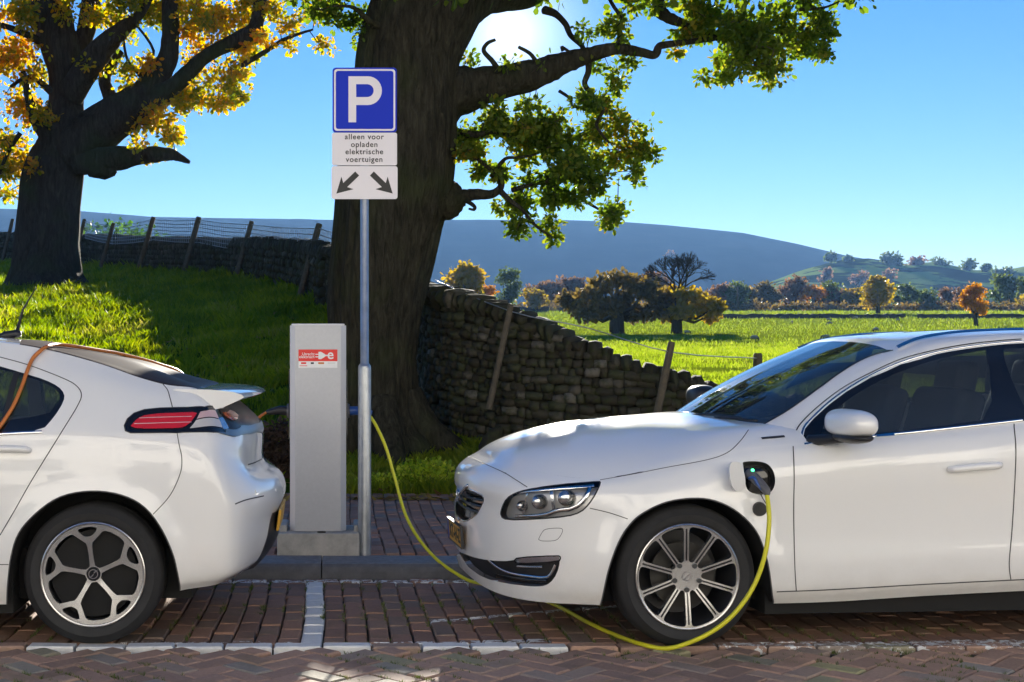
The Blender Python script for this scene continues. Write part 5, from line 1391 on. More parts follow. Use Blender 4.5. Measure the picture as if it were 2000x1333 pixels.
# head lamps: bowl behind a clear cover
for sd in (1, -1):
    hl = skin('headlight', shell, pieces['lamp'], M['clear'], est, (sd,))
    skin('lamp_bowl', shell, pieces['lamp'], M['lamp_dark'], hl, (sd,), lift=-.035)
    ribbon('lamp_edge', shell, lamp, .007, M['black_plastic'], hl, sides=(sd,), closed=True, lift=.001)
    rim = shell.inv([(1003, 1009), (1060, 1008), (1085, 998), (1120, 995), (1142, 975), (1152, 950)])
    ribbon('light_guide', shell, chaikin(rim, 1, False), .020, M['chrome'], hl, sides=(sd,), lift=-.012, raise_mid=.006)
    rim = shell.inv([(1012, 962), (1060, 955), (1110, 949), (1160, 945)])
    ribbon('light_guide', shell, chaikin(rim, 1, False), .018, M['chrome'], hl, sides=(sd,), lift=-.010, raise_mid=.006)
    for (lx, ly, r) in ((1015, 990, .030), (1050, 982, .040), (1105, 973, .044)):
        u = shell.inv([(lx, ly)])[0]; P0 = shell(*u)[0]; n0 = shell.normal(*u)[0]; P0 = P0-n0*.022
        bm = bmesh.new(); bmesh.ops.create_uvsphere(bm, u_segments=20, v_segments=12, radius=r)
        wp = EC.world(P0*np.array((1, sd, 1)))[0]; bmesh.ops.scale(bm, vec=(1, .6, .9), verts=bm.verts); bmesh.ops.translate(bm, vec=tuple(wp), verts=bm.verts)
        bm_obj('lamp_projector', bm, M['headlamp_inner'], hl, True)
    cl = [(1068, 952), (1074, 1000), (1080, 1000), (1078, 950)]
    ribbon('lamp_divider', shell, shell.inv([(1075, 950), (1077, 975), (1080, 1002)]), .016, M['headlamp_inner'], hl, sides=(sd,), lift=-.014)
    ribbon('lamp_divider', shell, shell.inv([(1028, 960), (1022, 985), (1018, 1006)]), .010, M['headlamp_inner'], hl, sides=(sd,), lift=-.014)
# grille with bars, emblem bar and badge
grl = skin('grille', shell, pieces['grille'], M['gloss_black'], est, (1, -1), lift=-.03)
gu = max(p[0] for p in grille)
for z in (.575, .605, .635, .665, .692):
    u1 = gu*(.78 if z < .58 else .90 if z < .62 else .985)
    a = shell.inv([(0.0, z)], WZ)[0][1]
    ribbon('grille_bar', shell, [(u, a-.002+.01*(u/gu)**2) for u in np.linspace(0, u1, 9)], .012, M['black_plastic'], grl, sides=(1, -1), lift=-.012, raise_mid=.008)
ribbon('grille_frame', shell, [p for p in grille if p[0] >= 0], .007, M['chrome'], grl, sides=(1, -1), lift=.001, raise_mid=.003)
a0, a1 = shell.inv([(.16, .555), (-.0, .71)], WZ)[0], shell.inv([(0.0, .71)], WZ)[0]
bm = bmesh.new()
pA, pB = EC.world((-.925, -.20, .56))[0], EC.world((-.925, .23, .705))[0]
Vd = Vector(pB)-Vector(pA)
o = tube('emblem_bar', [pA, tuple((Vector(pA)+Vector(pB))/2+Vector((-.012, 0, 0))), pB], .009, M['chrome'], grl, n=6, sub=4)
bm = bmesh.new(); ring_bm(bm, .026, .036, 0); 
c0 = EC.world((-.932, 0, .635))[0]; Mx = Matrix.Translation(tuple(c0)) @ Matrix.Rotation(-math.pi/2+math.radians(4.5), 4, 'Z')
bmesh.ops.transform(bm, matrix=Mx, verts=bm.verts); r_ = bmesh.ops.extrude_face_region(bm, geom=bm.faces[:])
bmesh.ops.translate(bm, vec=tuple(.012*x for x in (-1, 0, 0)), verts=[v for v in r_['geom'] if isinstance(v, bmesh.types.BMVert)])
bm_obj('badge', bm, M['chrome'], grl)
# lower intake
itk = skin('lower_intake', shell, pieces['intake'], M['black_plastic'], est, (1, -1), lift=-.03)
for sd in (1, -1):
    ribbon('chrome_blade', shell, chaikin(shell.inv([(952, 1095), (974, 1112), (995, 1121), (1030, 1126), (1066, 1130), (1076, 1122), (1084, 1104)]), 2, False), .012, M['chrome'], itk, sides=(sd,), lift=-.004, raise_mid=.006)
    drl = skin('daytime_light', shell, cut(shell, [('d', uvp(shell, [(1006, 1095), (1012, 1090), (1090, 1086), (1094, 1089), (1091, 1096), (1012, 1100)]))], .02)['d'], M['chrome'], est, (sd,), lift=.003)
    ribbon('light_edge', shell, uvp(shell, [(1004, 1096), (1011, 1089), (1091, 1085), (1096, 1089), (1092, 1098), (1011, 1102)]), .006, M['gloss_black'], drl, sides=(sd,), closed=True, lift=.003)
    ribbon('fog_light', shell, shell.inv([(1005, 1108), (1030, 1109), (1056, 1109)]), .012, M['headlamp_inner'], itk, sides=(sd,), lift=-.02, raise_mid=.008)
    ribbon('gloss_lip', shell, shell.inv([(965, 1126), (1000, 1132), (1040, 1136), (1066, 1137)]), .02, M['gloss_black'], itk, sides=(sd,), lift=-.012, raise_mid=.006)
# number plate
def text_mesh(name, body, size, Mx, m, parent, align='CENTER', extrude=.0006, spacing=1.0, line=1.0, bold=0.0):
    cu = bpy.data.curves.new(name, 'FONT'); cu.body = body; cu.size = size; cu.align_x = align; cu.align_y = 'CENTER'; cu.extrude = extrude; cu.space_character = spacing; cu.space_line = line; cu.offset = bold
    o = bpy.data.objects.new(name, cu); COL.objects.link(o); dg = bpy.context.evaluated_depsgraph_get()
    me = bpy.data.meshes.new_from_object(o.evaluated_get(dg)); bpy.data.objects.remove(o); me.transform(Mx); me.materials.clear(); me.materials.append(m)
    o = bpy.data.objects.new(name, me); COL.objects.link(o); attach(o, parent); return o
M['ink'] = mat('black_ink', (.012, .012, .012), .5)
M['white_print'] = mat('white_print', (.78, .78, .77), .45); M['eu_blue'] = mat('plate_blue', (.03, .05, .30), .45)
bm = bmesh.new(); add_box(bm, (0, 0, 0), (.41, .012, .112), .004)
PM = EC.matrix(-.952, 0, .435) @ Matrix.Rotation(math.radians(-90), 4, 'Z') @ Matrix.Rotation(math.radians(4), 4, 'X')
bmesh.ops.transform(bm, matrix=PM, verts=bm.verts); npl = bm_obj('number_plate', bm, M['plate_yellow'], est)
bm = bmesh.new(); 
for c, s in (((0, 0, .055), (.42, .016, .006)), ((0, 0, -.055), (.42, .016, .006)), ((.207, 0, 0), (.006, .016, .104)), ((-.207, 0, 0), (.006, .016, .104))): add_box(bm, c, s)
bmesh.ops.transform(bm, matrix=PM, verts=bm.verts); bm_obj('plate_frame', bm, M['black_plastic'], npl)
bm = bmesh.new(); add_box(bm, (-.186, -.0068, 0), (.036, .001, .102)); bmesh.ops.transform(bm, matrix=PM, verts=bm.verts); bm_obj('plate_band', bm, M['eu_blue'], npl)
text_mesh('plate_number', 'XT-H-Z', .100, PM @ Matrix.Translation((.022, -.0075, 0)) @ Matrix.Rotation(math.pi/2, 4, 'X'), M['ink'], npl, bold=.003)
# greenhouse: wind screen, door frames, glass
ws = green.inv([(1492, 828), (1515, 815), (1540, 800), (1570, 780), (1600, 757), (1640, 728), (1680, 704), (1716, 690), (1746, 684)])
vtop = green.V[3]
ws_poly = [(-.02, .0)]+[(ws[0][0]-.02, 0)]+ws+[(ws[-1][0]-.05, vtop-.004), (-.02, vtop+.004)]
dl_px = [(1566, 872), (1572, 838), (1590, 817), (1620, 790), (1655, 764), (1700, 738), (1760, 712), (1830, 692), (1900, 680), (1960, 673), (2010, 670)]
dl = green.inv(dl_px)
tail = green.inv([(2.2, 1.435), (2.7, 1.40), (3.05, 1.33), (3.2, 1.22), (2.9, 1.165), (2.2, 1.11)], XZ)
belt = green.inv([(2010, 822), (1979, 825), (1850, 837), (1712, 853), (1600, 866)])
dlo = dl+tail+belt
gl = [(1600, 862), (1612, 822), (1645, 788), (1700, 752), (1760, 724), (1830, 702), (1890, 690), (1936, 682), (1941, 818), (1850, 830), (1726, 845)]
rr_ = [(1.70, 1.09), (1.66, 1.40), (2.2, 1.415), (2.38, 1.40), (2.42, 1.145)]; rq = [(2.48, 1.155), (2.44, 1.39), (2.7, 1.375), (3.0, 1.30), (3.12, 1.22), (2.9, 1.18)]
pg = cut(green, [('screen', ws_poly), ('frame', dlo), ('f', chaikin(green.inv(gl), 1)), ('r', green.inv(rr_, XZ)), ('q', green.inv(rq, XZ))], .028)
skin('roof', green, pg[''], M['white_paint'], est, (1, -1))
wsn = skin('windscreen', green, pg['screen'], M['glass'], est, (1, -1))
frm, frm2 = [skin('window_frame', green, pg['frame'], M['gloss_black'], est, (sd,)) for sd in (1, -1)]
for sd in (1, -1):
    for q_ in 'frq': skin('side_window', green, pg[q_], M['glass'], est, (sd,))
px_ribbon('window_trim', green, dn2([(1563, 868), (1569, 838), (1585, 818), (1618, 787), (1655, 760), (1700, 734), (1760, 708), (1830, 688), (1900, 676), (1960, 669.5), (1995, 667)], 5), .009, M['chrome'], frm, sides=(1, -1), lift=.003, raise_mid=.004)
px_ribbon('window_seal', green, dn2([(1550, 868), (1556, 840), (1574, 817), (1606, 788), (1648, 757), (1700, 729), (1760, 702), (1830, 683.5), (1900, 671.5), (1960, 665.5), (1995, 663)], 5), .006, M['black_plastic'], frm, sides=(1, -1), lift=.002)
px_ribbon('belt_trim', (green, shell), dn2([(1570, 869), (1640, 861), (1712, 852), (1800, 843), (1900, 832), (1979, 823), (1996, 821)], 5), .012, M['chrome'], frm, sides=(1, -1), lift=.006, raise_mid=.004)
px_ribbon('roof_rail', green, dn2([(1752, 684), (1778, 672), (1810, 663), (1870, 655), (1940, 651), (1998, 649.5)], 6), .022, M['chrome'], est, sides=(1, -1), lift=.012, raise_mid=.012)
px_ribbon('screen_seal', green, dn2([(1492, 829), (1540, 801), (1600, 758), (1640, 729), (1680, 705), (1716, 691), (1744, 685)], 5), .012, M['black_plastic'], wsn, sides=(1, -1), lift=.002)
# wipers resting on the screen
for P_ in ([(1320, 808), (1380, 815), (1450, 823)], [(1400, 820), (1440, 824), (1482, 828)]):
    pts = []
    for u in green.inv(P_):
        L_ = green(*u)[0]+green.normal(*u)[0]*.018; pts.append(tuple(EC.world(L_)[0]))
    tube('wiper', pts, .007, M['black_plastic'], est, n=6, sub=3)
# charging flap: recess, opened lid, socket
recess = skin('charging_recess', shell, pieces['flap'], M['gloss_black'], est, (1,), lift=-.045)
fu = np.array(flap); fl = shell(fu[:, 0], fu[:, 1]); fb = fl-shell.normal(fu[:, 0], fu[:, 1])*.045; W2 = EC.world(np.r_[fl, fb]); n = len(fl)
mesh_obj('recess_wall', W2, [(i, (i+1) % n, n+(i+1) % n, n+i) for i in range(n)], M['black_plastic'], recess)
skin('charging_lid_seat', shell, cut(shell, [('s', flap)], .02)['s'], M['black_plastic'], recess, (-1,), lift=-.02)
skin('charging_recess_cover', shell, pieces['flap'], M['white_paint'], est, (-1,))
lid = [(1422, 904), (1438, 902), (1446, 905), (1452, 925), (1455, 945), (1450, 957), (1440, 961), (1430, 955), (1424, 938)]
lq = [(np.array(p)) for p in chaikin(lid, 2)]
hin = EC.world(shell(*shell.inv([(1450, 935)])[0]))[0]; lv = []
for off in (0, .012):
    for p in lq:
        f = (1452-p[0])/32; yy = hin[1]-.012-.055*max(0, f)-off*.9; q = at(p[0], p[1], yy); lv.append((q.x+off*.4, q.y, q.z))
n = len(lq)
mesh_obj('charging_lid', lv, [tuple(range(n))[::-1], tuple(range(n, 2*n))]+[(i, (i+1) % n, n+(i+1) % n, n+i) for i in range(n)], M['white_paint'], est)
M['led_green'] = mat('green_led', (.02, .5, .1), .3); _p = M['led_green'].node_tree.nodes['Principled BSDF']; _p.inputs['Emission Color'].default_value = (.05, 1, .25, 1); _p.inputs['Emission Strength'].default_value = 3
bm = bmesh.new(); bmesh.ops.create_icosphere(bm, subdivisions=2, radius=.0075); c = hin+np.array((.035, .02, .0))
q = at(1470, 919, hin[1]-.004); bmesh.ops.translate(bm, vec=tuple(q), verts=bm.verts); bm_obj('charge_light', bm, M['led_green'], recess)
# dangling socket cap
q = at(1484, 995, float(EC.world(shell(*shell.inv([(1484, 995)])[0]))[0][1])-.012)
bm = bmesh.new(); bmesh.ops.create_cone(bm, cap_ends=True, segments=28, radius1=.034, radius2=.031, depth=.016, matrix=Matrix.Translation(q) @ Matrix.Rotation(math.pi/2, 4, 'X'))
cap = bm_obj('socket_cap', bm, M['black_plastic'], est, True, 40)
tube('cap_strap', [tuple(at(1486, 966, q.y+.01)), tuple(at(1490, 974, q.y-.006)), tuple(at(1496, 984, q.y))], .0025, M['black_plastic'], cap, n=6, sub=4)
# badge on the wing
px_ribbon('wing_badge', (shell, bonnet), [(1487, 857), (1510, 855), (1532, 853)], .017, M['alloy_dark'], est, lift=.002, raise_mid=.003)
# door handle
def handle(car, patch, P_, r, parent, m, out_=.03):
    pts = []
    for i, u in enumerate(patch.inv(P_)):
        k = out_ if 0 < i < len(P_)-1 else .004
        L_ = patch(*u)[0]+patch.normal(*u)[0]*k; pts.append(tuple(car.world(L_)[0]))
    V, Fc = tube_data(smooth_path(pts, 6), [r*(.75+.25*math.sin(math.pi*min(1, i/ (6*(len(pts)-1))*1.0))) for i in range(6*(len(pts)-1)+1)], 12)
    return mesh_obj('door_handle', V, Fc, m, parent, True)
handle(EC, shell, [(1853, 917), (1862, 915), (1900, 911), (1940, 908), (1952, 907)], .018, est, M['white_paint'])
# mirrors
for sd in (1, -1):
    bm = bmesh.new(); bmesh.ops.create_uvsphere(bm, u_segments=40, v_segments=24, radius=1)
    for v in bm.verts:
        x, y, z = v.co; f = lambda a, p: math.copysign(abs(a)**p, a)
        x, y, z = f(x, .72), f(y, .72), f(z, .74)
        # x fore-aft, y lateral, z up
        v.co = Vector((x*.080+.015*y, y*.150, z*.070*(1-.10*y) if z > 0 else z*.058))
    cen = (.735, .985, 1.050) if sd > 0 else (.72, .97, 1.115)
    for v in bm.verts:
        L_ = np.array((cen[0]+v.co.x, (cen[1]+v.co.y)*sd, cen[2]+v.co.z)); v.co = Vector(EC.world(L_)[0])
    if sd < 0: bmesh.ops.reverse_faces(bm, faces=bm.faces[:])
    mir = bm_obj('door_mirror', bm, M['white_paint'] if sd > 0 else M['black_plastic'], est, True)  # far cap: shade on the white paint put in as black
    bm = bmesh.new(); bmesh.ops.create_uvsphere(bm, u_segments=32, v_segments=16, radius=1)
    for v in bm.verts:
        L_ = np.array((.745+v.co.x*.075, (.975+v.co.y*.150)*sd, .990+v.co.z*.030)); v.co = Vector(EC.world(L_)[0])
    if sd < 0: bmesh.ops.reverse_faces(bm, faces=bm.faces[:])
    bm_obj('mirror_base', bm, M['black_plastic'], mir, True)
    tube('mirror_arm', [tuple(EC.world((.62, .80*sd, .962))[0]), tuple(EC.world((.66, .86*sd, .972))[0]), tuple(EC.world((.72, .95*sd, .985))[0])], [.03, .026, .024], M['black_plastic'], mir, n=10, sub=4)
    V = [tuple(EC.world((x, w*sd, z))[0]) for x, w, z in ((.60, .822, .955), (.72, .824, .955), (.76, .79, 1.05), (.80, .775, 1.10))]
# under body and far trim
bm = bmesh.new(); add_box(bm, (1.4, 0, .27), (2.0, 1.60, .26)); add_box(bm, (1.5, 0, .31), (3.8, 1.36, .24)); add_box(bm, (1.4, 0, .62), (1.6, 1.5, .5)); add_box(bm, (-.05, 0, .6), (1.0, .9, .5))
for v in bm.verts: v.co = Vector(EC.world(tuple(v.co))[0])
bm_obj('underbody', bm, M['liner'], est)
for x, w, fl in ((0, .885, False), (2.776, .885, False), (0, -.885, True), (2.776, -.885, True)): put_wheel(EC, est, x, w, 'ten', fl)

seat(EC, est, 1.38, .38); seat(EC, est, 1.38, -.38); seat(EC, est, 2.25, 0, 1.25); steering_wheel(EC, est, .86, .38, .98); dashboard(EC, est, .62, .90)
# ================================================================== the white hatchback on the left, its tail in the picture
HC = Car((-1.177, 6.273), 0.0, .87)
hat = empty('hatchback_car', tuple(HC.world((-1.0, 0, 0))[0]), 'white hatchback on the left seen from its tail, orange cable over the roof', 'car')
side_z = [.19, .28, .42, .58, .73, .88, 1.0, 1.13, 1.27]
side_i = [.05, .016, .005, 0, 0, .006, .028, .085, .155]
def scol(x, w, top, zs=side_z, ii=side_i, xs=None):
    c = [(x, w-i, z) for z, i in zip(zs, ii)]
    # upper rows lean towards the top point
    n = len(c); out = []
    for k, (a, b, z) in enumerate(c):
        f = max(0, (k-5)/4); out.append((a+(top[0]-a)*f, b, z))
    return out+[top]
AG = [
 [(-3.64+d, 0, z) for d, z in ((.06, .2), (.02, .28), (0, .40), (0, .5), (.01, .58), (.02, .64), (.05, .69), (.08, .72), (.12, .75), (.2, .775))],
 [(-3.54+d, .5, z) for d, z in ((.06, .2), (.02, .28), (0, .40), (0, .5), (.01, .58), (.02, .65), (.05, .70), (.08, .73), (.12, .76), (.2, .785))],
 [(-3.25+d, .79-d*.6, z) for d, z in ((.06, .2), (.02, .28), (0, .40), (0, .52), (0, .62), (.02, .70), (.04, .75), (.07, .79), (.10, .81), (.18, .835))],
 scol(-2.5, .885, (-2.3, .70, 1.02), [.19, .28, .42, .56, .68, .78, .86, .92, .97], [.05, .016, .005, 0, 0, .006, .02, .06, .11]),
 scol(-1.7, .89, (-1.45, .62, 1.40)), scol(-1.0, .89, (-.95, .62, 1.435)), scol(-.42, .89, (-.40, .63, 1.421)),
 scol(0, .89, (0, .63, 1.325), [.19, .28, .42, .58, .73, .88, 1.0, 1.11, 1.22]),
 scol(.25, .887, (.20, .635, 1.256), [.22, .29, .42, .58, .725, .87, .985, 1.08, 1.17]),
 [(.43, .81, .255), (.45, .855, .305), (.455, .87, .43), (.455, .873, .58), (.455, .873, .72), (.455, .867, .86), (.455, .843, .965), (.44, .79, 1.055), (.41, .715, 1.145), (.34, .645, 1.222)],
 [(.57, .765, .27), (.618, .808, .32), (.630, .820, .43), (.632, .822, .56), (.630, .822, .67), (.605, .82, .80), (.585, .795, .91), (.565, .76, 1.02), (.53, .70, 1.12), (.44, .62, 1.212)],
 [(.62, .70, .28), (.660, .765, .325), (.674, .776, .43), (.678, .776, .55), (.682, .772, .66), (.68, .73, .76), (.648, .705, .86), (.632, .68, .97), (.60, .64, 1.07), (.47, .56, 1.203)],
 [(.68, .46, .28), (.74, .47, .33), (.775, .475, .43), (.79, .475, .55), (.812, .475, .65), (.79, .47, .735), (.722, .46, .795), (.708, .45, .94), (.682, .44, 1.025), (.48, .42, 1.20)],
 [(.72, .22, .26), (.78, .22, .32), (.832, .22, .42), (.835, .22, .54), (.865, .22, .64), (.836, .22, .73), (.748, .22, .787), (.742, .22, .94), (.716, .22, 1.02), (.49, .22, 1.20)],
 [(.73, 0, .25), (.79, 0, .32), (.842, 0, .42), (.83, 0, .54), (.87, 0, .64), (.84, 0, .728), (.752, 0, .785), (.748, 0, .94), (.722, 0, 1.018), (.49, 0, 1.20)]]
hsh = Patch(HC, AG); REAR = lambda L_: L_[:, 0] > 0
if hsh.normal(hsh.U[7], hsh.V[4])[0][1] < 0: hsh.flip = True
hsh.extra = flares((0, -2.685), .014)
tz = [(-2.95, .90), (-2.85, .92), (-2.65, .97), (-2.05, 1.14), (-1.38, 1.445), (-.95, 1.475), (-.48, 1.449), (-.09, 1.377), (.08, 1.334), (.20, 1.285), (.28, 1.25), (.32, 1.235), (.345, 1.225), (.36, 1.22), (.38, 1.215)]
TG = []
for c, (sx, sz) in enumerate(tz):
    e = AG[c][9]; col = [AG[c][8], e]
    for q, f in ((.15, .30), (.5, .78), (1, 1)): col.append((e[0]+(sx-e[0])*q, e[1]*(1-q), e[2]+(sz-e[2])*f))
    TG.append(col)
htop = Patch(HC, TG, hsh.flip)
harch = hsh.inv([(14, 1195), (16, 1130), (20, 1092), (32, 1046), (60, 1010), (110, 971), (170, 958), (230, 963), (280, 985), (315, 1030), (338, 1080), (347, 1120), (352, 1152)])
harch = [(harch[0][0], -.05)]+harch+[(harch[-1][0]+.002, -.05)]; harch = [np.array(p) for p in chaikin(harch, 2, False)]
farch = hsh.inv([(x, z) for x, z in circ_arch(-2.685, .365) if z > .3], XZ); farch = [np.array(p) for p in [(farch[0][0], -.05)]+farch+[(farch[-1][0], -.05)]]
tl_px = [(243, 832), (249, 819), (262, 808), (282, 801), (312, 798), (350, 797), (400, 796), (424, 795), (432, 812), (440, 846), (416, 845), (345, 846), (255, 846), (245, 842)]
tail_l = hsh.inv(tl_px)
rg_px = [(424, 795), (433, 786), (450, 779), (470, 777)]
wz = hsh.inv([(.44, 1.145), (.2, 1.15), (0.0, 1.15)], WZ, REAR); wz2 = hsh.inv([(0.0, 1.0), (.25, 1.0), (.47, .995)], WZ, REAR)
rglass = hsh.inv([(424, 795), (436, 783), (452, 778)])+[(hsh.U[-1]+.02, wz[-1][1])]+[(hsh.U[-1]+.02, wz2[0][1])]+hsh.inv([(497, 829), (470, 832), (438, 838)])
cbar = [(hsh.U[-1]+.02, wz2[0][1]), (hsh.U[-1]+.02, hsh.inv([(0.0, .945)], WZ, REAR)[0][1])]+hsh.inv([(500, 845), (470, 850), (445, 851), (425, 846), (440, 838), (470, 832), (497, 829)])
diff = hsh.inv([(.36, .565), (.40, .48), (.44, .36), (.48, .29), (.50, .262)], WZ, REAR)
diffuser = [(hsh.U[-1]+.02, hsh.inv([(0.0, .565)], WZ, REAR)[0][1])]+diff+[(diff[-1][0], -.05), (hsh.U[-1]+.02, -.05)]
win_px = [(-30, 715), (0, 716), (48, 730), (88, 742), (114, 755), (126, 769), (125, 784), (106, 815), (82, 842), (0, 847), (-30, 848)]
win = hsh.inv([(-.62, 1.345), (-.52, 1.33)], XZ)+hsh.inv(win_px[1:-1])+hsh.inv([(-.52, 1.002), (-.62, 1.002)], XZ)
pane = hsh.inv([(-.60, 1.315), (-.50, 1.30)], XZ)+hsh.inv([(0, 722), (48, 735), (84, 747), (106, 758), (117, 771), (116, 782), (98, 806), (60, 815), (20, 820), (0, 838)])+hsh.inv([(-.50, 1.03), (-.60, 1.03)], XZ)
front_w = hsh.inv([(-.70, 1.345), (-.70, 1.002), (-1.2, .985), (-1.9, .96), (-2.15, .99), (-1.55, 1.33), (-1.1, 1.365)], XZ)
hp = cut(hsh, [('arch', harch), ('farch', farch), ('rglass', rglass), ('cbar', cbar), ('tail', tail_l), ('diff', diffuser), ('win', chaikin(win, 1)), ('pane', pane), ('fw', front_w)], .028)
hbody = skin('body', hsh, hp[''], M['white_paint'], hat, (1, -1))
arch_lining('wheel_arch', hsh, harch, .30, hat); arch_lining('wheel_arch', hsh, farch, .30, hat)
ribbon('arch_edge', hsh, harch[3:-3], .006, M['seam'], hbody, sides=(1, -1))
glass_poly = htop.inv([(-.395, .66), (-.36, .62), (-.44, .45), (-.49, .22), (-.50, 0.0)], XW)
gp = [(glass_poly[0][0], htop.V[1]-.02)]+[glass_poly[0]]+glass_poly[2:]+[(glass_poly[-1][0], htop.V[-1]+.05), (htop.U[-1]+.05, htop.V[-1]+.05), (htop.U[-1]+.05, htop.V[1]-.05)]
tp = cut(htop, [('g', gp)], .03, (0, htop.V[1], htop.U[-1], htop.V[-1]))
skin('roof', htop, tp[''], M['white_paint'], hat, (1, -1))
M['brown_glass'] = mat('brown_tinted_glass', (.05, .028, .015), .45, spec=.03)
skin('hatch_glass', htop, tp['g'], M['brown_glass'], hat, (1, -1))
M['smoked'] = mat('smoked_lens', (.022, .017, .015), .3, spec=.25); M['dark_chrome'] = mat('dark_chrome', (.28, .27, .27), .35, metal=.8)
skin('lower_hatch_glass', hsh, hp['rglass'], M['smoked'], hat, (1, -1))
skin('chrome_bar', hsh, hp['cbar'], M['dark_chrome'], hat, (1, -1), lift=.006)
skin('diffuser', hsh, hp['diff'], M['black_plastic'], hat, (1, -1), lift=-.004)
M['reverse'] = mat('reverse_lens', (.55, .53, .52), .12, coat=1)
for sd in (1, -1):
    tlo = skin('tail_light', hsh, hp['tail'], M['gloss_black'], hat, (sd,), lift=.002)
    for nm, P_, m in (('red_lens', [(253, 837), (262, 825), (276, 814), (300, 810), (340, 808), (386, 806), (380, 816), (366, 832), (352, 838), (300, 839)], 'red_lens'),
                      ('clear_lens', [(391, 806), (402, 804), (419, 803), (426, 819), (384, 820)], 'pink_lens'), ('reverse_lens', [(383, 822), (427, 821), (433, 837), (370, 838)], 'reverse'),):
        skin(nm, hsh, cut(hsh, [('x', chaikin(hsh.inv(P_), 1) if nm == 'red_lens' else hsh.inv(P_))], .02)['x'], M[m], tlo, (sd,), lift=.006)
    skin('orange_lens', hsh, cut(hsh, [('x', chaikin(hsh.inv([(431, 803), (445, 801), (458, 806), (466, 814), (440, 818)]), 1))], .02)['x'], M['orange_lens'], tlo, (sd,), lift=.005)
    skin('lamp_trim', hsh, cut(hsh, [('x', hsh.inv([(424, 818), (434, 816), (446, 838), (436, 840)]))], .02)['x'], M['headlamp_inner'], tlo, (sd,), lift=.005)
    ribbon('lamp_edge', hsh, tail_l, .006, M['black_plastic'], tlo, sides=(sd,), closed=True, lift=.003)
    wf = skin('side_window', hsh, hp['win'], M['gloss_black'], hat, (sd,))
    skin('pane', hsh, hp['pane'], M['glass'], wf, (sd,))
    ribbon('window_divider', hsh, hsh.inv([(33, 728), (22, 770), (10, 822)]), .028, M['black_plastic'], wf, sides=(sd,), lift=.005)
    ribbon('window_trim', hsh, hsh.inv([(-.6, 1.0), (-.5, 1.0)], XZ)+hsh.inv([(0, 848), (40, 846), (82, 844)]), .014, M['chrome'], wf, sides=(sd,), lift=.004, raise_mid=.004)
for sd in (1, -1): skin('side_window', hsh, hp['fw'], M['glass'], hat, (sd,))
for sd in (1,):
    px_ribbon('door_seam', hsh, dn2([(0, 698), (57, 714), (120, 738), (148, 753), (159, 771), (151, 794), (123, 840), (63, 937), (30, 995), (0, 1046)], 6), .005, M['seam'], hbody, sides=(1, -1))
    px_ribbon('hatch_seam', hsh, dn2([(318, 751), (327, 762), (332, 778), (337, 797)]), .005, M['seam'], hbody, sides=(1, -1))
    px_ribbon('bumper_seam', hsh, dn2([(346, 847), (350, 870), (355, 895), (352, 925), (332, 968), (299, 1005)]), .004, M['seam'], hbody, sides=(1, -1))
    px_ribbon('sill_seam', hsh, dn2([(0, 1103), (10, 1103), (17, 1103)]), .004, M['seam'], hbody, sides=(1, -1))
    px_ribbon('bumper_shade_line', hsh, dn2([(459, 985), (480, 977), (515, 969)]), .006, M['seam'], hbody, sides=(1, -1), lift=.001)  # dark strip drawn for the shading along the bumper recess
    px_ribbon('hatch_seam', hsh, dn2([(484, 908), (497, 904), (511, 897)]), .007, M['seam'], hbody, sides=(1, -1))
handle(HC, hsh, [(-12, 879), (0, 878), (25, 878), (50, 879), (58, 880)], .017, hat, M['white_paint'])
for yy in (818, 829):
    for sd in (1, -1): ribbon('lens_rib', hsh, hsh.inv([(272 if yy < 820 else 262, yy), (300, yy-1), (340, yy-2), (374, yy-3)]), .004, M['pink_lens'], hbody, sides=(sd,), lift=.0065, raise_mid=.001)
# tail spoiler: a thick blade from pillar to pillar
W3 = np.linspace(-.668, .668, 41); V = []; ns = 10
for w in W3:
    k = abs(w)/.668; tip = .755-.055*k**3; front = .40-.06*k**4
    drop = .012*k**2; zt = 1.212-drop*.4
    th = .030+.035*max(0, (k-.75)/.25)**1.5
    sec = [(front, zt-.012), (front+.03, zt), (.55, zt-.006), (tip-.05, zt-.016), (tip-.01, zt-.030), (tip, zt-.042), (tip-.015, zt-.052), (.60, zt-.052-th*.6), (.50, zt-.055-th), (front+.04, zt-.05-th)]
    V += [tuple(HC.world((x, w, z))[0]) for x, z in sec]
Fc = [(i*ns+j, i*ns+(j+1) % ns, (i+1)*ns+(j+1) % ns, (i+1)*ns+j) for i in range(40) for j in range(ns)]+[tuple(range(ns))[::-1], tuple(40*ns+j for j in range(ns))]
o = mesh_obj('spoiler', V, [f[::-1] for f in Fc], M['white_paint'], hat, True); o.data.set_sharp_from_angle(angle=math.radians(50))
# plate, sensors, aerial
bm = bmesh.new(); add_box(bm, (0, 0, 0), (.014, .52, .11), .003)
PM2 = HC.matrix(.850, 0, .515) @ Matrix.Rotation(math.radians(8), 4, 'Y'); bmesh.ops.transform(bm, matrix=PM2, verts=bm.verts); bm_obj('number_plate', bm, M['plate_yellow'], hat)
for (px, py) in ((500, 960), (539, 958)):
    u = hsh.inv([(px, py)])[0]; L_ = hsh(*u)[0]; nn_ = hsh.normal(*u)[0]
    bm = bmesh.new(); bmesh.ops.create_cone(bm, cap_ends=True, segments=16, radius1=.009, radius2=.008, depth=.005); q = Vector(HC.wvec(nn_)[0]).to_track_quat('Z', 'Y').to_matrix().to_4x4()
    bmesh.ops.transform(bm, matrix=Matrix.Translation(HC.world(L_+nn_*.001)[0]) @ q, verts=bm.verts); bm_obj('parking_sensor', bm, M['white_paint'], hat)
fin = HC.world((-.60, 0, 1.462))[0]
bm = bmesh.new()
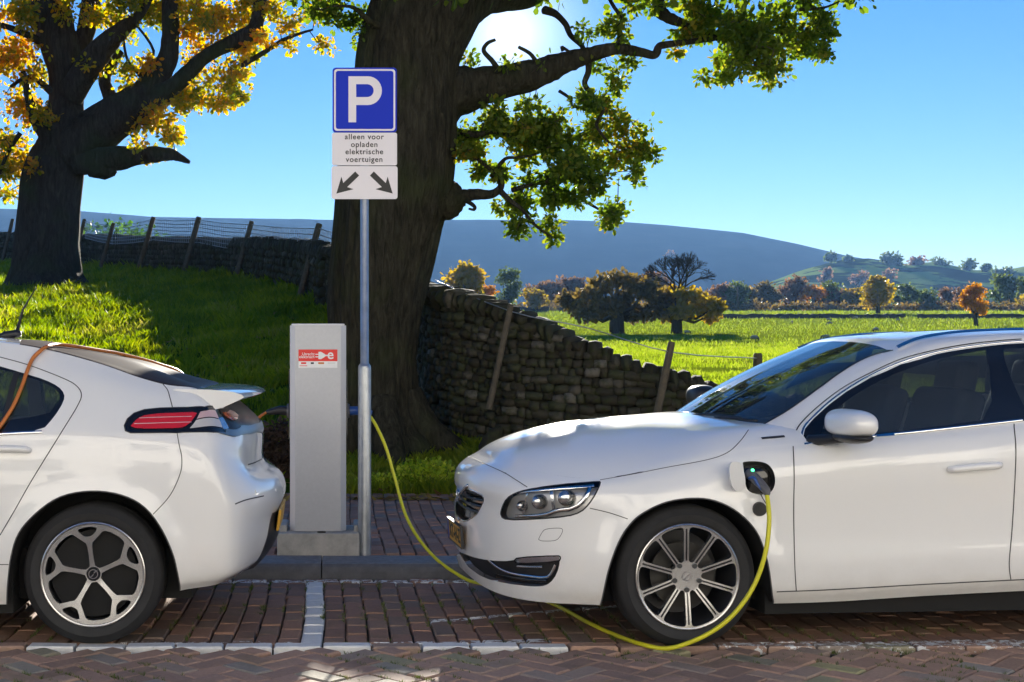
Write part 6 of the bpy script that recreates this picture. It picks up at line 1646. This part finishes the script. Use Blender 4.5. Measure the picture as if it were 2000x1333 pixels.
for x, hw, z in ((-.17, .004, 0), (-.10, .025, .002), (0, .032, .004), (.10, .022, .0)): pass
acc = Acc(); acc.add(*tube_data([(fin[0]-.09, fin[1], fin[2]-.01), (fin[0]-.03, fin[1], fin[2]+.012), (fin[0]+.03, fin[1], fin[2]+.022), (fin[0]+.055, fin[1], fin[2]+.02)], [.012, .024, .022, .016], 10))
acc.add(*tube_data([(fin[0]+.03, fin[1], fin[2]+.02), at(45, 605, fin[1]), at(70, 563, fin[1])], [.011, .006, .003], 8))
acc.obj('aerial', M['black_plastic'], hat, True)
bm = bmesh.new(); add_box(bm, (-1.34, 0, .27), (1.9, 1.60, .26)); add_box(bm, (-1.4, 0, .31), (3.7, 1.36, .24)); add_box(bm, (-1.3, 0, .62), (1.6, 1.5, .5)); add_box(bm, (0, 0, .6), (.9, .9, .5))
for v in bm.verts: v.co = Vector(HC.world(tuple(v.co))[0])
bm_obj('underbody', bm, M['liner'], hat)
for x, w, fl in ((0, .87, False), (-2.685, .87, False), (0, -.87, True), (-2.685, -.87, True)): put_wheel(HC, hat, x, w, 'five', fl)

seat(HC, hat, -.30, 0, 1.2); seat(HC, hat, -1.15, .36); seat(HC, hat, -1.15, -.36); dashboard(HC, hat, -1.95, .88); steering_wheel(HC, hat, -1.72, .36, .96)
# ================================================================== street furniture
M['galv'] = mat('galvanised_steel', (.42, .44, .46), .42, metal=.85, var=.18, vscale=16, rvar=.12)
M['column_grey'] = mat('brushed_aluminium', (.48, .485, .50), .5, metal=.2, var=.05, vscale=60, rvar=.08)
M['column_light'] = mat('column_edge', (.62, .62, .63), .45, metal=.3)
M['concrete'] = mat('pale_concrete', (.42, .40, .36), .85, var=.28, vscale=11, bump=.5, bscale=60, bdist=.006)
M['blue_sign'] = mat('blue_sign_face', (.005, .03, .50), .5, spec=.2); M['white_sign'] = mat('white_sign_face', (.80, .76, .77), .4)
M['red_print'] = mat('red_sticker', (.72, .018, .012), .4); M['orange_cable'] = mat('orange_cable', (.55, .17, .03), .45); M['yellow_cable'] = mat('yellow_cable', (.66, .62, .02), .4)
M['blue_plastic'] = mat('blue_plug', (.03, .09, .32), .35); M['grey_plastic'] = mat('grey_plug', (.10, .10, .11), .45)
RX = Matrix.Rotation(math.pi/2, 4, 'X')
# ---- charging column
YC0 = 8.56                                      # front face of the column
base = bmesh.new()
bx0, bx1 = X_(541, 8.47), X_(702, 8.47); zb0, zb1 = ZK, ZK+.145
add_box(base, ((bx0+bx1)/2, 8.47+.21, (zb0+zb1)/2-.02), (bx1-bx0, .42, zb1-zb0+.04), .012)
add_box(base, (X_(700, 8.6)-.012, 8.70, zb1+.018), (.036, .30, .05), .012); add_box(base, (X_(558, 8.6)-.015, 8.70, zb1+.018), (.05, .30, .05), .012)
cp = empty('charging_column', (X_(621, 8.7), 8.7, ZK), 'grey charging column with red sticker on a concrete block behind the kerb', 'charging station')
cb = bm_obj('concrete_base', base, M['concrete'], cp)
bm = bmesh.new(); bmesh.ops.create_cone(bm, cap_ends=True, segments=18, radius1=.028, radius2=.028, depth=.006, matrix=Matrix.Translation((X_(628, 8.52), 8.51, zb1+.003))); bm_obj('bolt_hole', bm, M['soil'], cb)
cx = (X_(566, YC0)+X_(676, YC0))/2; hw = (X_(676, YC0)-X_(566, YC0))/2; zt = Z_(636, YC0); zb = zb1+.002; ch = .035; dp = .24
pro = [(-hw+ch, 0), (hw-ch, 0), (hw, ch), (hw, dp), (-hw, dp), (-hw, ch)]
V = [(cx+x, YC0+y, z) for z in (zb, zt) for x, y in pro]; n = 6
me = mesh_obj('cabinet', V, [(k, (k+1) % n, n+(k+1) % n, n+k) for k in range(n)]+[tuple(range(n, 2*n)), tuple(range(n))[::-1]], [M['column_grey'], M['column_light']], cp)
me.data.polygons[5].material_index = 1; me.data.polygons[1].material_index = 1
bm = bmesh.new(); add_box(bm, (cx, YC0+dp/2+.012, zt+.006), (2*hw-.02, dp-.02, .012), .004); bm_obj('lid', bm, M['column_light'], cp)
for sd, z0, z1 in ((1, Z_(832, 8.65), Z_(740, 8.65)), (-1, Z_(840, 8.65), Z_(740, 8.65))):
    bm = bmesh.new(); add_box(bm, (cx+sd*(hw+.004), YC0+.13, (z0+z1)/2), (.010, .17, z1-z0+.12), .003); pn = bm_obj('side_panel', bm, M['gloss_black'], cp)
    bm = bmesh.new(); bmesh.ops.create_cone(bm, cap_ends=True, segments=30, radius1=.052, radius2=.044, depth=.02, matrix=Matrix.Translation((cx+sd*(hw+.014), YC0+.13, Z_(803, 8.69))) @ Matrix.Rotation(sd*math.pi/2, 4, 'Y')); bm_obj('socket', bm, M['grey_plastic'], pn, True, 40)
# sticker
sx0, sx1, sy0, sy1, sm = X_(583, YC0), X_(659, YC0), Z_(683, YC0), Z_(719, YC0), Z_(706, YC0)
def flat(name, x0, x1, z0, z1, y, m, parent): return mesh_obj(name, [(x0, y, z0), (x1, y, z0), (x1, y, z1), (x0, y, z1)], [(0, 1, 2, 3)], m, parent)
st = flat('sticker', sx0, sx1, sy1, sy0, YC0-.0015, M['white_print'], cp)
flat('red_field', sx0, sx1, sm, sy0, YC0-.003, M['red_print'], st)
def txt(name, s_, size, x, y, z, m, parent, align='CENTER', spacing=1.0, line=1.0, ex=.0003, bold=0.0): return text_mesh(name, s_, size, Matrix.Translation((x, y, z)) @ RX, m, parent, align, ex, spacing, line, bold)
txt('sticker_text', 'Utrecht\nelektrisch', .0255, X_(614.5, YC0), YC0-.0042, (sm+sy0)/2-.001, M['white_print'], st, 'RIGHT', 1.0, .72, bold=.0002)
txt('sticker_letter', 'e', .088, X_(645.5, YC0), YC0-.0042, (sm+sy0)/2+.004, M['white_print'], st, bold=.0012)
plug = [(616, 691.5), (622, 691.5), (622, 687.8), (627, 687.5), (633, 691), (636, 693.4), (641, 693.4), (641, 696), (636, 696), (633, 698.5), (627, 702), (622, 701.7), (622, 698.5), (616, 698.5), (616, 696.6), (622, 696.6), (622, 693.4), (616, 693.4)]
mesh_obj('sticker_plug', [(X_(a, YC0), YC0-.0045, Z_(b, YC0)) for a, b in plug], [tuple(range(len(plug)))[::-1]], M['white_print'], st)
for a, b, m in ((588, 598, 'red_print'), (607, 613, 'ink'), (621.5, 633, 'orange_cable'), (640, 655, 'column_light')):
    flat('sponsor_mark', X_(a, YC0), X_(b, YC0), Z_(711.5, YC0), Z_(708, YC0), YC0-.003, M[m], st)
flat('sponsor_mark', X_(585, YC0), X_(600, YC0), Z_(715.5, YC0), Z_(714.3, YC0), YC0-.003, M['red_print'], st)
# ---- parking sign
YP = 8.53; pxc = 712
sg = empty('parking_sign', (X_(pxc, YP), YP, ZK), 'blue P parking sign with two white text plates on a galvanised post', 'sign')
xp = X_(pxc, YP); r1, r0 = .0265, .042; zj = Z_(716, YP)
bm = bmesh.new(); tp_ = Z_(150, YP)
V, Fc = tube_data([(xp, YP, ZK-.05), (xp, YP, zj-.02), (xp, YP, zj), (xp, YP, zj+.012), (xp, YP, zj+.02), (xp, YP, tp_)], [r0, r0, r0*.96, r0*.82, r1, r1], 28)
o = mesh_obj('post', V, Fc, M['galv'], sg, True); o.data.set_sharp_from_angle(angle=math.radians(45))
def rounded(x0, x1, z0, z1, r, y, t):
    P_ = []
    for cx_, cz_, a0 in ((x1-r, z1-r, 0), (x0+r, z1-r, 90), (x0+r, z0+r, 180), (x1-r, z0+r, 270)):
        for k in range(7): a = math.radians(a0+15*k); P_.append((cx_+r*math.cos(a), cz_+r*math.sin(a)))
    n = len(P_); V = [(a, y, b) for a, b in P_]+[(a, y+t, b) for a, b in P_]
    return V, [tuple(range(n))[::1], tuple(range(2*n-1, n-1, -1))]+[(i, n+i, n+(i+1) % n, (i+1) % n) for i in range(n)]
def rplate(name, a, b, c, d, r, y, t, m, parent): return mesh_obj(name, *(lambda q: (q[0], [f[::-1] for f in q[1]]))(rounded(X_(a, YP), X_(b, YP), Z_(d, YP), Z_(c, YP), r, y, t)), m, parent)
yf = YP-r1-.012
p1_ = rplate('parking_plate', 649.5, 774.5, 135, 261, .022, yf, .010, M['blue_sign'], sg)
rplate('white_border', 652.5, 771.5, 138, 258, .020, yf-.0012, .001, M['white_sign'], p1_); rplate('blue_field', 656, 768, 141.5, 254.5, .016, yf-.0024, .001, M['blue_sign'], p1_)
# the letter P as a shape: stem and bowl
def P_shape():
    s = lambda a, b: (X_(a, YP), Z_(b, YP)); O = [(680.5, 241.5), (680.5, 152), (718, 152)]
    for k in range(1, 14): a = math.radians(90-180*k/14); O.append((718+27.5*math.cos(a), 180-28*math.sin(a)))
    O += [(718, 208), (695.5, 208), (695.5, 241.5)]
    I = [(695.5, 167.5), (717, 167.5)]
    for k in range(1, 10): a = math.radians(90-180*k/10); I.append((717+12.5*math.cos(a), 180-12.5*math.sin(a)))
    I += [(717, 192.5), (695.5, 192.5)]
    UV, T = plate_cut([s(*p) for p in O], [[s(*p) for p in I]]); return [(a, yf-.0034, b) for a, b in UV], [tuple(int(x) for x in t) for t in T]
mesh_obj('letter_p', *P_shape(), M['white_sign'], p1_)
p2_ = rplate('text_plate', 648.5, 775, 261.5, 325, .012, yf+.0005, .008, M['white_sign'], sg)
for s_, zpx in (('alleen voor', 270.5), ('opladen', 285.5), ('elektrische', 299.5), ('voertuigen', 314.5)):
    o = txt('sign_text', s_, .0485, X_(711.3, YP), yf-.0012, Z_(zpx, YP)+.002, M['ink'], p2_, 'CENTER', 1.12, bold=.0006); 
p3_ = rplate('arrow_plate', 647.5, 776, 326.5, 390.5, .016, yf+.0005, .008, M['white_sign'], sg)
def arrow(tip, tail, flip=False):
    t, q = Vector(tip), Vector(tail); d = (t-q).normalized(); e = Vector((-d.y, d.x)); L_ = (t-q).length
    P_ = [q+e*5.5, t-d*24+e*5.5, t-d*30+e*17, t, t-d*30-e*17, t-d*24-e*5.5, q-e*5.5]
    return [(X_(p.x, YP), yf-.0012, Z_(p.y, YP)) for p in P_]
for tip, tail_ in (((657, 380), (697.5, 341)), ((766.5, 380), (726, 341))):
    A = arrow(tip, tail_); mesh_obj('arrow', A, [(0, 1, 5, 6), (1, 2, 3), (1, 3, 5), (3, 4, 5)], M['ink'], p3_)
for z in (190, 290, 360):
    bm = bmesh.new(); add_box(bm, (xp, YP-.012, Z_(z, YP)), (.075, .03, .03), .004); bm_obj('clamp', bm, M['galv'], sg)
# ---- cables
ye = empty('yellow_cable', (X_(800, 8.2), 8.2, 0), 'yellow charging cable running from the column under the right car to its fender', 'cable')
zs_ = Z_(803, 8.69)
P_ = [(cx+hw+.11, YC0+.13, zs_-.005), (X_(714, 8.66), 8.66, Z_(805, 8.66)), at(730, 824, 8.62), at(752, 870, 8.55), at(770, 930, 8.5), at(790, 1000, 8.42), at(816, 1050, 8.33), at(852, 1092, 8.22), at(890, 1120, 8.12), at(925, 1137.5, 8.0),
      (X_(985, 7.75), 7.75, .010), (X_(1050, 7.45), 7.45, .010), at(1097, 1188, 7.16), at(1150, 1217, 6.76), at(1200, 1240, 6.48), at(1250, 1258, 6.25), at(1300, 1267, 6.165), at(1350, 1254, 6.12), at(1400, 1228, 6.10), at(1441, 1191, 6.09), at(1474, 1141, 6.09), at(1495, 1080, 6.09), at(1502, 1025, 6.10), at(1501, 990, 6.115), at(1497, 962, 6.14)]
tube('cable', P_, .0105, M['yellow_cable'], ye, n=10, sub=7)
pa = Vector((cx+hw+.02, YC0+.13, zs_)); tube('plug', [pa, pa+Vector((.05, 0, .002)), pa+Vector((.10, 0, -.003)), pa+Vector((.15, 0, -.012))], [.03, .028, .022, .013], M['blue_plastic'], ye, n=14, sub=4)
c1, c2, c3 = at(1462, 924, 6.235), at(1478, 938, 6.19), at(1496, 958, 6.145)
pl = tube('car_plug', [c1, c2, c3, at(1498, 968, 6.135)], [.026, .024, .019, .0115], M['grey_plastic'], ye, n=14, sub=4)
tube('plug_grip', [at(1463, 935, 6.20), at(1472, 933, 6.175), at(1480, 946, 6.16), at(1488, 956, 6.15)], .007, M['blue_plastic'], pl, n=8, sub=4)
oc = empty('orange_cable', (X_(100, 7.2), 7.2, 1.4), 'orange charging cable lying over the roof of the left car', 'cable')
def on_top(px, py, lift=.012):
    u = htop.inv([(px, py)])[0]; L_ = htop(*u)[0]+htop.normal(*u)[0]*lift; return tuple(HC.world(L_)[0])
def on_side(px, py, lift=.014):
    u = hsh.inv([(px, py)])[0]; L_ = hsh(*u)[0]+hsh.normal(*u)[0]*lift; return tuple(HC.world(L_)[0])
P_ = [on_side(-60, 905, .02), on_side(-25, 868, .03), on_side(0, 838, .02), on_side(25, 800, .016), on_side(42, 762, .014), on_side(54, 728), on_side(64, 705), on_top(78, 690), on_top(92, 681), on_top(112, 678), on_top(150, 682), on_top(200, 690)]
far = HC.world((.12, -.28, 1.335))[0]; P_ += [tuple(HC.world((-.03, -.12, 1.375))[0]), tuple(HC.world((.14, -.38, 1.318))[0]), tuple(HC.world((.26, -.64, 1.24))[0]), tuple(HC.world((.33, -.90, 1.0))[0]), tuple(HC.world((.42, -1.05, .78))[0]),
       (X_(470, 8.45), 8.45, Z_(868, 8.45)), (X_(500, 8.6), 8.6, Z_(822, 8.6)), (X_(520, 8.69), 8.69, Z_(806, 8.69))]
tube('cable', P_, .0095, M['orange_cable'], oc, n=10, sub=6)
pa = Vector((cx-hw-.02, YC0+.13, zs_)); tube('plug', [pa, pa+Vector((-.05, 0, .004)), pa+Vector((-.10, 0, -.004)), (X_(520, 8.69), 8.69, Z_(806, 8.69))], [.032, .030, .022, .013], M['black_plastic'], oc, n=14, sub=4)

# ================================================================== on the bank and in the meadow
M['post_wood'] = mat('old_fence_wood', (.085, .07, .045), .9, var=.4, vscale=14, bump=.6, bscale=40, bdist=.01)
def fence_post(top, foot, Y, wpx, label):
    a, b = at(*foot, Y), at(*top, Y); d = (b-a); r = wpx/2/FPX*Y
    x, y = frame_of(d); V = []; rr = random.Random(int(top[0])); k = 8
    for p, s_ in ((a-d*.05, 1.05), (a.lerp(b, .5), 1.0), (b-d.normalized()*r*.4, .97), (b, .8)):
        for i in range(k): t = 2*math.pi*i/k+.3; V.append(tuple(p+(x*math.cos(t)+y*math.sin(t))*r*s_*(1+rr.uniform(-.08, .08))))
    Fc = [(i*k+j, i*k+(j+1) % k, (i+1)*k+(j+1) % k, (i+1)*k+j) for i in range(3) for j in range(k)]+[tuple(3*k+j for j in range(k))]
    o = mesh_obj('fence_post', V, Fc, M['post_wood']); tag(o, label, 'post', 'wooden posts along the stone wall'); return b
ptops = [fence_post(t, f, Y, w, l) for t, f, Y, w, l in (
    ((25, 428), (4, 512), 76, 7, 'thin leaning post left of the old autumn tree'), ((165, 428), (146, 512), 68, 7, 'thin leaning post just right of the old autumn tree'),
    ((222, 436), (194, 530), 61, 8, 'leaning wooden post second right of the old autumn tree'), ((300, 424), (265, 545), 56, 10, 'tall leaning post above the hatchback roof, third right of the autumn tree'),
    ((389, 424), (352, 557), 50, 11, 'tall leaning post in the middle of the upper stone wall'), ((492, 432), (455, 560), 42.5, 10, 'leaning post left of the last one before the big oak'),
    ((624, 437), (580, 600), 31, 13, 'thick leaning post close to the left side of the big oak'),
    ((998, 597), (957, 790), 13.35, 12, 'leaning mossy post against the wall right of the big oak'), ((1312, 668), (1284, 806), 12.72, 15, 'short stout post beside the estate car windscreen'),
    ((1480, 690), (1480, 740), 15, 17, 'square post stump showing above the estate car windscreen'))]
# wire netting between the upper posts
acc = Acc(); wr = .011
ups = ptops[1:7]+[at(690, 446, 25)]
for a, b in zip(ups[:-1], ups[1:]):
    for k in range(7):
        off = Vector((0, 0, -.12-k*.14)); m_ = a.lerp(b, .5)+Vector((0, 0, -.04)); acc.tube([a+off, m_+off, b+off], wr, 4, cap=False)
    n = max(6, int((b-a).length/.28))
    for i in range(1, n): p = a.lerp(b, i/n)+Vector((0, 0, -.03)); acc.tube([p+Vector((0, 0, -.1)), p+Vector((0, 0, -.98))], wr*.7, 4, cap=False)
o = acc.obj('wire_fence', M['galv']); tag(o, 'rusty wire netting strung between the posts above the upper wall', 'wire fence'); 
a, b = ptops[7], ptops[8]; tube('barbed_wire', [at(850, 548, 14.9), a+Vector((0, 0, -.06)), a.lerp(b, .5)+Vector((0, 0, -.05)), b+Vector((0, 0, -.1)), at(1480, 700, 15)], .006, M['galv'], None, n=5, sub=4)
tag(bpy.data.objects['barbed_wire'], 'single strand of wire sagging above the wall right of the oak', 'wire')
# far field walls and gate gap
M['far_wall'] = mat('far_field_wall', (.05, .045, .035), .95, var=.3, vscale=1)
def far_wall(name, pxa, pxb, pya, pyb, Y, label):
    acc = Acc(); n = 60; V = []
    for i in range(n+1):
        px = pxa+(pxb-pxa)*i/n; x = X_(px, Y); zg = field_z(x, Y); z1 = max(Z_(pya, Y), zg+.8)+random.uniform(-.12, .12)
        V += [(x, Y-.3, zg-.5), (x, Y-.25, z1), (x, Y+.25, z1), (x, Y+.3, zg-.5)]
    Fc = [(i*4+k, (i+1)*4+k, (i+1)*4+k+1, i*4+k+1) for i in range(n) for k in range(3)]+[(0, 1, 2, 3), (n*4+3, n*4+2, n*4+1, n*4)]
    o = mesh_obj(name, V, Fc, M['far_wall']); tag(o, label, 'wall', 'field walls across the meadow')
far_wall('field_wall', 1395, 1768, 615, 623, 250, 'long dark field wall across the meadow, left of the gate gap'); far_wall('field_wall', 1792, 2250, 615, 623, 250, 'dark field wall right of the gate gap behind the lone orange tree')
far_wall('field_wall', 930, 1072, 600, 608, 330, 'short dark field wall at the foot of the small gold tree'); far_wall('field_wall', 1092, 1180, 601, 608, 330, 'short dark field wall piece left of the spreading oak')
po = at(1441, 612, 330); tg_ = empty('telegraph_pole', tuple(po), 'thin dark telegraph pole among the far trees', 'pole')
tube('pole', [po, at(1441, 560, 330)], .17, M['post_wood'], tg_, n=6, sub=1); bm = bmesh.new(); add_box(bm, at(1441, 563, 330), (1.6, .15, .15)); bm_obj('crossarm', bm, M['post_wood'], tg_)
# sheep
M['fleece'] = mat('sheep_fleece', (.34, .32, .27), .95, var=.25, vscale=4, bump=.6, bscale=9, bdist=.03); M['sheep_face'] = mat('sheep_face', (.05, .045, .04), .8)
def sheep(px, py, hpx, rot, label):
    # distance from where its feet stand on the meadow
    Y = 40.0
    for _ in range(400):
        x = X_(px, Y)
        if VY+FPX*(CAMH-field_z(x, Y))/Y <= py: break
        Y *= 1.01
    S = max(.5, min(1.5, hpx/FPX*Y))/1.0; o = empty('sheep', (x, Y, field_z(x, Y)), label, 'sheep', 'sheep grazing in the meadow')
    Mx = Matrix.Translation(o.location) @ Matrix.Rotation(rot, 4, 'Z') @ Matrix.Scale(S, 4)
    bm = bmesh.new(); bmesh.ops.create_icosphere(bm, subdivisions=3, radius=1)
    for v in bm.verts:
        c = v.co; k = 1+.09*mnoise.noise(c*4)
        v.co = Mx @ Vector((c.x*.62*k, c.y*.30*k, .62+c.z*.30*k*(1.0 if c.z > 0 else .85)))
    bm_obj('body', bm, M['fleece'], o, True)
    V, Fc = tube_data([Mx @ Vector(p) for p in ((.42, 0, .72), (.62, 0, .62), (.74, 0, .42), (.80, 0, .22), (.83, 0, .12))], [.17*S, .15*S, .11*S, .09*S, .05*S], 10); mesh_obj('head', V, Fc, M['sheep_face'], o, True)
    for sy in (-1, 1):
        V, Fc = tube_data([Mx @ Vector(p) for p in ((.72, .07*sy, .42), (.72, .2*sy, .43))], [.035*S, .015*S], 6); mesh_obj('ear', V, Fc, M['sheep_face'], o, True)
        for xx in (-.38, .36):
            V, Fc = tube_data([Mx @ Vector(p) for p in ((xx, .15*sy, .5), (xx+.02, .15*sy, .22), (xx, .15*sy, -.03))], [.075*S, .045*S, .04*S], 6); mesh_obj('leg', V, Fc, M['sheep_face'], o, True)
for a in ((1473, 668, 14, .4, 'dark sheep in the meadow above the post stump'), (1613, 665, 12, 2.6, 'sheep close above the car roof, left of centre'), (1547, 634, 8, 1.2, 'sheep under the tall russet tree'),
          (1619, 629, 8, .2, 'upper sheep of the near pair below the dark green tree'), (1621, 636, 8, 3.0, 'lower sheep of the near pair below the dark green tree'), (1711, 650, 11, 1.9, 'sheep below the round golden tree'), (1753, 629, 7, .3, 'sheep in front of the gate gap'), (1671, 625, 8, 3.1, 'pale sheep lying near the long field wall'), (1342, 655, 10, .2, 'pale sheep beside the foot of the bare topped tree')): sheep(*a)
# stones and plants at the foot of the bank
def plant(px, py, Y, w, h, n, size, m, label, name='shrub', per=6):
    b = at(px, py, Y); b.z = bank_z(b.x, Y); t = empty(name, tuple(b), label, 'plant')
    pts = []; acc = Acc()
    for _ in range(n):
        a = random.uniform(0, 2*math.pi); q = random.random()**.5; hh = random.random()*h*(1-.55*q*q)
        pts.append((b.x+math.cos(a)*q*w, b.y+math.sin(a)*q*w*.45, b.z+hh+.02))
        if random.random() < .25: acc.tube([(b.x+math.cos(a)*q*w*.6, b.y+math.sin(a)*q*w*.25, b.z-.02), pts[-1]], .003, 4, cap=False)
    V, Fc = leaf_cloud(pts, size, per, size*1.1); mesh_obj('foliage', V, Fc, m, t)['kind'] = 'stuff'
    acc.obj('stem', M['twig'], t)
M['lime'] = leaf_mat('sunlit_lime_leaf', [(0, (.16, .26, .02)), (.5, (.34, .42, .03)), (1, (.50, .50, .06))], .45); M['dark_leaf'] = leaf_mat('dark_red_leaf', [(0, (.03, .02, .015)), (1, (.07, .045, .03))], .3); M['green_leaf'] = leaf_mat('green_leaf', [(0, (.03, .08, .012)), (1, (.08, .16, .03))], .4)  # lime leaf: sunlight on the grass put into a brighter leaf colour
plant(830, 960, 12.45, .30, .26, 320, .045, M['lime'], 'low clump imitating sunlit grass by bright lime leaves at the pavement edge beside the white bonnet')
plant(745, 962, 12.4, .22, .12, 110, .04, M['lime'], 'small plant with the same sun-bright lime leaves just right of the sign post')
plant(545, 870, 12.9, .24, .55, 260, .06, M['dark_leaf'], 'dark leafless looking bush between the hatchback and the charging column')
plant(215, 470, 74, 3.4, 3.6, 420, .30, M['green_leaf'], 'green bush behind the wall right of the autumn tree', per=5)
plant(265, 470, 72, 2.6, 3.3, 300, .30, M['green_leaf'], 'smaller green bush behind the wall near the tall leaning post', per=5)
bm = bmesh.new(); bmesh.ops.create_icosphere(bm, subdivisions=3, radius=1); c = at(962, 868, 13.2)
for v in bm.verts:
    k = 1+.25*mnoise.noise(v.co*1.6)+.1*mnoise.noise(v.co*4); v.co = c+Vector((v.co.x*.13, v.co.y*.12, v.co.z*.16+v.co.x*.06))*k
o = bm_obj('boulder', bm, M['stone'], None, True); tag(o, 'pale upright boulder at the end of the oak root', 'stone')

# ---- pale terraced houses across the street, behind the photographer, rendered pale so their sunlit fronts bounce fill light onto the cars
M['render'] = mat('pale_render', (.80, .775, .73), .9, var=.06, vscale=2); M['roof_tile'] = mat('roof_tile', (.10, .055, .045), .8, var=.3, vscale=6); M['frame_white'] = mat('white_window_frame', (.75, .75, .74), .5); M['door_green'] = mat('green_door', (.02, .07, .045), .35)
def house(x0, w, label):
    yf_, d, h = -5.6, 8.0, 7.4; t = empty('townhouse', (x0+w/2, yf_-d/2, 0), label, 'house', 'houses across the street')
    bm = bmesh.new(); add_box(bm, (x0+w/2, yf_-d/2, h/2), (w-.02, d, h)); bm_obj('wall', bm, M['render'], t)
    V = [(x0-.05, yf_+.4, h-.05), (x0+w+.05, yf_+.4, h-.05), (x0+w+.05, yf_-d/2, h+3), (x0-.05, yf_-d/2, h+3), (x0-.05, yf_-d-.4, h-.05), (x0+w+.05, yf_-d-.4, h-.05)]
    rf = mesh_obj('roof', V, [(0, 1, 2, 3), (3, 2, 5, 4), (0, 3, 4), (1, 5, 2), (0, 4, 5, 1)], M['roof_tile'], t)
    bm = bmesh.new(); add_box(bm, (x0+w*.8, yf_-d/2, h+3.2), (.7, .7, 1.4)); bm_obj('chimney', bm, M['roof_tile'], rf)
    for fz, hh in ((1.6, 1.7), (4.9, 1.6)):
        for k in range(3):
            xx = x0+w*(k+.5)/3
            if fz < 2 and k == 1:
                bm = bmesh.new(); add_box(bm, (xx, yf_+.03, 1.1), (1.0, .06, 2.2), .01); dr = bm_obj('door', bm, M['door_green'], t); bm = bmesh.new(); add_box(bm, (xx+.38, yf_+.09, 1.05), (.05, .06, .14), .01); bm_obj('handle', bm, M['chrome'], dr); continue
            bm = bmesh.new(); add_box(bm, (xx, yf_+.02, fz), (1.15, .05, hh)); wn = bm_obj('window', bm, M['glass'], t)
            bm = bmesh.new()
            for c, s_ in (((xx, yf_+.05, fz+hh/2), (1.25, .08, .09)), ((xx, yf_+.05, fz-hh/2), (1.25, .08, .09)), ((xx-.6, yf_+.05, fz), (.08, .08, hh)), ((xx+.6, yf_+.05, fz), (.08, .08, hh)), ((xx, yf_+.05, fz+hh*.15), (1.15, .06, .06))): add_box(bm, c, s_)
            bm_obj('frame', bm, M['frame_white'], wn)
            bm = bmesh.new(); add_box(bm, (xx, yf_+.1, fz-hh/2-.08), (1.4, .2, .08)); bm_obj('sill', bm, M['frame_white'], wn)
for i, lab in enumerate(('leftmost pale rendered house across the street', 'second pale house from the left across the street', 'third pale house from the left across the street', 'fourth pale house from the left across the street', 'rightmost pale rendered house across the street')): house(-19+i*8.0, 8.0, lab)

# ---- haze over the valley
hz = mesh_obj('haze', [(x, y, z) for z in (-1.2, 300) for x, y in ((-4200, -30), (4200, -30), (4200, 3100), (-4200, 3100))], [(0, 3, 2, 1), (4, 5, 6, 7), (0, 1, 5, 4), (1, 2, 6, 5), (2, 3, 7, 6), (3, 0, 4, 7)])
tag(hz, kind='stuff'); m = bpy.data.materials.new('valley_haze'); m.use_nodes = True; t = m.node_tree; t.nodes.clear()
out_ = t.nodes.new('ShaderNodeOutputMaterial'); pv = t.nodes.new('ShaderNodeVolumePrincipled'); pv.inputs['Color'].default_value = (.24, .5, 1, 1); pv.inputs['Density'].default_value = .00008; pv.inputs['Anisotropy'].default_value = .3
t.links.new(pv.outputs[0], out_.inputs['Volume']); hz.data.materials.append(m)
